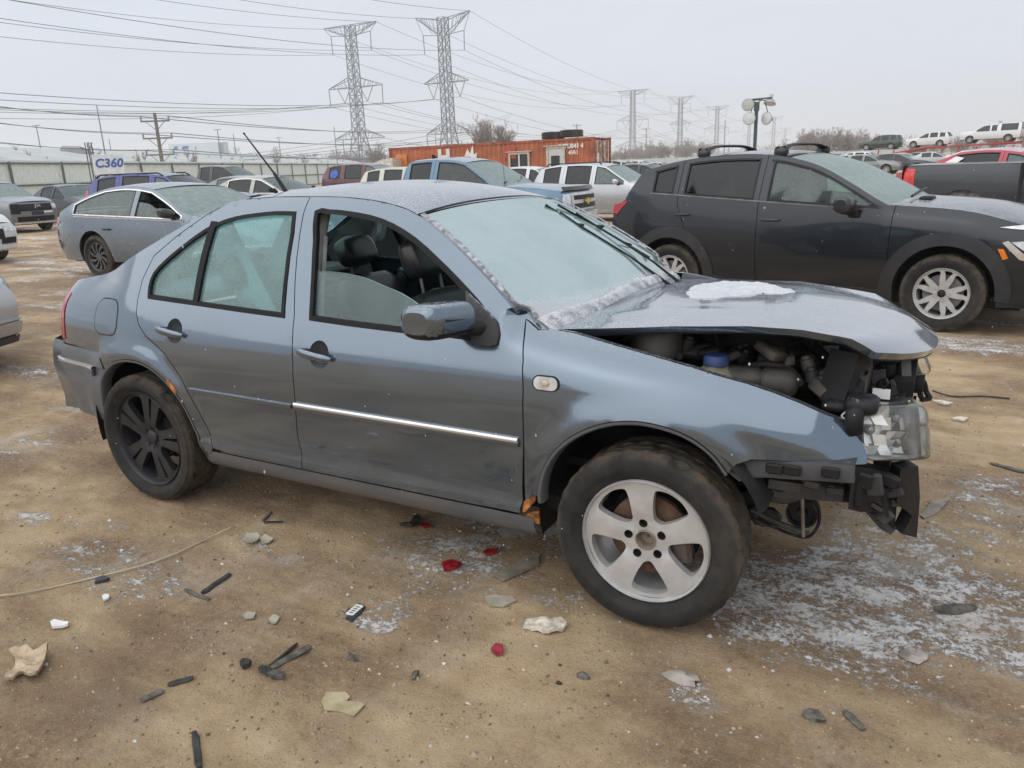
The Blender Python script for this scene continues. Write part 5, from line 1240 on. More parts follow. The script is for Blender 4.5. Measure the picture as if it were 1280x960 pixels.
# --- grey fastback sedan on the left
AP = paint('storm_grey_paint', (.155, .195, .24), .45, .26, .5, .15, coat=.8)
k = sedan_kw(wb=2.84)
k.update(roof=[(-1.45, 1.39), (-1.8, 1.435), (-2.2, 1.45), (-2.6, 1.425)], back=[(-2.6, 1.425), (-3.0, 1.33), (-3.4, 1.19), (-3.70, 1.075)], deck=[(-3.70, 1.075), (-3.82, 1.04), (-3.92, 1.015)], ws=[(-.60, 1.01), (-1.0, 1.21), (-1.45, 1.39)],
         hood=[(.86, .74), (.6, .86), (.2, .93), (-.3, .985), (-.60, 1.01)], F=[(.86, .24), (.92, .42), (.91, .62), (.86, .74)], rear=[(-3.92, 1.015), (-3.93, .9), (-3.98, .62), (-3.88, .3)],
         belt=(-.6, .955, -3.35, 1.045), seams=(-.52, -1.80, -2.86), wins=((-1.78, -.66, 'front'), (-3.30, -1.80, 'rear')), W=1.87)
k['seams'] = (-.52, -1.79, None)
ARA = .013; ARC = (-11.37, 5.64)
dx = rot2(2.84, 0, ARA)
art = build_car('fastback', 'grey fastback sedan with bright window trim at the left behind the slate sedan', (ARC[0]+dx[0], ARC[1]+dx[1], 0), ARA, AP, glassm=G_CLEAR, drop_pane=.17, wheels=wset((0, -2.84), .348, .245, .245, 'swirl', flat('dark_alloy', (.10, .10, .105), .4, .5), arch=.405), step=.06, chrome=True,
    handles=((-2.42, .80),), mirror=(-.86, 1.03, flat('mirror_black', (.02, .02, .022), .3, coat=.8)), patches=((('tail_light', REDLENS), [(-3.70, .93), (-3.93, .96), (-3.95, .86), (-3.86, .85)]), (('rear_reflector', BLACK), [(-3.85, .60), (-3.95, .61), (-3.95, .58), (-3.86, .57)])), glass_ws=G_FROST, glass_bk=G_TINT, trim=BLACK, bow=(.16, .10), **k)
mb = MB(); xs = np.linspace(-3.25, -.62, 26); rows = [[(x, -(art.S(x, interp(x, [-3.3, -.6], [.995, .915]))+o), interp(x, [-3.3, -.6], [.995, .915])+d) for x in xs] for o, d in ((0, 0), (.010, .002), (.010, .016), (0, .018))]
mb.grid(rows); mb.obj('belt_trim', CHROME, art.root, 40)
mb = MB(); sheet(mb, rrect(-3.10, .85, .13, .06, .02), [], .05, lambda x, z: (x, -(art.S(x, z)+.004), z)); mb.obj('fuel_flap', AP, art.root, 40)
mb = MB(); mb.blob((-1.55, -.25, 1.33), (.35, .30, .05), 3, .2); mb.obj('sagging_headliner', flat('pinkish_beige', (.45, .34, .28), .9), art.root, 180)

# --- blue pickup with a bright grille
SP = paint('steel_blue_paint', (.075, .150, .225), .45, .3, .9, .4, coat=.9)
SA_, SX, SY = .037, -6.69, 11.49
SNW = flat('frosted_chrome', (.62, .62, .62), .35, .5, var=.15)
k = truck_kw()
sil = build_car('pickup_truck', 'steel blue extended cab pickup with gold bow-tie grille facing right behind the slate sedan', (SX, SY, -.14), SA_, SP, wheels=wset((0, -3.64), .39, .23, .26, 'five', ALLOY, arch=.47), glassm=G_TINT, side_glass={'front': glass('grey_teal', (.22, .26, .26), .25, (.25, .30, .30))}, step=.08, mirror=(-.80, 1.22, BLACK), handles=((-1.75, 1.08),), glass_ws=G_FROST, lower_mat=SP, **k)
sil.fpatch('grille_surround', SNW, -.70, .70, .80, 1.135, .02, 16, 4)
sil.fpatch('grille_slot', BLACK, -.62, .62, 1.00, 1.085, .034, 16, 2); sil.fpatch('grille_slot', BLACK, -.62, .62, .83, .925, .034, 16, 2)
sil.fpatch('bumper_bar', SNW, -1.0, 1.0, .50, .74, .05, 18, 3); sil.fpatch('headlight', CLEARLENS, -.98, -.73, .84, 1.12, .012, 5, 3); sil.fpatch('headlight', CLEARLENS, .73, .98, .84, 1.12, .012, 5, 3)
fxx = sil.fx(.96)+.14+.045
mb = MB(); mb.prism([(-.15, -.015), (-.05, -.035), (-.05, -.06), (.05, -.06), (.05, -.035), (.15, -.015), (.13, .04), (.05, .02), (.05, .06), (-.05, .06), (-.05, .02), (-.13, .04)], .02, Matrix(((0, 0, 1, fxx), (1, 0, 0, 0), (0, 1, 0, .96), (0, 0, 0, 1)))); mb.obj('bow_tie_emblem', flat('gold_emblem', (.62, .45, .12), .3, .5), sil.root, 30)
mb = MB(); rows = []
for d, h in ((.04, .0), (.07, .02), (.03, .085), (-.02, .09)):
    rows.append([(.90+.14*(1-abs(2*j/16-1)**2.4)+d, (2*j/16-1)*.80, 1.17+h) for j in range(17)])
mb.grid(rows); mb.obj('bug_deflector', flat('smoked_brown', (.055, .038, .032), .35, dust=.6), sil.root, 50)
for y in (-.35, .25):
    mb = MB(); mb.tube([(-.42, y-.2, 1.36), (-.5, y+.1, 1.39), (-.62, y+.40, 1.46)], .015, 6); mb.obj('wiper', BLACK, sil.root, 60)
mb = MB(); mb.tube([(-.25, -.86, 1.28), (-.30, -.86, 2.10)], .004, 5); mb.obj('antenna', BLACK, sil.root)
mb = MB(); mb.prism([(-.15, 0), (0, .0), (-.12, .09), (-.15, .09)], .05, Matrix.Translation((-2.30, .02, 1.895)) @ Matrix.Rotation(R(90), 4, 'X')); mb.obj('fin_antenna', BLACK, sil.root)

# --- silver-white three-row SUV
DP = paint('frosty_silver_paint', (.40, .415, .44), .7, .22, .8, .45, coat=.9)
k = suv_kw(H=1.055, wb=3.0, W=1.94)
suv = build_car('suv', 'silver three-row SUV with black roof rails between blue pickup and charcoal crossover', (-7.2, 20.7, -.26), -.055, DP, wheels=wset((0, -3.0), .38, .25, .26, 'five'), step=.08, side_glass={'front': G_TEAL}, mirror=(-.85, 1.22, CHROME), handles=((-1.75, 1.06), (-2.75, 1.08)), patches=((('tail_light', REDLENS), [(-3.7, 1.16), (-3.93, 1.15), (-3.95, .98), (-3.75, 1.0)]),), **k)
mb = MB()
for sg in (-1, 1): mb.tube([(-1.5, sg*.66, 1.765), (-1.6, sg*.66, 1.83), (-3.4, sg*.64, 1.82), (-3.5, sg*.64, 1.75)], .02, 6)
mb.obj('roof_rails', BLACK, suv.root, 60)
mb = MB(); mb.bbox((-3.72, 0, 1.68), (.30, 1.15, .04), .015); mb.obj('roof_spoiler', DP, suv.root, 50)

# --- black pickup with its bed at the right edge
BP = paint('dusty_black_paint', (.026, .028, .034), .35, .34, .5, .5, coat=.6)
TA = -.40; ofs = rot2(4.75, 0, TA)
k = truck_kw(tailx=-4.75, cab=-2.66)
trk = build_car('pickup_truck', 'black pickup truck with red tail light and empty rear wheel arch at the right edge', (.42+ofs[0], 15.1+ofs[1], -.10), TA, BP, wheels=wset((0, -3.64), .39, .23, .26, 'five', ALLOY, arch=.50), skip_wheels=(-3.64,), step=.08, patches=((('tail_light', flat('bright_red_lens', (.62, .02, .015), .2, coat=.6)), [(-4.755, .80), (-4.76, 1.31), (-4.56, 1.30), (-4.53, .90), (-4.60, .80)]),), handles=(), **k)
mb = MB(); mb.grid([[(-4.78, -.995, .76), (-4.78, .995, .76)], [(-4.78, -.995, 1.36), (-4.78, .995, 1.36)]]); mb.obj('tailgate', BP, trk.root)
Rt = trk.S
mb = MB(); sheet(mb, [(-4.10, .42), (-4.08, .75), (-3.98, .88), (-3.80, .90), (-3.48, .90), (-3.3, .88), (-3.2, .75), (-3.18, .42)], [], .1, lambda x, z: (x, -(Rt(x, z)-.10), z), False); mb.obj('inner_fender', flat('primer_grey', (.16, .155, .145), .8, var=.5), trk.root)
for xx, hh in ((-2.70, .95),):
    mb = MB(); mb.box((xx, -1.0, .90), (.05, .03, hh)); mb.obj('bed_gap', VOID, trk.root)

# --- red car beyond the black pickup
RP = paint('bright_red_paint', (.36, .018, .045), .2, .3, 1.3, .3, coat=.9)
k = sedan_kw(H=1.035)
rq = far(1203, 190, 19.5); ro = rot2(2.6, .5, -.40)
rc = build_car('sedan', 'red sedan with snowy roof and white sheet over its rear pillar beyond the black pickup', (rq[0]+ro[0], rq[1]+ro[1], 0), -.40, RP, wheels=wset((0, -2.8)), glassm=G_TINT, side_glass={'front': G_TEAL}, step=.1, **k)
mb = MB(); sheet(mb, [(-3.20, 1.02), (-2.86, 1.02), (-2.45, 1.36), (-2.62, 1.40)], [], .08, lambda x, z: (x, -(rc.S(x, z)+.02), z)); tag(mb.obj('white_sheet', WHITE, rc.root, 40), 'white sheet taped over the rear pillar')

# --- blue SUV behind the fastback
CP_ = paint('royal_blue_paint', (.020, .032, .170), .4, .3, .6, .3, coat=.9)
k = suv_kw(H=.99, wb=2.70, W=1.86)
CA_ = .36; ofs = rot2(2.70, 0, CA_)
crv = build_car('suv', 'royal blue SUV with bright window line behind the grey fastback', (-19.2+ofs[0], 11.1+ofs[1], .03), CA_, CP_, wheels=wset((0, -2.7)), step=.08, side_glass={'front': G_TEAL}, patches=((('tail_light', REDLENS), [(-3.48, 1.34), (-3.62, 1.12), (-3.64, .92), (-3.50, .96), (-3.40, 1.1)]),), glass_ws=G_TINT, **k)
mb = MB()
for sg in (-1, 1): mb.tube([(-1.25, sg*.66, 1.61), (-1.4, sg*.66, 1.69), (-3.1, sg*.62, 1.69), (-3.25, sg*.62, 1.62)], .022, 6)
mb.obj('roof_rails', BLACK, crv.root, 60)

# --- left edge: wrecked SUV, dark car behind it, white car, near silver bumper
KW = paint('dull_silver_paint', (.20, .215, .235), .4, .35, .9, .5, coat=.6)
k = suv_kw(H=1.0, wb=2.8, W=1.9)
kia = build_car('suv', 'wrecked silver SUV with crumpled hood and black grille near the fence at left', (-27.1, 12.3, 0), .0, KW, wheels=wset((0, -2.8), .36, .24, .24), step=.09, glass_ws=G_FROST, lower_mat=KW, **k)
kia.fpatch('grille', BLACK, -.70, .72, .70, .93, .02, 14, 3); kia.fpatch('lower_grille', BLACK, -.80, .80, .36, .52, .02, 14, 2); kia.fpatch('headlight', CLEARLENS, .74, .97, .74, .90, .015, 5, 3)
kia.fpatch('broken_headlight', VOID, -.98, -.66, .62, .95, .022, 6, 3); kia.fpatch('bumper_lip', SNW, -.92, .92, .28, .34, .03, 14, 1); kia.fpatch('plate_bracket', flat('dark_blue_plate', (.02, .03, .07), .5), -.22, .28, .56, .68, .028, 4, 2); kia.fpatch('white_strip', WHITE, .30, .72, .62, .68, .03, 5, 1)
text_mesh('KIA', .13, Matrix(((0, 0, 1, kia.fx(.82)+.16+.03), (1, 0, 0, .05), (0, 1, 0, .86), (0, 0, 0, 1))), .004, CHROME, 'grille_letters', kia.root, .004)
k = sedan_kw(H=1.02)
build_car('sedan', 'black sedan with one clear headlight behind the wrecked silver SUV', (-29.0, 16.4, 0), -.1, BP, wheels=wset((0, -2.8)), step=.12, glass_ws=G_TEAL, fpatches=(('headlight', CLEARLENS, .66, .96, .62, .74), ('headlight', CLEARLENS, -.96, -.66, .62, .74), ('grille', VOID, -.5, .5, .4, .62)), **k)
WP = paint('winter_white_paint', (.66, .67, .68), .0, .35, .4, .6, coat=.8)
k = sedan_kw(H=1.08)
wc = build_car('sedan', 'white car with dark round-cornered grille cut by the left edge of the photo', (-16.95, 5.3, 0), .06, WP, wheels=wset((0, -2.8)), step=.1, **k)
wc.fpatch('grille', BLACK, -.55, .55, .50, .70, .02, 10, 3); wc.fpatch('headlight', CLEARLENS, .60, .96, .64, .78, .012, 6, 2); wc.fpatch('lower_skirt', WHITE, -.9, .95, .30, .38, .05, 12, 1); wc.fpatch('air_intake', BLACK, .45, .92, .40, .52, .02, 6, 2)
GP = paint('light_silver_paint', (.42, .43, .44), .4, .3, .3, .5, coat=.9)
k = sedan_kw(H=1.0)
sbp = build_car('sedan', 'light silver car with only its bumper corner in view at the left edge', (-6.93, -.22, 0), .0, GP, wheels=wset((0, -2.8), .32, .21, .21), step=.06, **k)
sbp.fpatch('bumper_lip', GP, -1.0, 1.0, .33, .43, .05, 18, 3); sbp.fpatch('bumper_step', GP, -1.0, 1.0, .44, .455, .03, 18, 1); sbp.fpatch('skirt', DGREY, -1.0, 1.0, .25, .31, .03, 18, 2)

# --- further back, partly hidden
def place(px, py, Dist, z=0.0): c = far(px, py, Dist); return (float(c[0]), float(c[1]), z)
k = truck_kw()
build_car('pickup_truck', 'dark pickup near the fence between blue SUV and pale sedans', place(318, 215, 42, .25), .25, paint('dark_plum_paint', (.03, .03, .035), .3, .35, .6, .3), wheels=wset((0, -3.64), .39, .23, .26), step=.14, glass_ws=G_TEAL, **k)
k = sedan_kw()
build_car('sedan', 'pale silver sedan behind the fastback, left one of two beside the antenna', place(362, 222, 31, .10), .25, KW, wheels=wset((0, -2.8)), step=.12, glassm=G_TEAL, glass_ws=G_TEAL, **k)
build_car('sedan', 'champagne sedan with dark side windows directly behind the roof antenna', place(392, 222, 25, .07), .12, paint('champagne_paint', (.36, .35, .33), .4, .3, .8, .4), wheels=wset((0, -2.8)), step=.12, glass_ws=G_TEAL, chrome=True, mirror=(-.8, 1.03, BLACK), **sedan_kw())
k = suv_kw(H=1.02)
ms = build_car('suv', 'maroon SUV with a blue balloon-shaped sticker on its rear side window', place(508, 214, 33, .15), .15, paint('maroon_paint', (.085, .022, .030), .4, .3, .6, .4), wheels=wset((0, -2.75)), step=.12, side_glass={'front': G_TEAL}, **k)
mb = MB(); sheet(mb, ellipse(-2.95, 1.36, .20, .17, 16), [], .08, lambda x, z: (x, -(ms.S(x, z)+.012), z)); mb.obj('blue_sticker', flat('sticker_blue', (.05, .12, .48), .5), ms.root)
build_car('suv', 'cream SUV half hidden behind the blue pickup cab', place(563, 213, 30, -.05), .1, paint('cream_paint', (.50, .48, .42), .2, .35, .7, .4), wheels=wset((0, -2.75)), step=.12, **suv_kw(H=1.0))
build_car('suv', 'white SUV in the second row directly behind the silver three-row SUV', place(712, 205, 33, -.25), -.05, WP, wheels=wset((0, -2.75)), step=.12, **suv_kw(H=1.03))
DK = [paint('far_black', (.02, .02, .024), .4, .3, .9, .3), paint('far_grey', (.20, .21, .22), .4, .3, .9, .3), WP, paint('far_silver', (.38, .39, .40), .4, .3, .9, .3), paint('far_green', (.03, .05, .035), .3, .3, .9, .3), paint('far_blue', (.05, .08, .16), .3, .3, .9, .3)]
FAR = [(855, 205, 34, -.1, 0, 'sedan', 'black sedan roof showing just behind the crossover spoiler'), (1112, 216, 66, -.25, 1, 'sedan', 'grey sedan with snow-covered hood left of the black sedan beyond the yard'),
       (1150, 217, 66, -.2, 0, 'sedan', 'black sedan with pale wheel covers parked before the car carrier'), (1104, 210, 84, -.2, 2, 'suv', 'white SUV parked far back left of the grey sedan'),
       (1090, 211, 74, -.2, 3, 'sedan', 'dull silver sedan parked before the far white SUV'), (1152, 208, 92, -.2, 3, 'sedan', 'silver sedan half hidden behind the far black sedan'),
       (1174, 207, 96, -.25, 1, 'sedan', 'grey sedan right under the carrier deck'), (1190, 206, 90, -.2, 3, 'sedan', 'silver sedan nearest the red sedan roof in the far row'),
       (1062, 210, 95, -.2, 5, 'suv', 'dark blue SUV at the left end of the far right row'), (846, 209, 80, -.1, 3, 'sedan', 'silver car far off between container and crossover'), (818, 210, 90, -.1, 2, 'suv', 'white car just right of the orange container'),
       (800, 211, 75, -.1, 3, 'suv', 'silver SUV close to the container end, far off'), (1240, 204, 88, -.2, 2, 'sedan', 'white sedan behind the red sedan roof')]
for px, py, D_, a, mi_, kd, lab in FAR:
    (build_car)(kd, lab, place(px, py, D_, 0), a, DK[mi_], wheels=wset((0, -2.8) if kd == 'sedan' else (0, -2.75)), step=.2, cabin=False, glass_ws=G_TEAL, glass_bk=G_TEAL, **(sedan_kw() if kd == 'sedan' else suv_kw()))
# ---------------------------------------------------------------- yard edge: fence, bank, poles, container, carrier
FENCE = flat('pale_green_sheet', (.74, .80, .75), .55, var=.08, vscale=3, bump=.05)
RAIL = flat('grey_green_rail', (.12, .15, .145), .6, .2, var=.25)
A_ = far(-70, 205, 60); B_ = far(500, 205, 185)
A2, B2_ = Vector((A_[0], A_[1], 0)), Vector((B_[0], B_[1], 0)); fdir = (B2_-A2).normalized(); fl_ = (B2_-A2).length
nb = 24; bay = fl_/nb; ang = math.atan2(fdir.y, fdir.x)
fence = thing('metal_fence', 'long pale green sheet metal fence behind the parked cars at left', 'fence', A2, ang)
FH = 3.25
def corr(x0, x1, z0, z1, pitch=.45, dep=.05):
    mb = MB(); n = int((x1-x0)/pitch*2); rows = [[], []]
    for i in range(n+1):
        x = lerp(x0, x1, i/n); y = dep*(1 if (i//1) % 2 else 0)
        rows[0].append((x, y, z0)); rows[1].append((x, y, z1))
    return mb.grid(rows)
ph = [1.55, FH]
pm1 = corr(.04, bay-.04, .05, 1.5).mesh('lower_panel', FENCE); pm2 = corr(.04, bay-.04, 1.56, FH).mesh('upper_panel', FENCE)
post = MB().box((0, -.10, FH/2-.05), (.13, .13, FH-.1)).mesh('post', RAIL)
rl = MB().box((bay/2, -.11, 0), (bay-.13, .09, .13)).mesh('rail', RAIL)
for i in range(nb):
    for nm, me_ in (('panel', pm1), ('panel', pm2), ('post', post)):
        o = link(nm, me_, fence); o.location = (i*bay, (rnd.uniform(-.02, .02) if nm == 'panel' else 0), 0); o.rotation_euler = (0, rnd.uniform(-.012, .012) if nm == 'post' else 0, 0)
    for z in (.12, 1.53, FH-.22):
        o = link('rail', rl, fence); o.location = (i*bay, 0, z)
# bank behind it
mb = MB(); rows = []
nrm = Vector((-fdir.y, fdir.x, 0))
for k in range(-14, 70):
    row = []
    for d, h in ((6, 0), (12, 1.7), (20, 3.8), (30, 5.9), (40, 6.9), (60, 7.3), (110, 7.3), (180, 7.0)):
        hh = h*(1+.02*noise.noise(Vector((k*.17, d*.05, 3))))*1.0
        hh *= sstep(70-k, 0, 10)
        p_ = A2+fdir*(k*3.2)+nrm*d; row.append((p_.x, p_.y, hh-.05 if d > 6 else -.3))
    rows.append(row)
mb.grid(rows, flip=True)
qq = NT('frosty_bank'); pp = qq.pos(); qq.P(Base_Color=qq.mix(qq.ramp(qq.noise(pp, .35, 6, .7), .35, .65), (.44, .46, .445), (.53, .55, .54)), Roughness=.95)
tag(mb.obj('embankment', qq.m, None, 180), kind='structure')
def bank_pt(k, d):
    hs = [(6, 0), (12, 1.7), (20, 3.8), (30, 5.9), (40, 6.9), (60, 7.3), (110, 7.3), (180, 7.0)]
    h = interp(d, [a for a, _ in hs], [b for _, b in hs])*(1+.02*noise.noise(Vector((k*.17, d*.05, 3))))*1.0
    p_ = A2+fdir*(k*3.2)+nrm*d; return Vector((p_.x, p_.y, h-.08))
WEED = flat('dry_weed', (.26, .22, .17), .9, var=.4)
mb = MB()
for i in range(70):
    b = bank_pt(rnd.uniform(-6, 60), rnd.uniform(20, 30)); s_ = rnd.uniform(.3, .9)
    for j in range(9):
        e = b+Vector((rnd.uniform(-.9, .9), rnd.uniform(-.5, .5), rnd.uniform(.3, 1.0)))*s_; mb.tube([b+Vector((rnd.uniform(-.5, .5), 0, 0))*s_, e], (.03, .012), 3, False)
tag(mb.obj('dry_weeds', WEED), 'dry brown weed tufts dotted along the pale bank above the fence', 'weeds', kind='stuff')
# sign and lattice mast by the fence
sg_ = far(137, 212, 62); sgn = thing('sign_board', 'white sign board with blue C360 lettering in front of the fence', 'sign', (sg_[0], sg_[1], 0), 1.0)
mb = MB(); mb.bbox((0, 0, 2.72), (1.95, .06, 1.40), .02); mb.obj('board', flat('sign_white', (.66, .69, .70), .6, var=.14, vscale=1.5, bump=.1), sgn)
text_mesh('C360', .80, Matrix(((1, 0, 0, 0), (0, 0, -1, -.045), (0, 1, 0, 2.80), (0, 0, 0, 1))), .004, flat('sign_blue', (.03, .10, .38), .5, var=.05), 'lettering', sgn, .022, .2)
for x in (-.8, .8):
    mb = MB(); mb.box((x, .08, 1.5), (.08, .08, 3.0)); mb.obj('sign_post', RAIL, sgn)
lm = far(117, 212, 64); mast = thing('lattice_mast', 'leaning grey lattice pole standing between the fence and the C360 sign', 'pole', (lm[0], lm[1], 0), ang)
mb = MB()
for x, y in ((-.2, -.2), (.2, -.2), (.2, .2), (-.2, .2)): mb.bar((x, y, 0), (x*.7-.12, y*.7, 4.3), .06)
mb.obj('mast_leg', flat('mast_grey', (.10, .10, .11), .6, .3), mast)
mb = MB()
for k in range(9):
    z = .3+k*.45
    mb.bar((-.2-.06*z/4.3, -.2, z), (.18-.1*(z+.4)/4.3, -.2, z+.4), .03); mb.bar((-.3, -.2, z), (.9, -.2, z+.02), .022)
mb.obj('mast_bracing', flat('mast_grey', (.10, .10, .11)), mast)
# on the bank: trailer, tarped trailer, poles
WOOD = flat('weathered_pole', (.20, .165, .13), .85, var=.25); GREYM = flat('galvanised', (.25, .27, .29), .55, .4, var=.15)
tr_ = far(249, 190, 190); trailer = thing('semi_trailer', 'white semi trailer with faded blue lettering on the bank beyond the fence', 'trailer', (tr_[0], tr_[1], 5.5), .45)
mb = MB(); mb.bbox((0, 0, 2.4), (12.5, 2.5, 2.7), .05); mb.obj('trailer_box', flat('trailer_white', (.62, .65, .67), .5, var=.06), trailer)
mb = MB(); mb.box((5.6, -1.27, 2.4), (1.2, .02, 2.2)); mb.obj('trailer_grille', flat('trailer_grey', (.30, .32, .34)), trailer)
for x, w_ in ((-4.6, 1.1), (-2.4, 1.7)):
    mb = MB(); mb.prism([(-w_/2, -.3), (w_/2-.3, -.3), (w_/2, .35), (-w_/2+.3, .35)], .02, Matrix(((1, 0, 0, x), (0, 0, -1, -1.26), (0, 1, 0, 2.8), (0, 0, 0, 1)))); mb.obj('blue_mark', flat('faded_blue', (.10, .24, .42)), trailer)
for x in (-4, -3, 4):
    mb = MB(); mb.lathe([(.05, -1.2), (.5, -1.2), (.5, 1.2), (.05, 1.2)], Matrix.Translation((x, 0, .5)) @ Matrix.Rotation(R(90), 4, 'X'), 14); mb.obj('trailer_wheel', RUBBER, trailer)
tp = far(98, 189, 125); tarp = thing('tarped_trailer', 'small grey tarped trailer on the bank above the fence at left', 'trailer', (tp[0], tp[1], 5.5), .7)
mb = MB(); mb.grid([[(-2.0, -.8, 0), (1.9, -.8, 0)], [(-2.0, -.8, .75), (.6, -.8, .75)], [(-1.9, 0, 1.1), (.2, 0, 1.0)], [(-2.0, .8, .75), (.6, .8, .75)], [(-2, .8, 0), (1.9, .8, 0)]]); mb.add([(-2.0, -.8, 0), (-2, .8, 0), (-2, .8, .75), (-1.9, 0, 1.1), (-2, -.8, .75)], [(0, 1, 2, 3, 4)]); mb.obj('tarp', flat('grey_tarp', (.30, .30, .31), .8, var=.3), tarp)
for k, (px, y0, y1, D_) in enumerate(((131, 131, 190, 130), (52, 157, 192, 150), (139, 174, 190, 170), (276, 162, 195, 160), (295, 167, 195, 190), (351, 172, 196, 200), (421, 158, 196, 190), (545, 160, 180, 230), (905, 150, 192, 190), (911, 178, 192, 260))):
    b_ = far(px, y1, D_); t_ = far(px, y0, D_); p_ = thing('street_light_pole', ['tall thin pole carrying the wires right of the grey tarped trailer', 'thin pole with short top arm at the far left above the fence', 'short thin pole just right of the tall pole', 'pole with flat top bar between white trailer and antenna', 'short post right of the flat-topped pole', 'T-topped pole on the bank left of the first pylon', 'thin pole beside the first pylon', 'thin pole behind the left part of the orange container', 'tall dark pole between third-row pylon and lamp mast', 'short post near the dark pole before the tree line'][k], 'pole', (b_[0], b_[1], 0))
    mb = MB(); mb.tube([(0, 0, -.2), (0, 0, t_[2])], [.13, .08], 6); mb.obj('shaft', GREYM, p_, 60)
    if k in (1, 3, 5): mb = MB(); mb.box((0, 0, t_[2]), (1.8, .2, .12)); mb.obj('top_arm', GREYM, p_)

def ins(mb, a, b): mb.tube([a, b], .11, 5)
# wooden power pole with three cross arms, and its neighbours
def wood_pole(px, ytop, D_, rz, label, arms=((.95, 1.7), (2.9, 1.75), (4.8, 1.7))):
    t_ = far(px, ytop, D_); p_ = thing('power_pole', label, 'pole', (t_[0], t_[1], 0), rz, None); H_ = t_[2]
    mb = MB(); mb.tube([(0, 0, -.3), (0, 0, H_)], [.27, .19], 8); mb.obj('shaft', WOOD, p_, 60); tips = []
    for d, hw in arms:
        mb = MB(); mb.box((0, -.2, H_-d), (hw*2, .16, .18)); mb.obj('cross_arm', WOOD, p_)
        mb = MB(); mb.bar((-hw*.65, -.2, H_-d-.05), (0, -.1, H_-d-1.1), .06); mb.bar((hw*.65, -.2, H_-d-.05), (0, -.1, H_-d-1.1), .06); mb.obj('arm_brace', WOOD, p_)
        for s_ in (-1, 1):
            mb = MB(); mb.tube([(s_*(hw-.08), -.2, H_-d), (s_*(hw-.08), -.2, H_-d+.55)], .10, 6); mb.obj('insulator', GREYM, p_)
            a = rot2(s_*(hw-.08), -.2, rz); tips.append(Vector((t_[0]+a[0], t_[1]+a[1], H_-d+.55)))
    return tips
WIRE = flat('wire_grey', (.11, .115, .125), .6, .3, var=.1)
wcount = [0]
def wire(a, b, sag, r=.035, label=None, group='power lines', n=18):
    a, b = Vector(a), Vector(b); pts = [a.lerp(b, i/n)-Vector((0, 0, sag*4*(i/n)*(1-i/n))) for i in range(n+1)]
    o = MB().tube(pts, r, 4, False).obj('power_line', WIRE, None, 60); tag(o, label, 'wire', group); return o
wp = wood_pole(193, 141, 105, .55, 'brown wooden power pole with three cross arms left of the white trailer')
wl_ = [Vector(far(-260, y, 92)) for y in (83, 92, 103, 112, 133, 142)]
wr_ = [Vector(far(640, y, 330)) for y in (142, 145, 154, 157, 170, 172)]
POS6 = ('top arm left end', 'top arm right end', 'middle arm left end', 'middle arm right end', 'low arm left end', 'low arm right end')
for i in range(6):
    wire(wp[i], wl_[i], 1.0, .028, 'wire running left from wooden pole, '+POS6[i])
    wire(wp[i], wr_[i], 4.0, .045, 'wire running right from wooden pole, '+POS6[i])
wood_pole(721, 155, 330, .9, 'small distant power pole just behind the orange container tyres', ((.6, 1.8), (3.4, 1.6)))
wood_pole(808, 160, 420, .9, 'small distant power pole right beside the third pylon', ((.6, 2.0), (3.4, 1.8)))

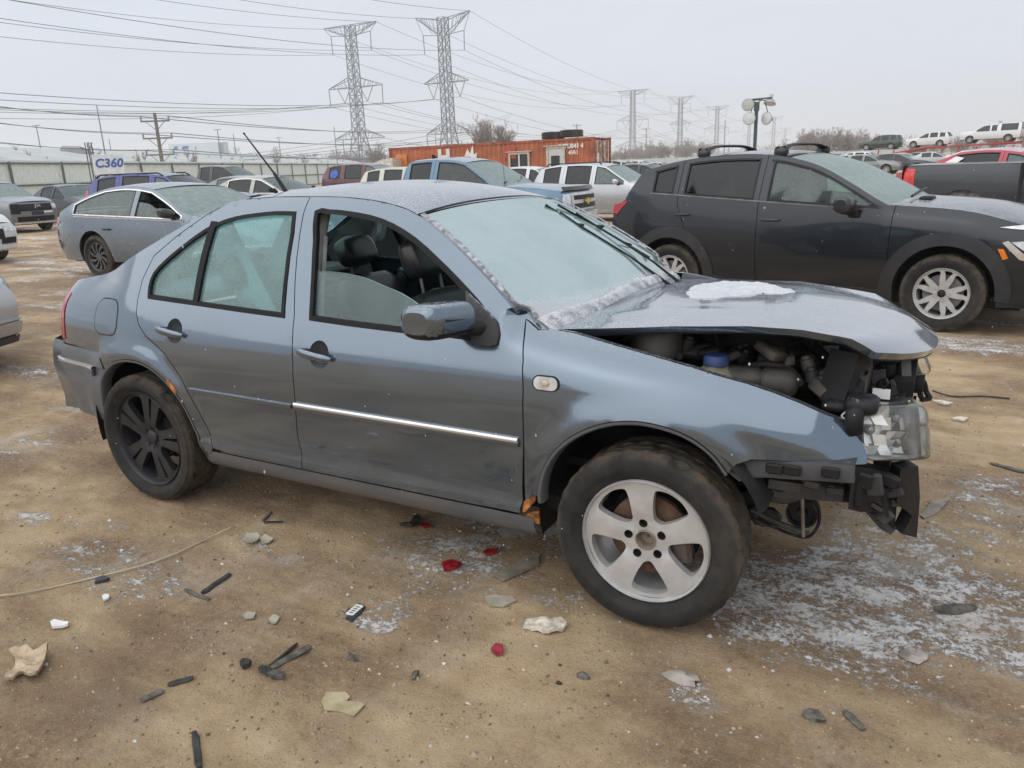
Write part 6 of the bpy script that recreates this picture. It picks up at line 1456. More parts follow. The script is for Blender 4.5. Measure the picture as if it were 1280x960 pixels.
# ---- steel pylons
PYL = flat('pylon_steel', (.21, .225, .245), .6, .2, var=.12)
def pylon_data(style):
    H_ = 47.0; legs = []; bars = MB(); 
    wdt = lambda z: interp(z, [0, 14, 47], [3.6, 1.55, 1.25])
    lv = [0, 5, 9.5, 14, 17, 20, 23, 26, 29, 32, 35, 38, 41, 44, 47]
    mleg = []
    for sx, sy in ((-1, -1), (1, -1), (1, 1), (-1, 1)):
        m_ = MB()
        for a, b in ((0, 14), (14, 47)): m_.bar((sx*wdt(a), sy*wdt(a), a), (sx*wdt(b), sy*wdt(b), b), .30)
        mleg.append(m_.mesh('leg', PYL))
    for a, b in zip(lv[:-1], lv[1:]):
        c = [(-1, -1), (1, -1), (1, 1), (-1, 1)]
        for i in range(4):
            (x0, y0), (x1, y1) = c[i], c[(i+1) % 4]; wa, wb_ = wdt(a), wdt(b)
            bars.bar((x0*wa, y0*wa, a), (x1*wb_, y1*wb_, b), .15); bars.bar((x1*wa, y1*wa, a), (x0*wb_, y0*wb_, b), .15); bars.bar((x0*wb_, y0*wb_, b), (x1*wb_, y1*wb_, b), .13)
    arms = []; tips = []; strings = []
    spec = [(47, 44.0, 10.4, 'top'), (31.5, 28.5, 10.8, 'mid'), (15.5, 12.5, 10.2, 'low')] if style == 'flat' else [(46.5, 42.0, 9.8, 'vtop'), (31.0, 28.2, 8.2, 'mid'), (16.0, 12.8, 8.4, 'low')]
    for zt, zb, L, kd in spec:
        for s_ in (-1, 1):
            m_ = MB(); wt = wdt(zt); tipz = zb if kd in ('mid', 'low') else zt
            if kd == 'vtop': tipz = zt+1.3
            for sy in (-1, 1):
                m_.bar((s_*wt, sy*wt, zt), (s_*L, 0, tipz+.15), .20); m_.bar((s_*wt, sy*wt, zb), (s_*L, 0, tipz), .20)
                for k in range(1, 5):
                    f = k/5; g = (k-.5)/5; m_.bar(Vector((s_*wt, sy*wt, zt)).lerp(Vector((s_*L, 0, tipz+.15)), f), Vector((s_*wt, sy*wt, zb)).lerp(Vector((s_*L, 0, tipz)), g), .11)
            if kd in ('top', 'vtop'):
                lz = zb+.6; m_.bar((s_*wt, 0, zb), (s_*L*.76, 0, lz), .2); m_.bar((s_*L*.76, 0, lz), (s_*L, 0, tipz), .13); m_.bar((s_*L*.4, 0, lz), (s_*L*.76, 0, lerp(zt, tipz, .7)), .1)
            arms.append(m_.mesh('cross_arm', PYL)); st_ = []
            if kd in ('top', 'vtop'): ends = [((s_*L*.76, 0, zb+.6), 5.6)]; tips.append((s_*L, 0, tipz))
            elif kd == 'mid' and style == 'flat': ends = [((s_*L, 0, zb), 5.4)]
            elif kd == 'mid': ends = []
            else: ends = [((s_*L*(.68 if style == 'flat' else 1), 0, zb), 5.6)] if s_ < 0 else []
            for (x, y, z), l in ends:
                st_.append(MB().tube([(x, y, z), (x-.2*s_, y, z-l)], .15, 5)); tips.append((x-.2*s_, y, z-l))
            if kd == 'mid':
                x0, x1, zz = (s_*L*.36, s_*L*.84, zb) if style != 'flat' else (s_*2.0, s_*L*.66, zb)
                m2 = MB(); m2.tube([(x0, 0, zz), ((x0+x1)/2, 0, zz-4.6)], .13, 5); m2.tube([(x1, 0, zz), ((x0+x1)/2, 0, zz-4.6)], .13, 5); st_.append(m2); tips.append(((x0+x1)/2, 0, zz-4.6))
            if kd == 'low': tips.append((s_*L, 0, zb-.3))
            strings += [m.mesh('insulator_string', PYL) for m in st_]
    return mleg, bars.mesh('bracing', PYL), arms, strings, tips
PD = {s_: pylon_data(s_) for s_ in ('flat', 'vee')}
def pylon(px, ytop, depth, style, rz, label):
    t_ = CO+ray(px, ytop)*depth; sc_ = (t_[2])/47.0
    p_ = thing('pylon', label, 'pylon', (t_[0], t_[1], 0), rz, 'lattice pylons'); p_.scale = (sc_, sc_, sc_); L_, B1, AR, ST, TP = PD[style]
    for m_ in L_: link('leg', m_, p_)
    o = link('bracing', B1, p_)
    for m_ in AR: link('cross_arm', m_, p_)
    for m_ in ST: link('insulator_string', m_, p_)
    c, s_ = math.cos(rz), math.sin(rz)
    return [Vector((t_[0]+sc_*(c*x-s_*y), t_[1]+sc_*(s_*x+c*y), sc_*z)) for x, y, z in TP], Vector(t_)
pa = CO+ray(437, 32)*235; pc = CO+ray(792, 113)*480
rz_ = math.atan2(pc[1]-pa[1], pc[0]-pa[0])-math.pi/2
TA_, a0 = pylon(437, 32, 235, 'flat', rz_, 'nearest flat-topped pylon, left one of the tall pair above the fence')
TB_, b0 = pylon(553, 22, 222, 'vee', rz_, 'tallest pylon with upswept top arms behind the orange container')
TC_, c0 = pylon(791, 113, 480, 'flat', rz_, 'flat-topped pylon just right of the orange container')
TD_, d0 = pylon(851, 122, 520, 'vee', rz_, 'distant pylon with upswept top arms between two flat-topped ones')
TE_, e0 = pylon(897, 133, 655, 'flat', rz_, 'distant flat-topped pylon left of the lamp mast')
TF_, f0 = pylon(937, 150, 860, 'vee', rz_, 'faint pylon right behind the lamp mast')
TG_, g0 = pylon(968, 146, 900, 'flat', rz_, 'faint far pylon just right of the lamp mast')
TH_, h0 = pylon(982, 160, 1150, 'vee', rz_, 'faintest pylon in the gap before the brown tree line')
TIPN = ('top left inner', 'top left outer', 'top right inner', 'top right outer', 'middle left outer', 'middle left inner', 'middle right outer', 'middle right inner', 'low left inner', 'low left outer', 'low right')
TIPV = ('top left inner', 'top left outer', 'top right inner', 'top right outer', 'middle left', 'middle right', 'low left inner', 'low left outer', 'low right')
def spans(T1, T2, label, r, sag=8):
    nm = TIPN if len(T1) == len(TIPN) else TIPV
    for k, (a, b) in enumerate(zip(T1, T2)): wire(a, b, sag, r, label+', '+nm[k % len(nm)]+' arm')
spans(TA_, TC_, 'wire from left tall pylon to that right of container', .055); spans(TB_, TD_, 'wire from tallest pylon to distant upswept one', .055)
spans(TC_, TE_, 'faint wire between distant flat-topped pylons', .07); spans(TD_, TF_, 'faint wire between distant upswept pylons', .08)
dA = a0-c0; dA.z = 0
for T_, lab in ((TA_, 'wire running left from the left tall pylon'), (TB_, 'wire running left from the tallest pylon')):
    for k_, p_ in enumerate(T_): wire(p_, p_+dA*.92+Vector((0, 0, 1.0)), 8, .05, lab+', '+(TIPN if len(T_) == len(TIPN) else TIPV)[k_ % 11]+' arm', n=28)

# ---- orange container with windows, tyres on its roof
TL = Vector(CO+ray(486, 184)*44.4); TR = Vector(CO+ray(742, 172)*38.6)
top = (TL.z+TR.z)/2; cdir = (TR-TL); cdir.z = 0; clen = cdir.length; cang = math.atan2(cdir.y, cdir.x)
cbase = top-2.59; ctr = thing('shipping_container', 'orange corrugated shipping container office with white framed windows', 'container', (TL.x, TL.y, cbase), cang)
ORG = flat('rusty_orange', (.40, .125, .055), .65, var=.22, vscale=1.2, bump=.06); ORD = flat('orange_frame', (.30, .085, .04), .65, var=.35, vscale=3)
DOORM = flat('peeling_orange', (.42, .22, .15), .7, var=.6, vscale=5)
nC = 44
def corrug(y, flip, n=nC, L=clen):
    mb = MB(); rows = [[], []]; p_ = L/n
    for i in range(n):
        for f, d in ((0, 0), (.28, 0), (.45, .04), (.78, .04), (.95, 0)):
            rows[0].append((.1+(i+f)*(L-.2)/n, y+d*(1 if not flip else -1), .16)); rows[1].append((.1+(i+f)*(L-.2)/n, y+d*(1 if not flip else -1), 2.45))
    return mb.grid(rows, flip=flip)
corrug(.02, False).obj('side_wall', ORG, ctr, 20); corrug(2.42, True).obj('side_wall', ORG, ctr, 20)
mb = MB(); mb.box((clen/2, 1.22, 2.55), (clen-.2, 2.3, .06)); mb.obj('roof', flat('snowy_container_roof', (.40, .20, .14), .8, var=.5, dust=1.5), ctr)
for (x, y) in ((.06, .06), (clen-.06, .06), (.06, 2.38), (clen-.06, 2.38)):
    mb = MB(); mb.box((x, y, 1.295), (.16, .16, 2.59)); mb.obj('corner_post', ORD, ctr)
for y in (.05, 2.39):
    mb = MB(); mb.box((clen/2, y, 2.52), (clen-.28, .10, .13)); mb.box((clen/2, y, .08), (clen-.28, .10, .16)); mb.obj('side_rail', ORD, ctr)
mb = MB(); mb.box((.08, 1.22, 1.3), (.06, 2.2, 2.4)); mb.obj('end_wall', ORG, ctr)
for k, y in enumerate((.68, 1.76)):
    mb = MB(); mb.box((clen-.06, y, 1.28), (.06, 1.05, 2.36)); d_ = mb.obj('door', DOORM, ctr)
    for yy in (y-.28, y+.28):
        mb = MB(); mb.tube([(clen+.02, yy, .15), (clen+.02, yy, 2.42)], .03, 6); mb.obj('locking_bar', flat('bar_white', (.62, .58, .54), .6, var=.4), d_)
    if k == 0: mb = MB(); mb.box((clen-.02, .62, 1.1), (.03, .30, 1.4)); mb.obj('door_patch', WHITE, d_)
mb = MB(); mb.box((clen-.04, 1.22, 1.28), (.05, .05, 2.36)); mb.obj('door_gap', VOID, ctr)
mb = MB(); mb.bbox((.3, 1.2, 2.62), (.1, .1, .05)); 
for x in (.4, clen-.4):
    mb = MB(); mb.box((x, 1.22, -cbase/2-.1), (.5, 2.3, max(.1, cbase)+.2)); mb.obj('timber_block', WOOD, ctr)
FRM = flat('cream_frame', (.52, .47, .38), .6, var=.15); PANE = G_TINT
def cwin(x, z, w_, h, mull, ac=False, door=False):
    mb = MB()
    for (cx_, cz2, ww, hh) in ((x, z+h/2, w_, .10), (x, z-h/2, w_, .10), (x-w_/2+.05, z, .10, h-.1), (x+w_/2-.05, z, .10, h-.1)): mb.box((cx_, -.03, cz2), (ww, .12, hh))
    f_ = mb.obj('window' if not door else 'door', FRM, ctr)
    if door: mb = MB(); mb.box((x, -.015, z), (w_-.2, .06, h-.1)); mb.obj('door_leaf', flat('door_white', (.55, .56, .54), .5, var=.06), f_); mb = MB(); mb.box((x-.02, -.06, z+.12), (w_*.45, .05, h*.45)); mb.obj('pane', flat('dark_pane', (.03, .033, .036), .25, var=.4, vscale=20), f_)
    else:
        mb = MB(); mb.box((x, -.02, z), (w_-.2, .03, h-.1)); mb.obj('pane', flat('dark_pane', (.03, .033, .036), .25, var=.4, vscale=20), f_)
        mb = MB(); mb.box((x, -.045, z), (.07, .05, h-.12)); mb.obj('mullion', WHITE, f_)
    mb = MB(); mb.box((x, -.07, z+h/2+.09), (w_+.3, .16, .05)); mb.obj('hood_trim', FRM, f_)
def cx_of(px):                                               # along-wall distance of a photograph column
    d = ray(px, 190); o = CO; a = np.array([cdir.normalized().x, cdir.normalized().y]); M_ = np.array([[a[0], -d[0]], [a[1], -d[1]]]); s_ = np.linalg.solve(M_, np.array([o[0]-TL.x, o[1]-TL.y])); return float(s_[0])
cwin(cx_of(649), 1.35, cx_of(662)-cx_of(636), 1.2, True); cwin(cx_of(695), 1.20, cx_of(706)-cx_of(683), 1.9, False, door=True); cwin(cx_of(578), 1.45, cx_of(586)-cx_of(573)+.1, .7, True)
LW = flat('stencil_white', (.70, .68, .64), .7, var=.1)
sgn_m = lambda x, z: Matrix(((1, 0, 0, x), (0, 0, -1, -.035), (0, 1, 0, z), (0, 0, 0, 1)))
text_mesh('INTU041 4', .30, sgn_m(cx_of(714), 2.18), .006, LW, 'stencilled_code', ctr, .016); text_mesh('45R1', .27, sgn_m(cx_of(717), 1.86), .006, LW, 'stencilled_code', ctr, .008)
text_mesh('H', 1.15, sgn_m(cx_of(555), 1.88), .008, LW, 'painted_letter', ctr, .06)
mb = MB(); mb.prism([(-.45, 0), (.45, 0), (.5, .35), (.3, .25), (.25, .75), (.05, .3), (-.1, .55), (-.3, .2)], .03, sgn_m(cx_of(587), 1.75)); mb.obj('painted_mark', LW, ctr)
mb = MB(); mb.prism([(-.38, -.8), (.38, -.8), (.38, .6), (-.38, .6)], .03, sgn_m(cx_of(502), 1.6)); mb.obj('bright_patch', flat('bright_orange', (.62, .20, .05), .6, var=.2), ctr)
mb = MB(); mb.prism([(-.35, -.3), (.35, -.3), (.35, .3), (-.35, .3)], .02, sgn_m(cx_of(638), 2.0)); mb.obj('red_patch', flat('red_patch', (.38, .06, .03), .6, var=.3), ctr)
for k, px in enumerate((683, 706)):
    c_ = Vector((TL.x, TL.y, 0))+cdir.normalized()*cx_of(px)+Vector((-math.sin(cang), math.cos(cang), 0))*.9
    o = tyre_mesh(.62, .33, .36, 48, True); o.v = [(x, z, -y) for x, y, z in o.v]; o_ = o.obj('truck_tyre', RUBBER, None, 40); o_.location = (c_.x, c_.y, top+.20+.05*k); tag(o_, ['black truck tyre lying on the container roof, left of two', 'black truck tyre lying on the container roof, right of two'][k], 'tyre', 'tyres on the container roof')
# yellow loader left of the container
yl = far(480, 214, 46); ld = thing('wheel_loader', 'yellow loader with snowy pale hood at the left end of the orange container', 'loader', (yl[0]-.2, yl[1], 0), .3)
YEL = flat('loader_yellow', (.55, .27, .03), .5, var=.2)
mb = MB(); mb.bbox((0, 0, 1.25), (1.9, 1.6, .9), .08); mb.obj('body', YEL, ld); mb = MB(); mb.prism([(-1.0, 0), (1.0, 0), (1.0, .55), (.4, .5)], 1.5, Matrix(((1, 0, 0, 0), (0, 0, -1, .75), (0, 1, 0, 1.72), (0, 0, 0, 1)))); mb.obj('hood', flat('frosty_white', (.62, .60, .52), .7), ld)
for x in (-.7, .7):
    for y in (-.8, .8): mb = MB(); mb.lathe([(.1, -.2), (.55, -.2), (.6, -.1), (.6, .1), (.55, .2), (.1, .2)], Matrix.Translation((x, y, .6)) @ Matrix.Rotation(R(90), 4, 'X'), 16); mb.obj('wheel', RUBBER, ld)
# ---- lamp mast with four floodlights
lb = CO+ray(946, 130)*40; lt = thing('light_tower', 'green lamp mast with four round floodlights beyond the charcoal crossover', 'light tower', (lb[0], lb[1], 0), .3)
LGR = flat('mast_green', (.05, .085, .075), .5, .2, var=.2); zt = lb[2]
mb = MB(); mb.bar((0, 0, 0), (0, 0, zt), .17); mb.bar((0, 0, zt-.35), (0, 0, zt+.1), .26); mb.obj('mast', LGR, lt)
mb = MB(); mb.bbox((0, 0, .9), (2.2, 1.3, 1.1), .06); mb.obj('generator_box', LGR, lt); 
mb = MB(); mb.bar((-.62, 0, zt+.22), (.75, 0, zt+.28), .07); mb.bar((0, 0, zt), (-.3, 0, zt+.24), .05); mb.bar((0, 0, zt), (.3, 0, zt+.26), .05); mb.obj('cross_bar', LGR, lt)
for px, py, tx, tz in ((935, 131, .35, .25), (936.5, 148, .25, -.05), (958, 148, -.2, -.05), (962, 130, -.1, 1.25)):
    c_ = Vector(CO+ray(px, py)*40); lc = c_-Vector((lb[0], lb[1], 0)); a = rot2(lc.x, lc.y, -.3); M_ = Matrix.Translation((a[0], a[1], c_.z)) @ Matrix.Rotation(-.5+tx, 4, 'Z') @ Matrix.Rotation(R(90)+tz, 4, 'X')
    l_ = thing('floodlight', None, None); l_.parent = lt
    mb = MB(); mb.lathe([(.31, .0), (.325, -.02), (.31, -.06), (.22, -.20), (.10, -.28), (.09, -.50), (.0, -.52)], M_, 22); mb.obj('lamp_shell', flat('lamp_grey', (.42, .43, .43), .4, .4, var=.1), l_, 50)
    mb = MB(); mb.lathe([(.0, .03), (.2, .02), (.30, .0)], M_, 22); mb.obj('lamp_glass', flat('milky_glass', (.56, .59, .59), .2, var=.05, coat=.5), l_, 60)
    e_ = M_ @ Vector((0, 0, -.25)); mb = MB(); mb.tube([e_, (e_.x*.6, e_.y, zt+.18), (0, 0, zt+.2)], .025, 5); mb.obj('lamp_bracket', LGR, l_)
# ---- car carrier far right
cc = far(1177, 187, 103); CCA = -.24; car_ = thing('car_carrier', 'long red car carrier trailer and red truck cab behind the parked cars at right', 'truck', (cc[0], cc[1], 0), CCA)
CRD = flat('carrier_red', (.40, .035, .025), .5, var=.25); DK_ = 2.0
mb = MB()
for y in (-1.25, 1.25): mb.bar((-7.2, y, 1.15), (-1.5, y, DK_-.1), .28, .14); mb.bar((-1.5, y, DK_-.1), (7.6, y, DK_+.15), .28, .14)
mb.obj('deck_beam', CRD, car_)
mb = MB(); mb.box((3.2, 0, DK_), (8.6, 2.3, .08)); mb.box((-4.3, 0, 1.4), (5.6, 2.3, .08), Matrix.Rotation(R(-4), 3, 'Y')); mb.obj('deck', CRD, car_)
for i in range(9):
    x = -6.6+i*1.7
    mb = MB(); mb.bar((x, -1.27, .5), (x+.2, -1.27, DK_-.1), .12); mb.obj('upright', CRD, car_)
mb = MB(); mb.box((0, 0, .75), (15, .8, .25)); mb.obj('chassis', VOID, car_)
for x in (-3.2, -2.0, 5.0):
    for y in (-1.05, 1.05): mb = MB(); mb.lathe([(.1, -.15), (.48, -.15), (.5, 0), (.48, .15), (.1, .15)], Matrix.Translation((x, y, .5)) @ Matrix.Rotation(R(90), 4, 'X'), 16); mb.obj('wheel', RUBBER, car_)
mb = MB(); mb.bbox((9.7, 0, 2.2), (3.0, 2.45, 3.1), .15); mb.obj('truck_cab', CRD, car_); mb = MB(); mb.box((8.9, -1.24, 2.9), (.8, .05, .7)); mb.obj('sleeper_window', VOID, car_)
mb = MB(); mb.tube([(8.1, -1.0, 1.0), (8.1, -1.0, 4.1)], .09, 8); mb.obj('exhaust_stack', flat('stack', (.35, .2, .2), .4, .5), car_)
def onto(x, z, kd, lab, m, kw, a=math.pi, **k2):
    o = rot2(x, 0, CCA); return build_car(kd, lab, (cc[0]+o[0], cc[1]+o[1], z), CCA+a, m, step=.2, cabin=False, **kw, **k2)
k = truck_kw(); k.update(back=[(-2.51, 1.85), (-2.60, 1.86)], deck=None, roof=[(-1.2, 1.78), (-1.5, 1.84), (-2.0, 1.87), (-2.51, 1.85), (-2.7, 1.95), (-4.72, 1.95)], rear=[(-4.72, 1.95), (-4.78, 1.3), (-4.77, .8), (-4.73, .5)], wins=((-1.88, -.56, 'front'), (-2.56, -1.97, 'rear'), (-4.5, -2.85, 'quarter'))); k['back'] = None
onto(2.9, DK_+.18, 'pickup_truck', 'white pickup with a cap on the bed, riding at the front of the car carrier', WP, k, wheels=wset((0, -3.64), .39, .24, .26), rwin=1.3)
onto(-2.8, DK_-.02, 'suv', 'white crossover riding in the middle of the red car carrier', WP, suv_kw(H=.95), wheels=wset((0, -2.75), .35, .24, .24))
onto(-8.0, DK_-.1, 'suv', 'dark green boxy SUV riding at the rear end of the car carrier', DK[4], suv_kw(H=.98), wheels=wset((0, -2.75), .35, .24, .24))
# long pale wall at the far right edge of the yard
w0, w1 = far(740, 200, 150), far(1130, 192, 170); wdx = Vector((w1[0]-w0[0], w1[1]-w0[1], 0)); wall = thing('boundary_wall', 'long pale boundary wall far behind the container and crossover', 'wall', (w0[0], w0[1], 0), math.atan2(wdx.y, wdx.x)); nW = 26
pn = MB().box((wdx.length/nW/2, 0, 1.0), (wdx.length/nW-.08, .12, 2.3)).mesh('panel', flat('pale_wall', (.52, .55, .55), .7, var=.08))
for i in range(nW): o = link('panel', pn, wall); o.location = (i*wdx.length/nW, 0, 0)

# ---------------------------------------------------------------- bare trees
BARK = flat('bare_bark', (.20, .175, .155), .9, var=.3); TWIG = flat('bare_twigs', (.27, .235, .21), .9, var=.3)
def bare_tree(seed, H_=10, spread=.5, tw=1.0, stems=1):
    r_ = random.Random(seed); tm, cm = MB(), MB()
    def grow(p, d, L, r, lev):
        n = 3; pts = [p]; q = p.copy(); dd = d.copy()
        for i in range(n):
            dd = (dd+Vector((r_.uniform(-1, 1), r_.uniform(-1, 1), r_.uniform(-.2, .5)))*.16).normalized(); q = q+dd*(L/n); pts.append(q.copy())
        (tm if lev < 2 else cm).tube(pts, [r*(1-.6*i/n) for i in range(n+1)], 5 if lev == 0 else 3, False)
        if lev >= 4: return
        for c in range((7, 5, 5, 4)[lev]):
            f = r_.uniform(.30, 1.0); b = pts[min(n, int(f*n+.5))] if f < .99 else pts[-1]
            ax = Vector((r_.uniform(-1, 1), r_.uniform(-1, 1), r_.uniform(.1, .9))).normalized()
            grow(b, (dd*.75+ax*(.55+spread*.6)).normalized(), L*r_.uniform(.42, .66), max(.028*tw, r*.5), lev+1)
    for s_ in range(stems):
        b = Vector((r_.uniform(-.6, .6), r_.uniform(-.6, .6), -.2))*(0 if stems == 1 else 1); grow(b, Vector((r_.uniform(-.15, .15), r_.uniform(-.15, .15), 1)), H_*.46, max(.07, H_*.017), 0)
    return tm.mesh('trunk', BARK), cm.mesh('crown', TWIG)
TV = [bare_tree(i, 10, .5+.15*(i % 3), stems=1+i % 2) for i in range(5)]
TT = bare_tree(21, 10, .12, stems=5)
def tree(px, ytop, D_, v, label, grp, wid=1.0):
    t_ = far(px, ytop, D_); o = thing('bare_tree', label, 'tree', (t_[0], t_[1], 0), rnd.uniform(0, 6.3), grp); s_ = max(.2, t_[2]/9.6); o.scale = (s_*wid, s_*wid, s_)
    link('trunk', v[0], o); link('crown', v[1], o)
for px, yt, D_, lab in ((172, 180, 112, 'small bare sapling on the bank left of the wooden power pole'), (238, 177, 118, 'thin bare sapling in front of the white trailer'), (345, 182, 130, 'small bare sapling on the bank right of the roof antenna'), (380, 188, 135, 'low bare sapling near the pole beside the first pylon')):
    tree(px, yt, D_, TV[0], lab, 'saplings on the bank', .7)
tree(603, 141, 120, TT, 'clump of tall thin upright saplings behind the container middle, left one', 'saplings behind the container', .8); tree(622, 148, 122, TT, 'clump of tall thin upright saplings behind the container middle, right one', 'saplings behind the container', .8)
tree(645, 158, 140, TV[1], 'round bare tree left of the tyres on the container roof', 'trees behind the container', 1.3); tree(581, 165, 150, TV[2], 'thin bare tree just right of the tallest pylon', 'trees behind the container', .9); tree(474, 172, 200, TV[3], 'bare tree on the bank left of the container', 'trees behind the container', 1.5); tree(660, 166, 150, TV[4], 'low bare tree just left of the roof tyres', 'trees behind the container', 1.3)
ORD = ['first', 'second', 'third', 'fourth', 'fifth', 'sixth', 'seventh', 'eighth', 'ninth', 'tenth', 'eleventh', 'twelfth', 'thirteenth', 'fourteenth', 'fifteenth', 'sixteenth', 'seventeenth', 'eighteenth', 'nineteenth', 'twentieth']
ORD += ['twenty-'+o_ for o_ in ORD[:9]]+['thirtieth']+['thirty-'+o_ for o_ in ORD[:9]]
n_ = 0
def row_of_trees(n, x0, x1, xs, ys, d0, d1, jit, label, grp, wid):
    global n_
    for i, px in enumerate(sorted(rnd.uniform(x0, x1) for _ in range(n))):
        tree(px, interp(px, xs, ys)+rnd.uniform(-3, jit), rnd.uniform(d0, d1), TV[n_ % 5], ORD[i]+' bare tree from the left in '+label, grp, wid); n_ += 1
row_of_trees(34, 765, 905, [765, 800, 830, 870, 905], [184, 178, 172, 172, 186], 330, 420, 6, 'the tree line between container and lamp mast', 'tree line between container and lamp mast', 1.6)
row_of_trees(36, 972, 1128, [972, 1000, 1030, 1070, 1085, 1110, 1128], [182, 160, 155, 157, 166, 161, 182], 190, 250, 8, 'the brown row left of the car carrier', 'trees left of the car carrier', 1.3)
row_of_trees(26, 1120, 1300, [1120, 1165, 1200, 1225, 1260, 1300], [184, 164, 168, 150, 152, 136], 170, 240, 9, 'the row behind the car carrier', 'trees behind the car carrier', 1.2)
row_of_trees(22, 300, 480, [300, 480], [187, 186], 420, 520, 3, 'the tiny far row above the pale bank', 'far trees beyond the bank', 1.8)
# far wood closing the horizon
mb = MB(); r2 = random.Random(5)
for i in range(5200):
    px = r2.uniform(-300, 1500); D_ = r2.uniform(560, 900); b = far(px, 200, D_); h = r2.uniform(6, 15)*(.75+.5*noise.noise(Vector((px*.012, 2, 1)))); x, y = b[0], b[1]
    for j in range(7):
        c_ = Vector((x+r2.gauss(0, 1.6), y+r2.gauss(0, 1.6), h*r2.uniform(.05, .95))); d_ = Vector((r2.uniform(-1, 1), r2.uniform(-1, 1), r2.uniform(.4, 1.6))).normalized()*r2.uniform(1.0, 2.6); w_ = r2.uniform(.10, .35)
        s_ = Vector((d_.y, -d_.x, .3)).normalized()*w_; mb.add([c_-d_, c_+s_, c_+d_, c_-s_], [(0, 1, 2, 3)])
tag(mb.obj('far_wood', TWIG), 'far bare wood along the horizon', 'wood', kind='stuff')
# ---------------------------------------------------------------- litter on the frozen ground
def gh(x, y): return float(ground_h(np.array([[x]]), np.array([[y]]))[0, 0])
def gp(px, py): q_ = gnd(px, py); z = gh(q_[0], q_[1]); q_ = gnd(px, py, z); return Vector((q_[0], q_[1], gh(q_[0], q_[1])))
LP_ = {}
def slab(name, pts, th, mat, label, cat, curl=.0, seed=0, lift=.003, bumpy=.0, group=None):
    """thin torn or bent piece lying on the ground, outline given by where it lies in the photograph"""
    P = [gp(*q_) for q_ in pts]; o2 = ccw([(p.x, p.y) for p in P]); L = max(math.dist(o2[0], q_) for q_ in o2)
    V_, F_, bl = fill(o2, [], max(.012, L/9)); cx_ = sum(p[0] for p in o2)/len(o2); cy_ = sum(p[1] for p in o2)/len(o2)
    top_, bot = [], []
    for a, b in V_:
        n_ = noise.noise(Vector((a*22, b*22, seed*3.1))); z = gh(cx_, cy_)*.5+gh(a, b)*.5+lift+curl*((a-cx_)**2+(b-cy_)**2)/(L*L)*4*L+bumpy*abs(n_)*L
        top_.append((a, b, z+th)); bot.append((a, b, z))
    mb = MB(); mb.add(top_, F_); mb.add(bot, [f[::-1] for f in F_]); b0 = bl[0]; n = len(b0)
    mb.add([top_[i] for i in b0]+[bot[i] for i in b0], [(i, n+i, n+(i+1) % n, (i+1) % n) for i in range(n)])
    return tag(mb.obj(name, mat, None, 35), label, cat, group)
def stick(name, a, b, w_, th, mat, label, cat, seed=0, wob=.035, group=None):
    A, B = gp(*a), gp(*b); d = B-A; L = d.length; n = 7; s_ = d.normalized().cross(Vector((0, 0, 1))).normalized(); rows = []
    for i in range(n+1):
        t = i/n; c_ = A.lerp(B, t)+s_*(noise.noise(Vector((t*3, seed, 1)))*w_*wob*4); k = .9+.25*noise.noise(Vector((t*5, seed, 9)))
        if i in (0, n): k *= .7
        up = Vector((0, 0, 1)); z0 = Vector((0, 0, .002)); rows.append([c_-s_*w_*k/2+z0, c_-s_*w_*k*.42+up*th*.6+z0, c_+s_*w_*k*.30+up*th*.65+z0, c_+s_*w_*k/2+up*th*.3+z0])
    mb = MB(); mb.grid(rows, True); mb.add(rows[0], [(0, 1, 2, 3)]); mb.add(rows[-1], [(3, 2, 1, 0)]); return tag(mb.obj(name, mat, None, 40), label, cat, group)
def chunk(name, p, r_, mat, label, cat, seed=0, group=None):
    c_ = gp(*p); return tag(MB().blob((c_.x, c_.y, c_.z+r_[2]*.25), (r_[0]*.65, r_[1]*.65, r_[2]*.9), seed, .9, 9, 6, 2.5).obj(name, mat, None, 45), label, cat, group)
SCR = flat('black_scrap', (.030, .028, .026), .6, var=.5, vscale=30, bump=.4, bscale=120); SCR2 = flat('dusty_scrap', (.11, .10, .085), .8, var=.5, vscale=30, bump=.4, bscale=120)
TANC = flat('stained_felt', (.46, .35, .24), .95, var=.25, vscale=25, bump=.6, bscale=70); CLP = flat('milky_plastic', (.40, .37, .30), .4, var=.15, vscale=20); YEP = flat('yellowed_sheet', (.42, .36, .22), .5, var=.2, vscale=20, bump=.2)
GRP = flat('grey_sheet', (.25, .215, .17), .6, var=.3, vscale=15); REDP = flat('red_plastic', (.26, .012, .018), .45, var=.5, vscale=40); DIRTY = flat('dirty_white', (.60, .54, .45), .9, var=.35, vscale=30, bump=.6, bscale=60)
ICE = flat('dirty_ice', (.36, .32, .28), .3, var=.35, vscale=12, bump=.3)
slab('felt_scrap', [(8, 861), (9, 848), (20, 838), (22, 828), (14, 825), (36, 817), (44, 822), (63, 816), (58, 833), (48, 853), (38, 853), (30, 845), (17, 856)], .010, TANC, 'crumpled tan felt scrap lying at the lower left edge', 'scrap', .10, 1, bumpy=.16)
slab('white_scrap', [(64, 782), (69, 779), (87, 782), (86, 786), (66, 788)], .010, WHITE, 'small clean white plastic piece above the tan felt scrap', 'scrap', .05, 2, bumpy=.06)
slab('dark_chip', [(119, 731), (122, 725), (130, 723), (138, 726), (133, 728)], .012, flat('slate_chip', (.05, .055, .065), .5), 'dark slate chip lying beside the long thin rod', 'chip')
slab('pale_chip', [(128, 748), (132, 745.5), (137, 746), (137, 750), (130, 753)], .008, WHITE, 'pale chip right below the long thin rod', 'chip')
A, B = gp(0, 748), gp(130, 722); C2 = gp(289, 665)
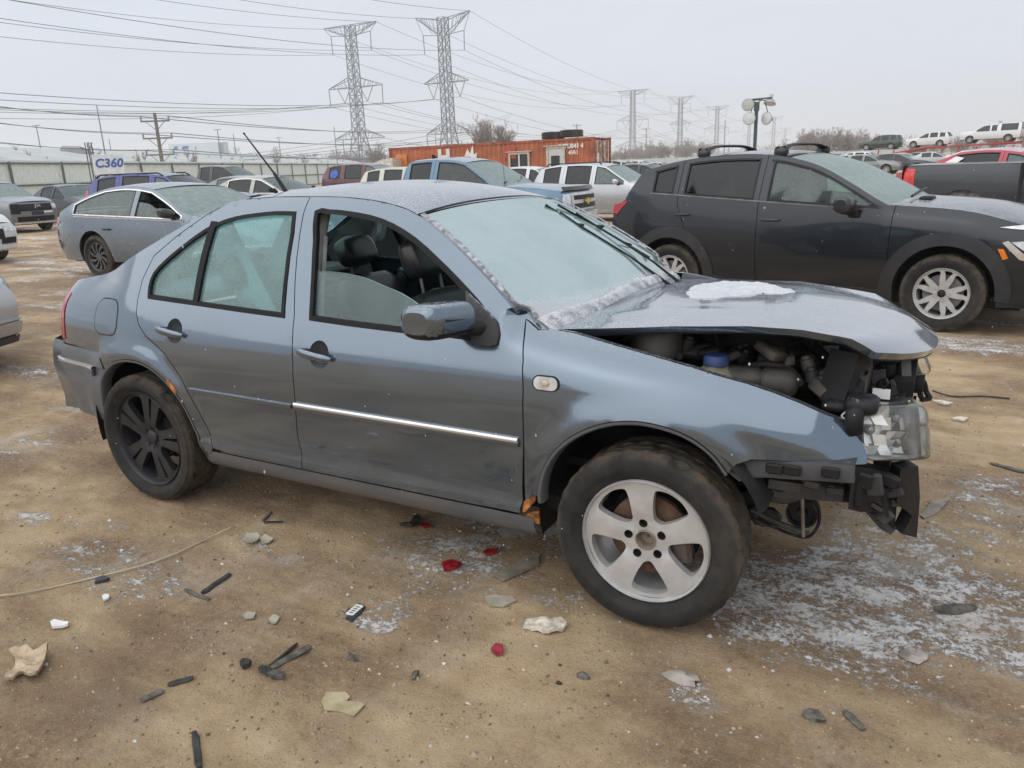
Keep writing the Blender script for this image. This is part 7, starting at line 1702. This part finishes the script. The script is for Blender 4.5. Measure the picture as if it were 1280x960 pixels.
mb = MB(); mb.tube(cat_rom([A+Vector((-.4, -.1, .01)), A+Vector((0, 0, .012)), B+Vector((0, 0, .01)), gp(210, 698)+Vector((0, 0, .012)), C2+Vector((0, 0, .02))], 6), .0035, 6); tag(mb.obj('thin_rod', flat('bleached_rod', (.50, .42, .30), .7, var=.2), None, 60), 'long thin bleached rod lying across the ground at left', 'rod')
stick('rubber_strip', (253, 743), (288, 719), .028, .014, SCR, 'black rubber strip, upper arm of the T-shaped pair left of centre', 'strip', 3); stick('rubber_strip', (231, 738), (262, 751), .016, .010, SCR2, 'thin grey strip crossing under the black rubber strip', 'strip', 4)
stick('rubber_strip', (330, 842), (372, 807), .013, .016, SCR, 'thin black strip, upper one of the bundle in the lower left', 'strip', 5); stick('rubber_strip', (338, 838), (388, 810), .030, .016, SCR2, 'broad grey strip, lower one of the bundle in the lower left', 'strip', 6); stick('rubber_strip', (326, 838), (338, 845), .030, .024, SCR, 'stubby black block joining the strip bundle', 'strip', 7)
slab('torn_bit', [(335, 846), (344, 842), (356, 845), (356, 850), (340, 850)], .014, SCR2, 'torn pale-edged bit at the foot of the strip bundle', 'scrap', 0, 8, bumpy=.08)
stick('rubber_strip', (176, 878), (204, 865), .026, .014, SCR2, 'bent grey strip with a pale edge in the lower left', 'strip', 9); stick('rubber_strip', (210, 858), (242, 849), .024, .012, SCR, 'dark strip just right of the bent grey strip', 'strip', 10)
stick('rubber_strip', (243, 917), (250, 962), .022, .014, SCR, 'black strip cut by the bottom edge of the photo', 'strip', 11)
slab('milky_plastic', [(304, 675), (309, 669), (322, 667), (326, 672), (322, 680), (311, 683)], .006, CLP, 'milky plastic piece lying before the middle of the sill, left of two', 'scrap', .12, 12, bumpy=.05); slab('milky_plastic', [(325, 675), (332, 671), (343, 675), (338, 681), (328, 683)], .006, CLP, 'milky plastic piece lying before the middle of the sill, right of two', 'scrap', .12, 13, bumpy=.05)
slab('yellowed_sheet', [(402, 881), (409, 870), (432, 869), (438, 874), (433, 879), (448, 880), (456, 884), (443, 898), (425, 891), (406, 890)], .004, YEP, 'yellowed clear sheet with torn edges at the bottom', 'sheet', .03, 14)
lab_ = slab('number_label', [(432, 775), (449, 757), (457, 761), (440, 779)], .007, flat('label_black', (.05, .055, .06), .5), 'black label strip printed with white zeros on the ground', 'label', .02, 15)
pA, pB = gp(435, 774), gp(453, 759); dv = (pB-pA); Lz = dv.length; aa = math.atan2(dv.y, dv.x); cen = (pA+pB)/2
text_mesh('00000', Lz*.34, Matrix.Translation((cen.x, cen.y, cen.z+.0135)) @ Matrix.Rotation(aa, 4, 'Z') @ Matrix.Diagonal((.88, 1.25, 1, 1)), .0006, WHITE, 'printed_zeros', None, .004); bpy.data.objects['printed_zeros'].parent = lab_
slab('red_shard', [(552, 707), (566, 703), (578, 708), (570, 714), (555, 717)], .012, REDP, 'bright red plastic shard below the front door, largest of the red ones', 'shard', 0, 16, bumpy=.10); slab('red_shard', [(604, 693), (610, 689), (623, 688), (622, 692), (608, 696)], .010, REDP, 'red plastic shard close behind the front tyre', 'shard', 0, 17, bumpy=.08)
slab('red_shard', [(614, 817), (620, 810), (629, 811), (629, 820), (620, 822)], .014, flat('pinkish_red', (.30, .03, .05), .6, var=.4, vscale=50), 'crumpled pinkish red shard in the open ground before the front wheel', 'shard', 0, 18, bumpy=.2)
slab('grey_plate', [(616, 722), (622, 718), (658, 697), (674, 694), (674, 708), (630, 729)], .005, GRP, 'flat grey plate lying right behind the front tyre', 'plate', .02, 19); slab('milky_plate', [(606, 750), (618, 747), (640, 748), (645, 753), (630, 760), (612, 760)], .007, CLP, 'pale rounded plate in front of the grey plate', 'plate', .03, 20)
slab('paper_wad', [(654, 788), (658, 779), (680, 777), (690, 778), (702, 776), (709, 784), (703, 791), (686, 795), (672, 791)], .012, DIRTY, 'dirty white paper wad left of the front tyre', 'paper', 0, 21, bumpy=.14)
slab('dark_scrap', [(500, 660), (512, 657), (519, 648), (526, 650), (523, 658), (515, 663)], .014, SCR, 'ragged black scrap under the front door', 'scrap', 0, 22, bumpy=.25); slab('red_shard', [(525, 658), (532, 656), (540, 660), (530, 662)], .01, REDP, 'dull red bit beside the ragged black scrap', 'shard', 0, 23)
stick('dark_stick', (329, 653), (339, 642), .018, .010, SCR2, 'small upright dark sliver of the pair under the rear door', 'stick', 24); stick('dark_stick', (330, 655), (354, 653), .018, .010, SCR, 'flat dark sliver of the pair under the rear door', 'stick', 25)
slab('milky_plastic', [(304, 771), (310, 767), (320, 768), (318, 775), (306, 776)], .006, CLP, 'pale flat flake left of the black strip bundle, upper one', 'scrap', .05, 26); slab('milky_plastic', [(336, 776), (343, 771), (350, 774), (346, 781), (340, 782)], .006, CLP, 'pale flat flake straight above the strip bundle', 'scrap', .05, 27)
chunk('dark_lump', (440, 824), (.035, .020, .016), SCR2, 'small grey lump right of the strip bundle', 'lump', 3); chunk('dark_lump', (519, 847), (.016, .028, .014), SCR2, 'small upright dark lump at the bottom centre', 'lump', 5); chunk('dark_lump', (729, 846), (.035, .02, .012), SCR2, 'flat dark lump below the paper wad', 'lump', 7); chunk('dark_lump', (698, 855), (.018, .008, .008), SCR, 'tiny black lump below the paper wad', 'lump', 9)
slab('torn_bit', [(300, 832), (305, 828), (315, 831), (312, 836), (304, 838)], .016, SCR, 'little black torn bit left of the strip bundle', 'scrap', 0, 28, bumpy=.1)
slab('wood_scrap', [(1166, 764), (1180, 760), (1215, 760), (1221, 764), (1200, 769), (1174, 769)], .012, SCR2, 'dark flat wood scrap lying on the snowy ground at right', 'scrap', 0, 29); stick('dark_stick', (1056, 890), (1079, 914), .026, .012, SCR2, 'dark stick at the lower right', 'stick', 30)
chunk('dark_lump', (1019, 899), (.045, .03, .02), SCR2, 'ragged dark lump left of the stick at lower right', 'lump', 11); chunk('ice_lump', (852, 847), (.075, .05, .010), ICE, 'grey ice lump before the front wheel', 'ice', 13); chunk('ice_lump', (1145, 821), (.065, .055, .014), ICE, 'grey ice lump at the right beside the snow', 'ice', 15)
slab('grey_sheet', [(1150, 646), (1166, 628), (1188, 626), (1170, 644), (1155, 650)], .006, GRP, 'grey plastic sheet lying beyond the torn plastic flap', 'sheet', .02, 31); slab('white_scrap', [(1188, 526), (1198, 523), (1210, 525), (1204, 529)], .01, DIRTY, 'off-white scrap on the ground right of the headlight', 'scrap', 0, 32)
slab('white_scrap', [(1165, 503), (1178, 503), (1191, 506), (1180, 509)], .01, DIRTY, 'thin pale scrap close to the right headlight', 'scrap', 0, 33); A, B = gp(1120, 497), gp(1275, 503)
mb = MB(); mb.tube(cat_rom([gp(1165, 492)+Vector((0, 0, .02)), gp(1190, 497)+Vector((0, 0, .01)), gp(1230, 498)+Vector((0, 0, .012)), gp(1262, 500)+Vector((0, 0, .01))], 5), .006, 5); tag(mb.obj('loose_cable', SCR, None, 60), 'thin black cable lying on the ground right of the headlight', 'cable')
stick('dark_stick', (1238, 580), (1282, 592), .03, .012, SCR2, 'dark stick near the right edge beyond the nose', 'stick', 34); stick('twig', (1010, 648), (1130, 690), .008, .006, flat('dry_twig', (.30, .24, .17), .9), 'dry twig under the torn front corner', 'twig', 35, .3)
slab('silver_foil', [(426, 786-22), (430, 762), (437, 760), (433, 766)], .004, GRP, 'tiny grey flake beside the printed label', 'flake', 0, 36)
for k, (px, py) in enumerate(((410, 677), (441, 672), (278, 705), (268, 699), (555, 830), (545, 802), (500, 813), (462, 838), (283, 780), (280, 818), (440, 735), (535, 712), (760, 870), (655, 838), (585, 880), (700, 832))):
    chunk('pale_pebble' if k % 3 else 'dark_pebble', (px, py), (.008+.003*(k % 3), .007, .005), DIRTY if k % 3 else SCR2, 'small pale stone chip lying loose on the mud' if k % 3 else 'small dark stone chip lying loose on the mud', 'stone', 40+k, 'pale stone chips' if k % 3 else 'dark stone chips')
# gravel: nobody could count it
r3 = random.Random(11); GV = []
for k in range(16000):
    u = r3.random()**1.6; D_ = .9+u*7.5; a = CAM[3]+r3.uniform(-.72, .72); x, y = CO[0]-math.sin(a)*D_, CO[1]+math.cos(a)*D_; GV.append((x, y, abs(r3.gauss(0, 1))*.0030+.0018))
xs_ = np.array([g_[0] for g_ in GV]); ys_ = np.array([g_[1] for g_ in GV]); hs_ = ground_h(xs_[None, :], ys_[None, :])[0]
for nm, mt_, sel in (('gravel', flat('tan_gravel', (.34, .27, .19), .9, var=.35, vscale=40), 0), ('dark_grit', flat('dark_grit', (.19, .14, .095), .9, var=.4, vscale=40), 1), ('snow_crumbs', SNOW, 2)):
    mb = MB()
    for i, (x, y, s_) in enumerate(GV):
        if (i % 5 in (0, 1), i % 5 in (2, 3), i % 5 == 4)[sel]:
            if sel == 2 and not any(((x-a)/b_)**2+((y-b)/c_)**2 < 1.3 for a, b, b_, c_, _ in SNOWSPOTS) and r3.random() > .10: continue
            h = hs_[i]; q_ = [(x+s_*r3.uniform(.6, 1.3)*dx, y+s_*r3.uniform(.6, 1.3)*dy, h+s_*dz) for dx, dy, dz in ((1, 0, 0), (0, 1, .1), (-1, 0, 0), (0, -1, .05), (.1, .1, .9))]
            mb.add(q_, [(0, 1, 4), (1, 2, 4), (2, 3, 4), (3, 0, 4)])
    tag(mb.obj(nm, mt_), {'gravel': 'loose tan gravel scattered over the mud', 'dark_grit': 'dark grit scattered over the mud', 'snow_crumbs': 'crumbs of snow on the crusted patches'}[nm], nm.replace('_', ' '), kind='stuff')
# falling snow
mb = MB()
for k in range(520):
    D_ = 1.2+r3.random()**1.3*14; a = CAM[3]+r3.uniform(-.70, .70); z = r3.uniform(.05, 1.45); x, y = CO[0]-math.sin(a)*D_, CO[1]+math.cos(a)*D_
    if abs(y) < .95 and -3.4 < x < .8 and z < 1.5: continue
    s_ = r3.uniform(.0011, .0024)*min(1.6, max(1, D_/4)); mb.add([(x+s_, y, z), (x, y+s_, z), (x-s_, y, z), (x, y-s_, z), (x, y, z+s_*1.6), (x, y, z-s_*1.6)], [(0, 1, 4), (1, 2, 4), (2, 3, 4), (3, 0, 4), (1, 0, 5), (2, 1, 5), (3, 2, 5), (0, 3, 5)])
tag(mb.obj('falling_snow', SNOW), 'sparse snowflakes drifting through the air', 'snow', kind='stuff')
# the grey air
hz = MB(); hz.box((-100, 500, 25), (2900, 2040, 54)); ho = hz.obj('haze', None); tag(ho, 'thin grey winter haze over the yard', 'haze', kind='stuff')
hm = bpy.data.materials.new('haze_air'); hm.use_nodes = True; t = hm.node_tree; t.nodes.clear(); oo = t.nodes.new('ShaderNodeOutputMaterial'); pv = t.nodes.new('ShaderNodeVolumePrincipled')
pv.inputs['Color'].default_value = (.97, .98, .995, 1); pv.inputs['Density'].default_value = .0007; pv.inputs['Anisotropy'].default_value = .2; t.links.new(pv.outputs[0], oo.inputs['Volume']); ho.data.materials.append(hm)
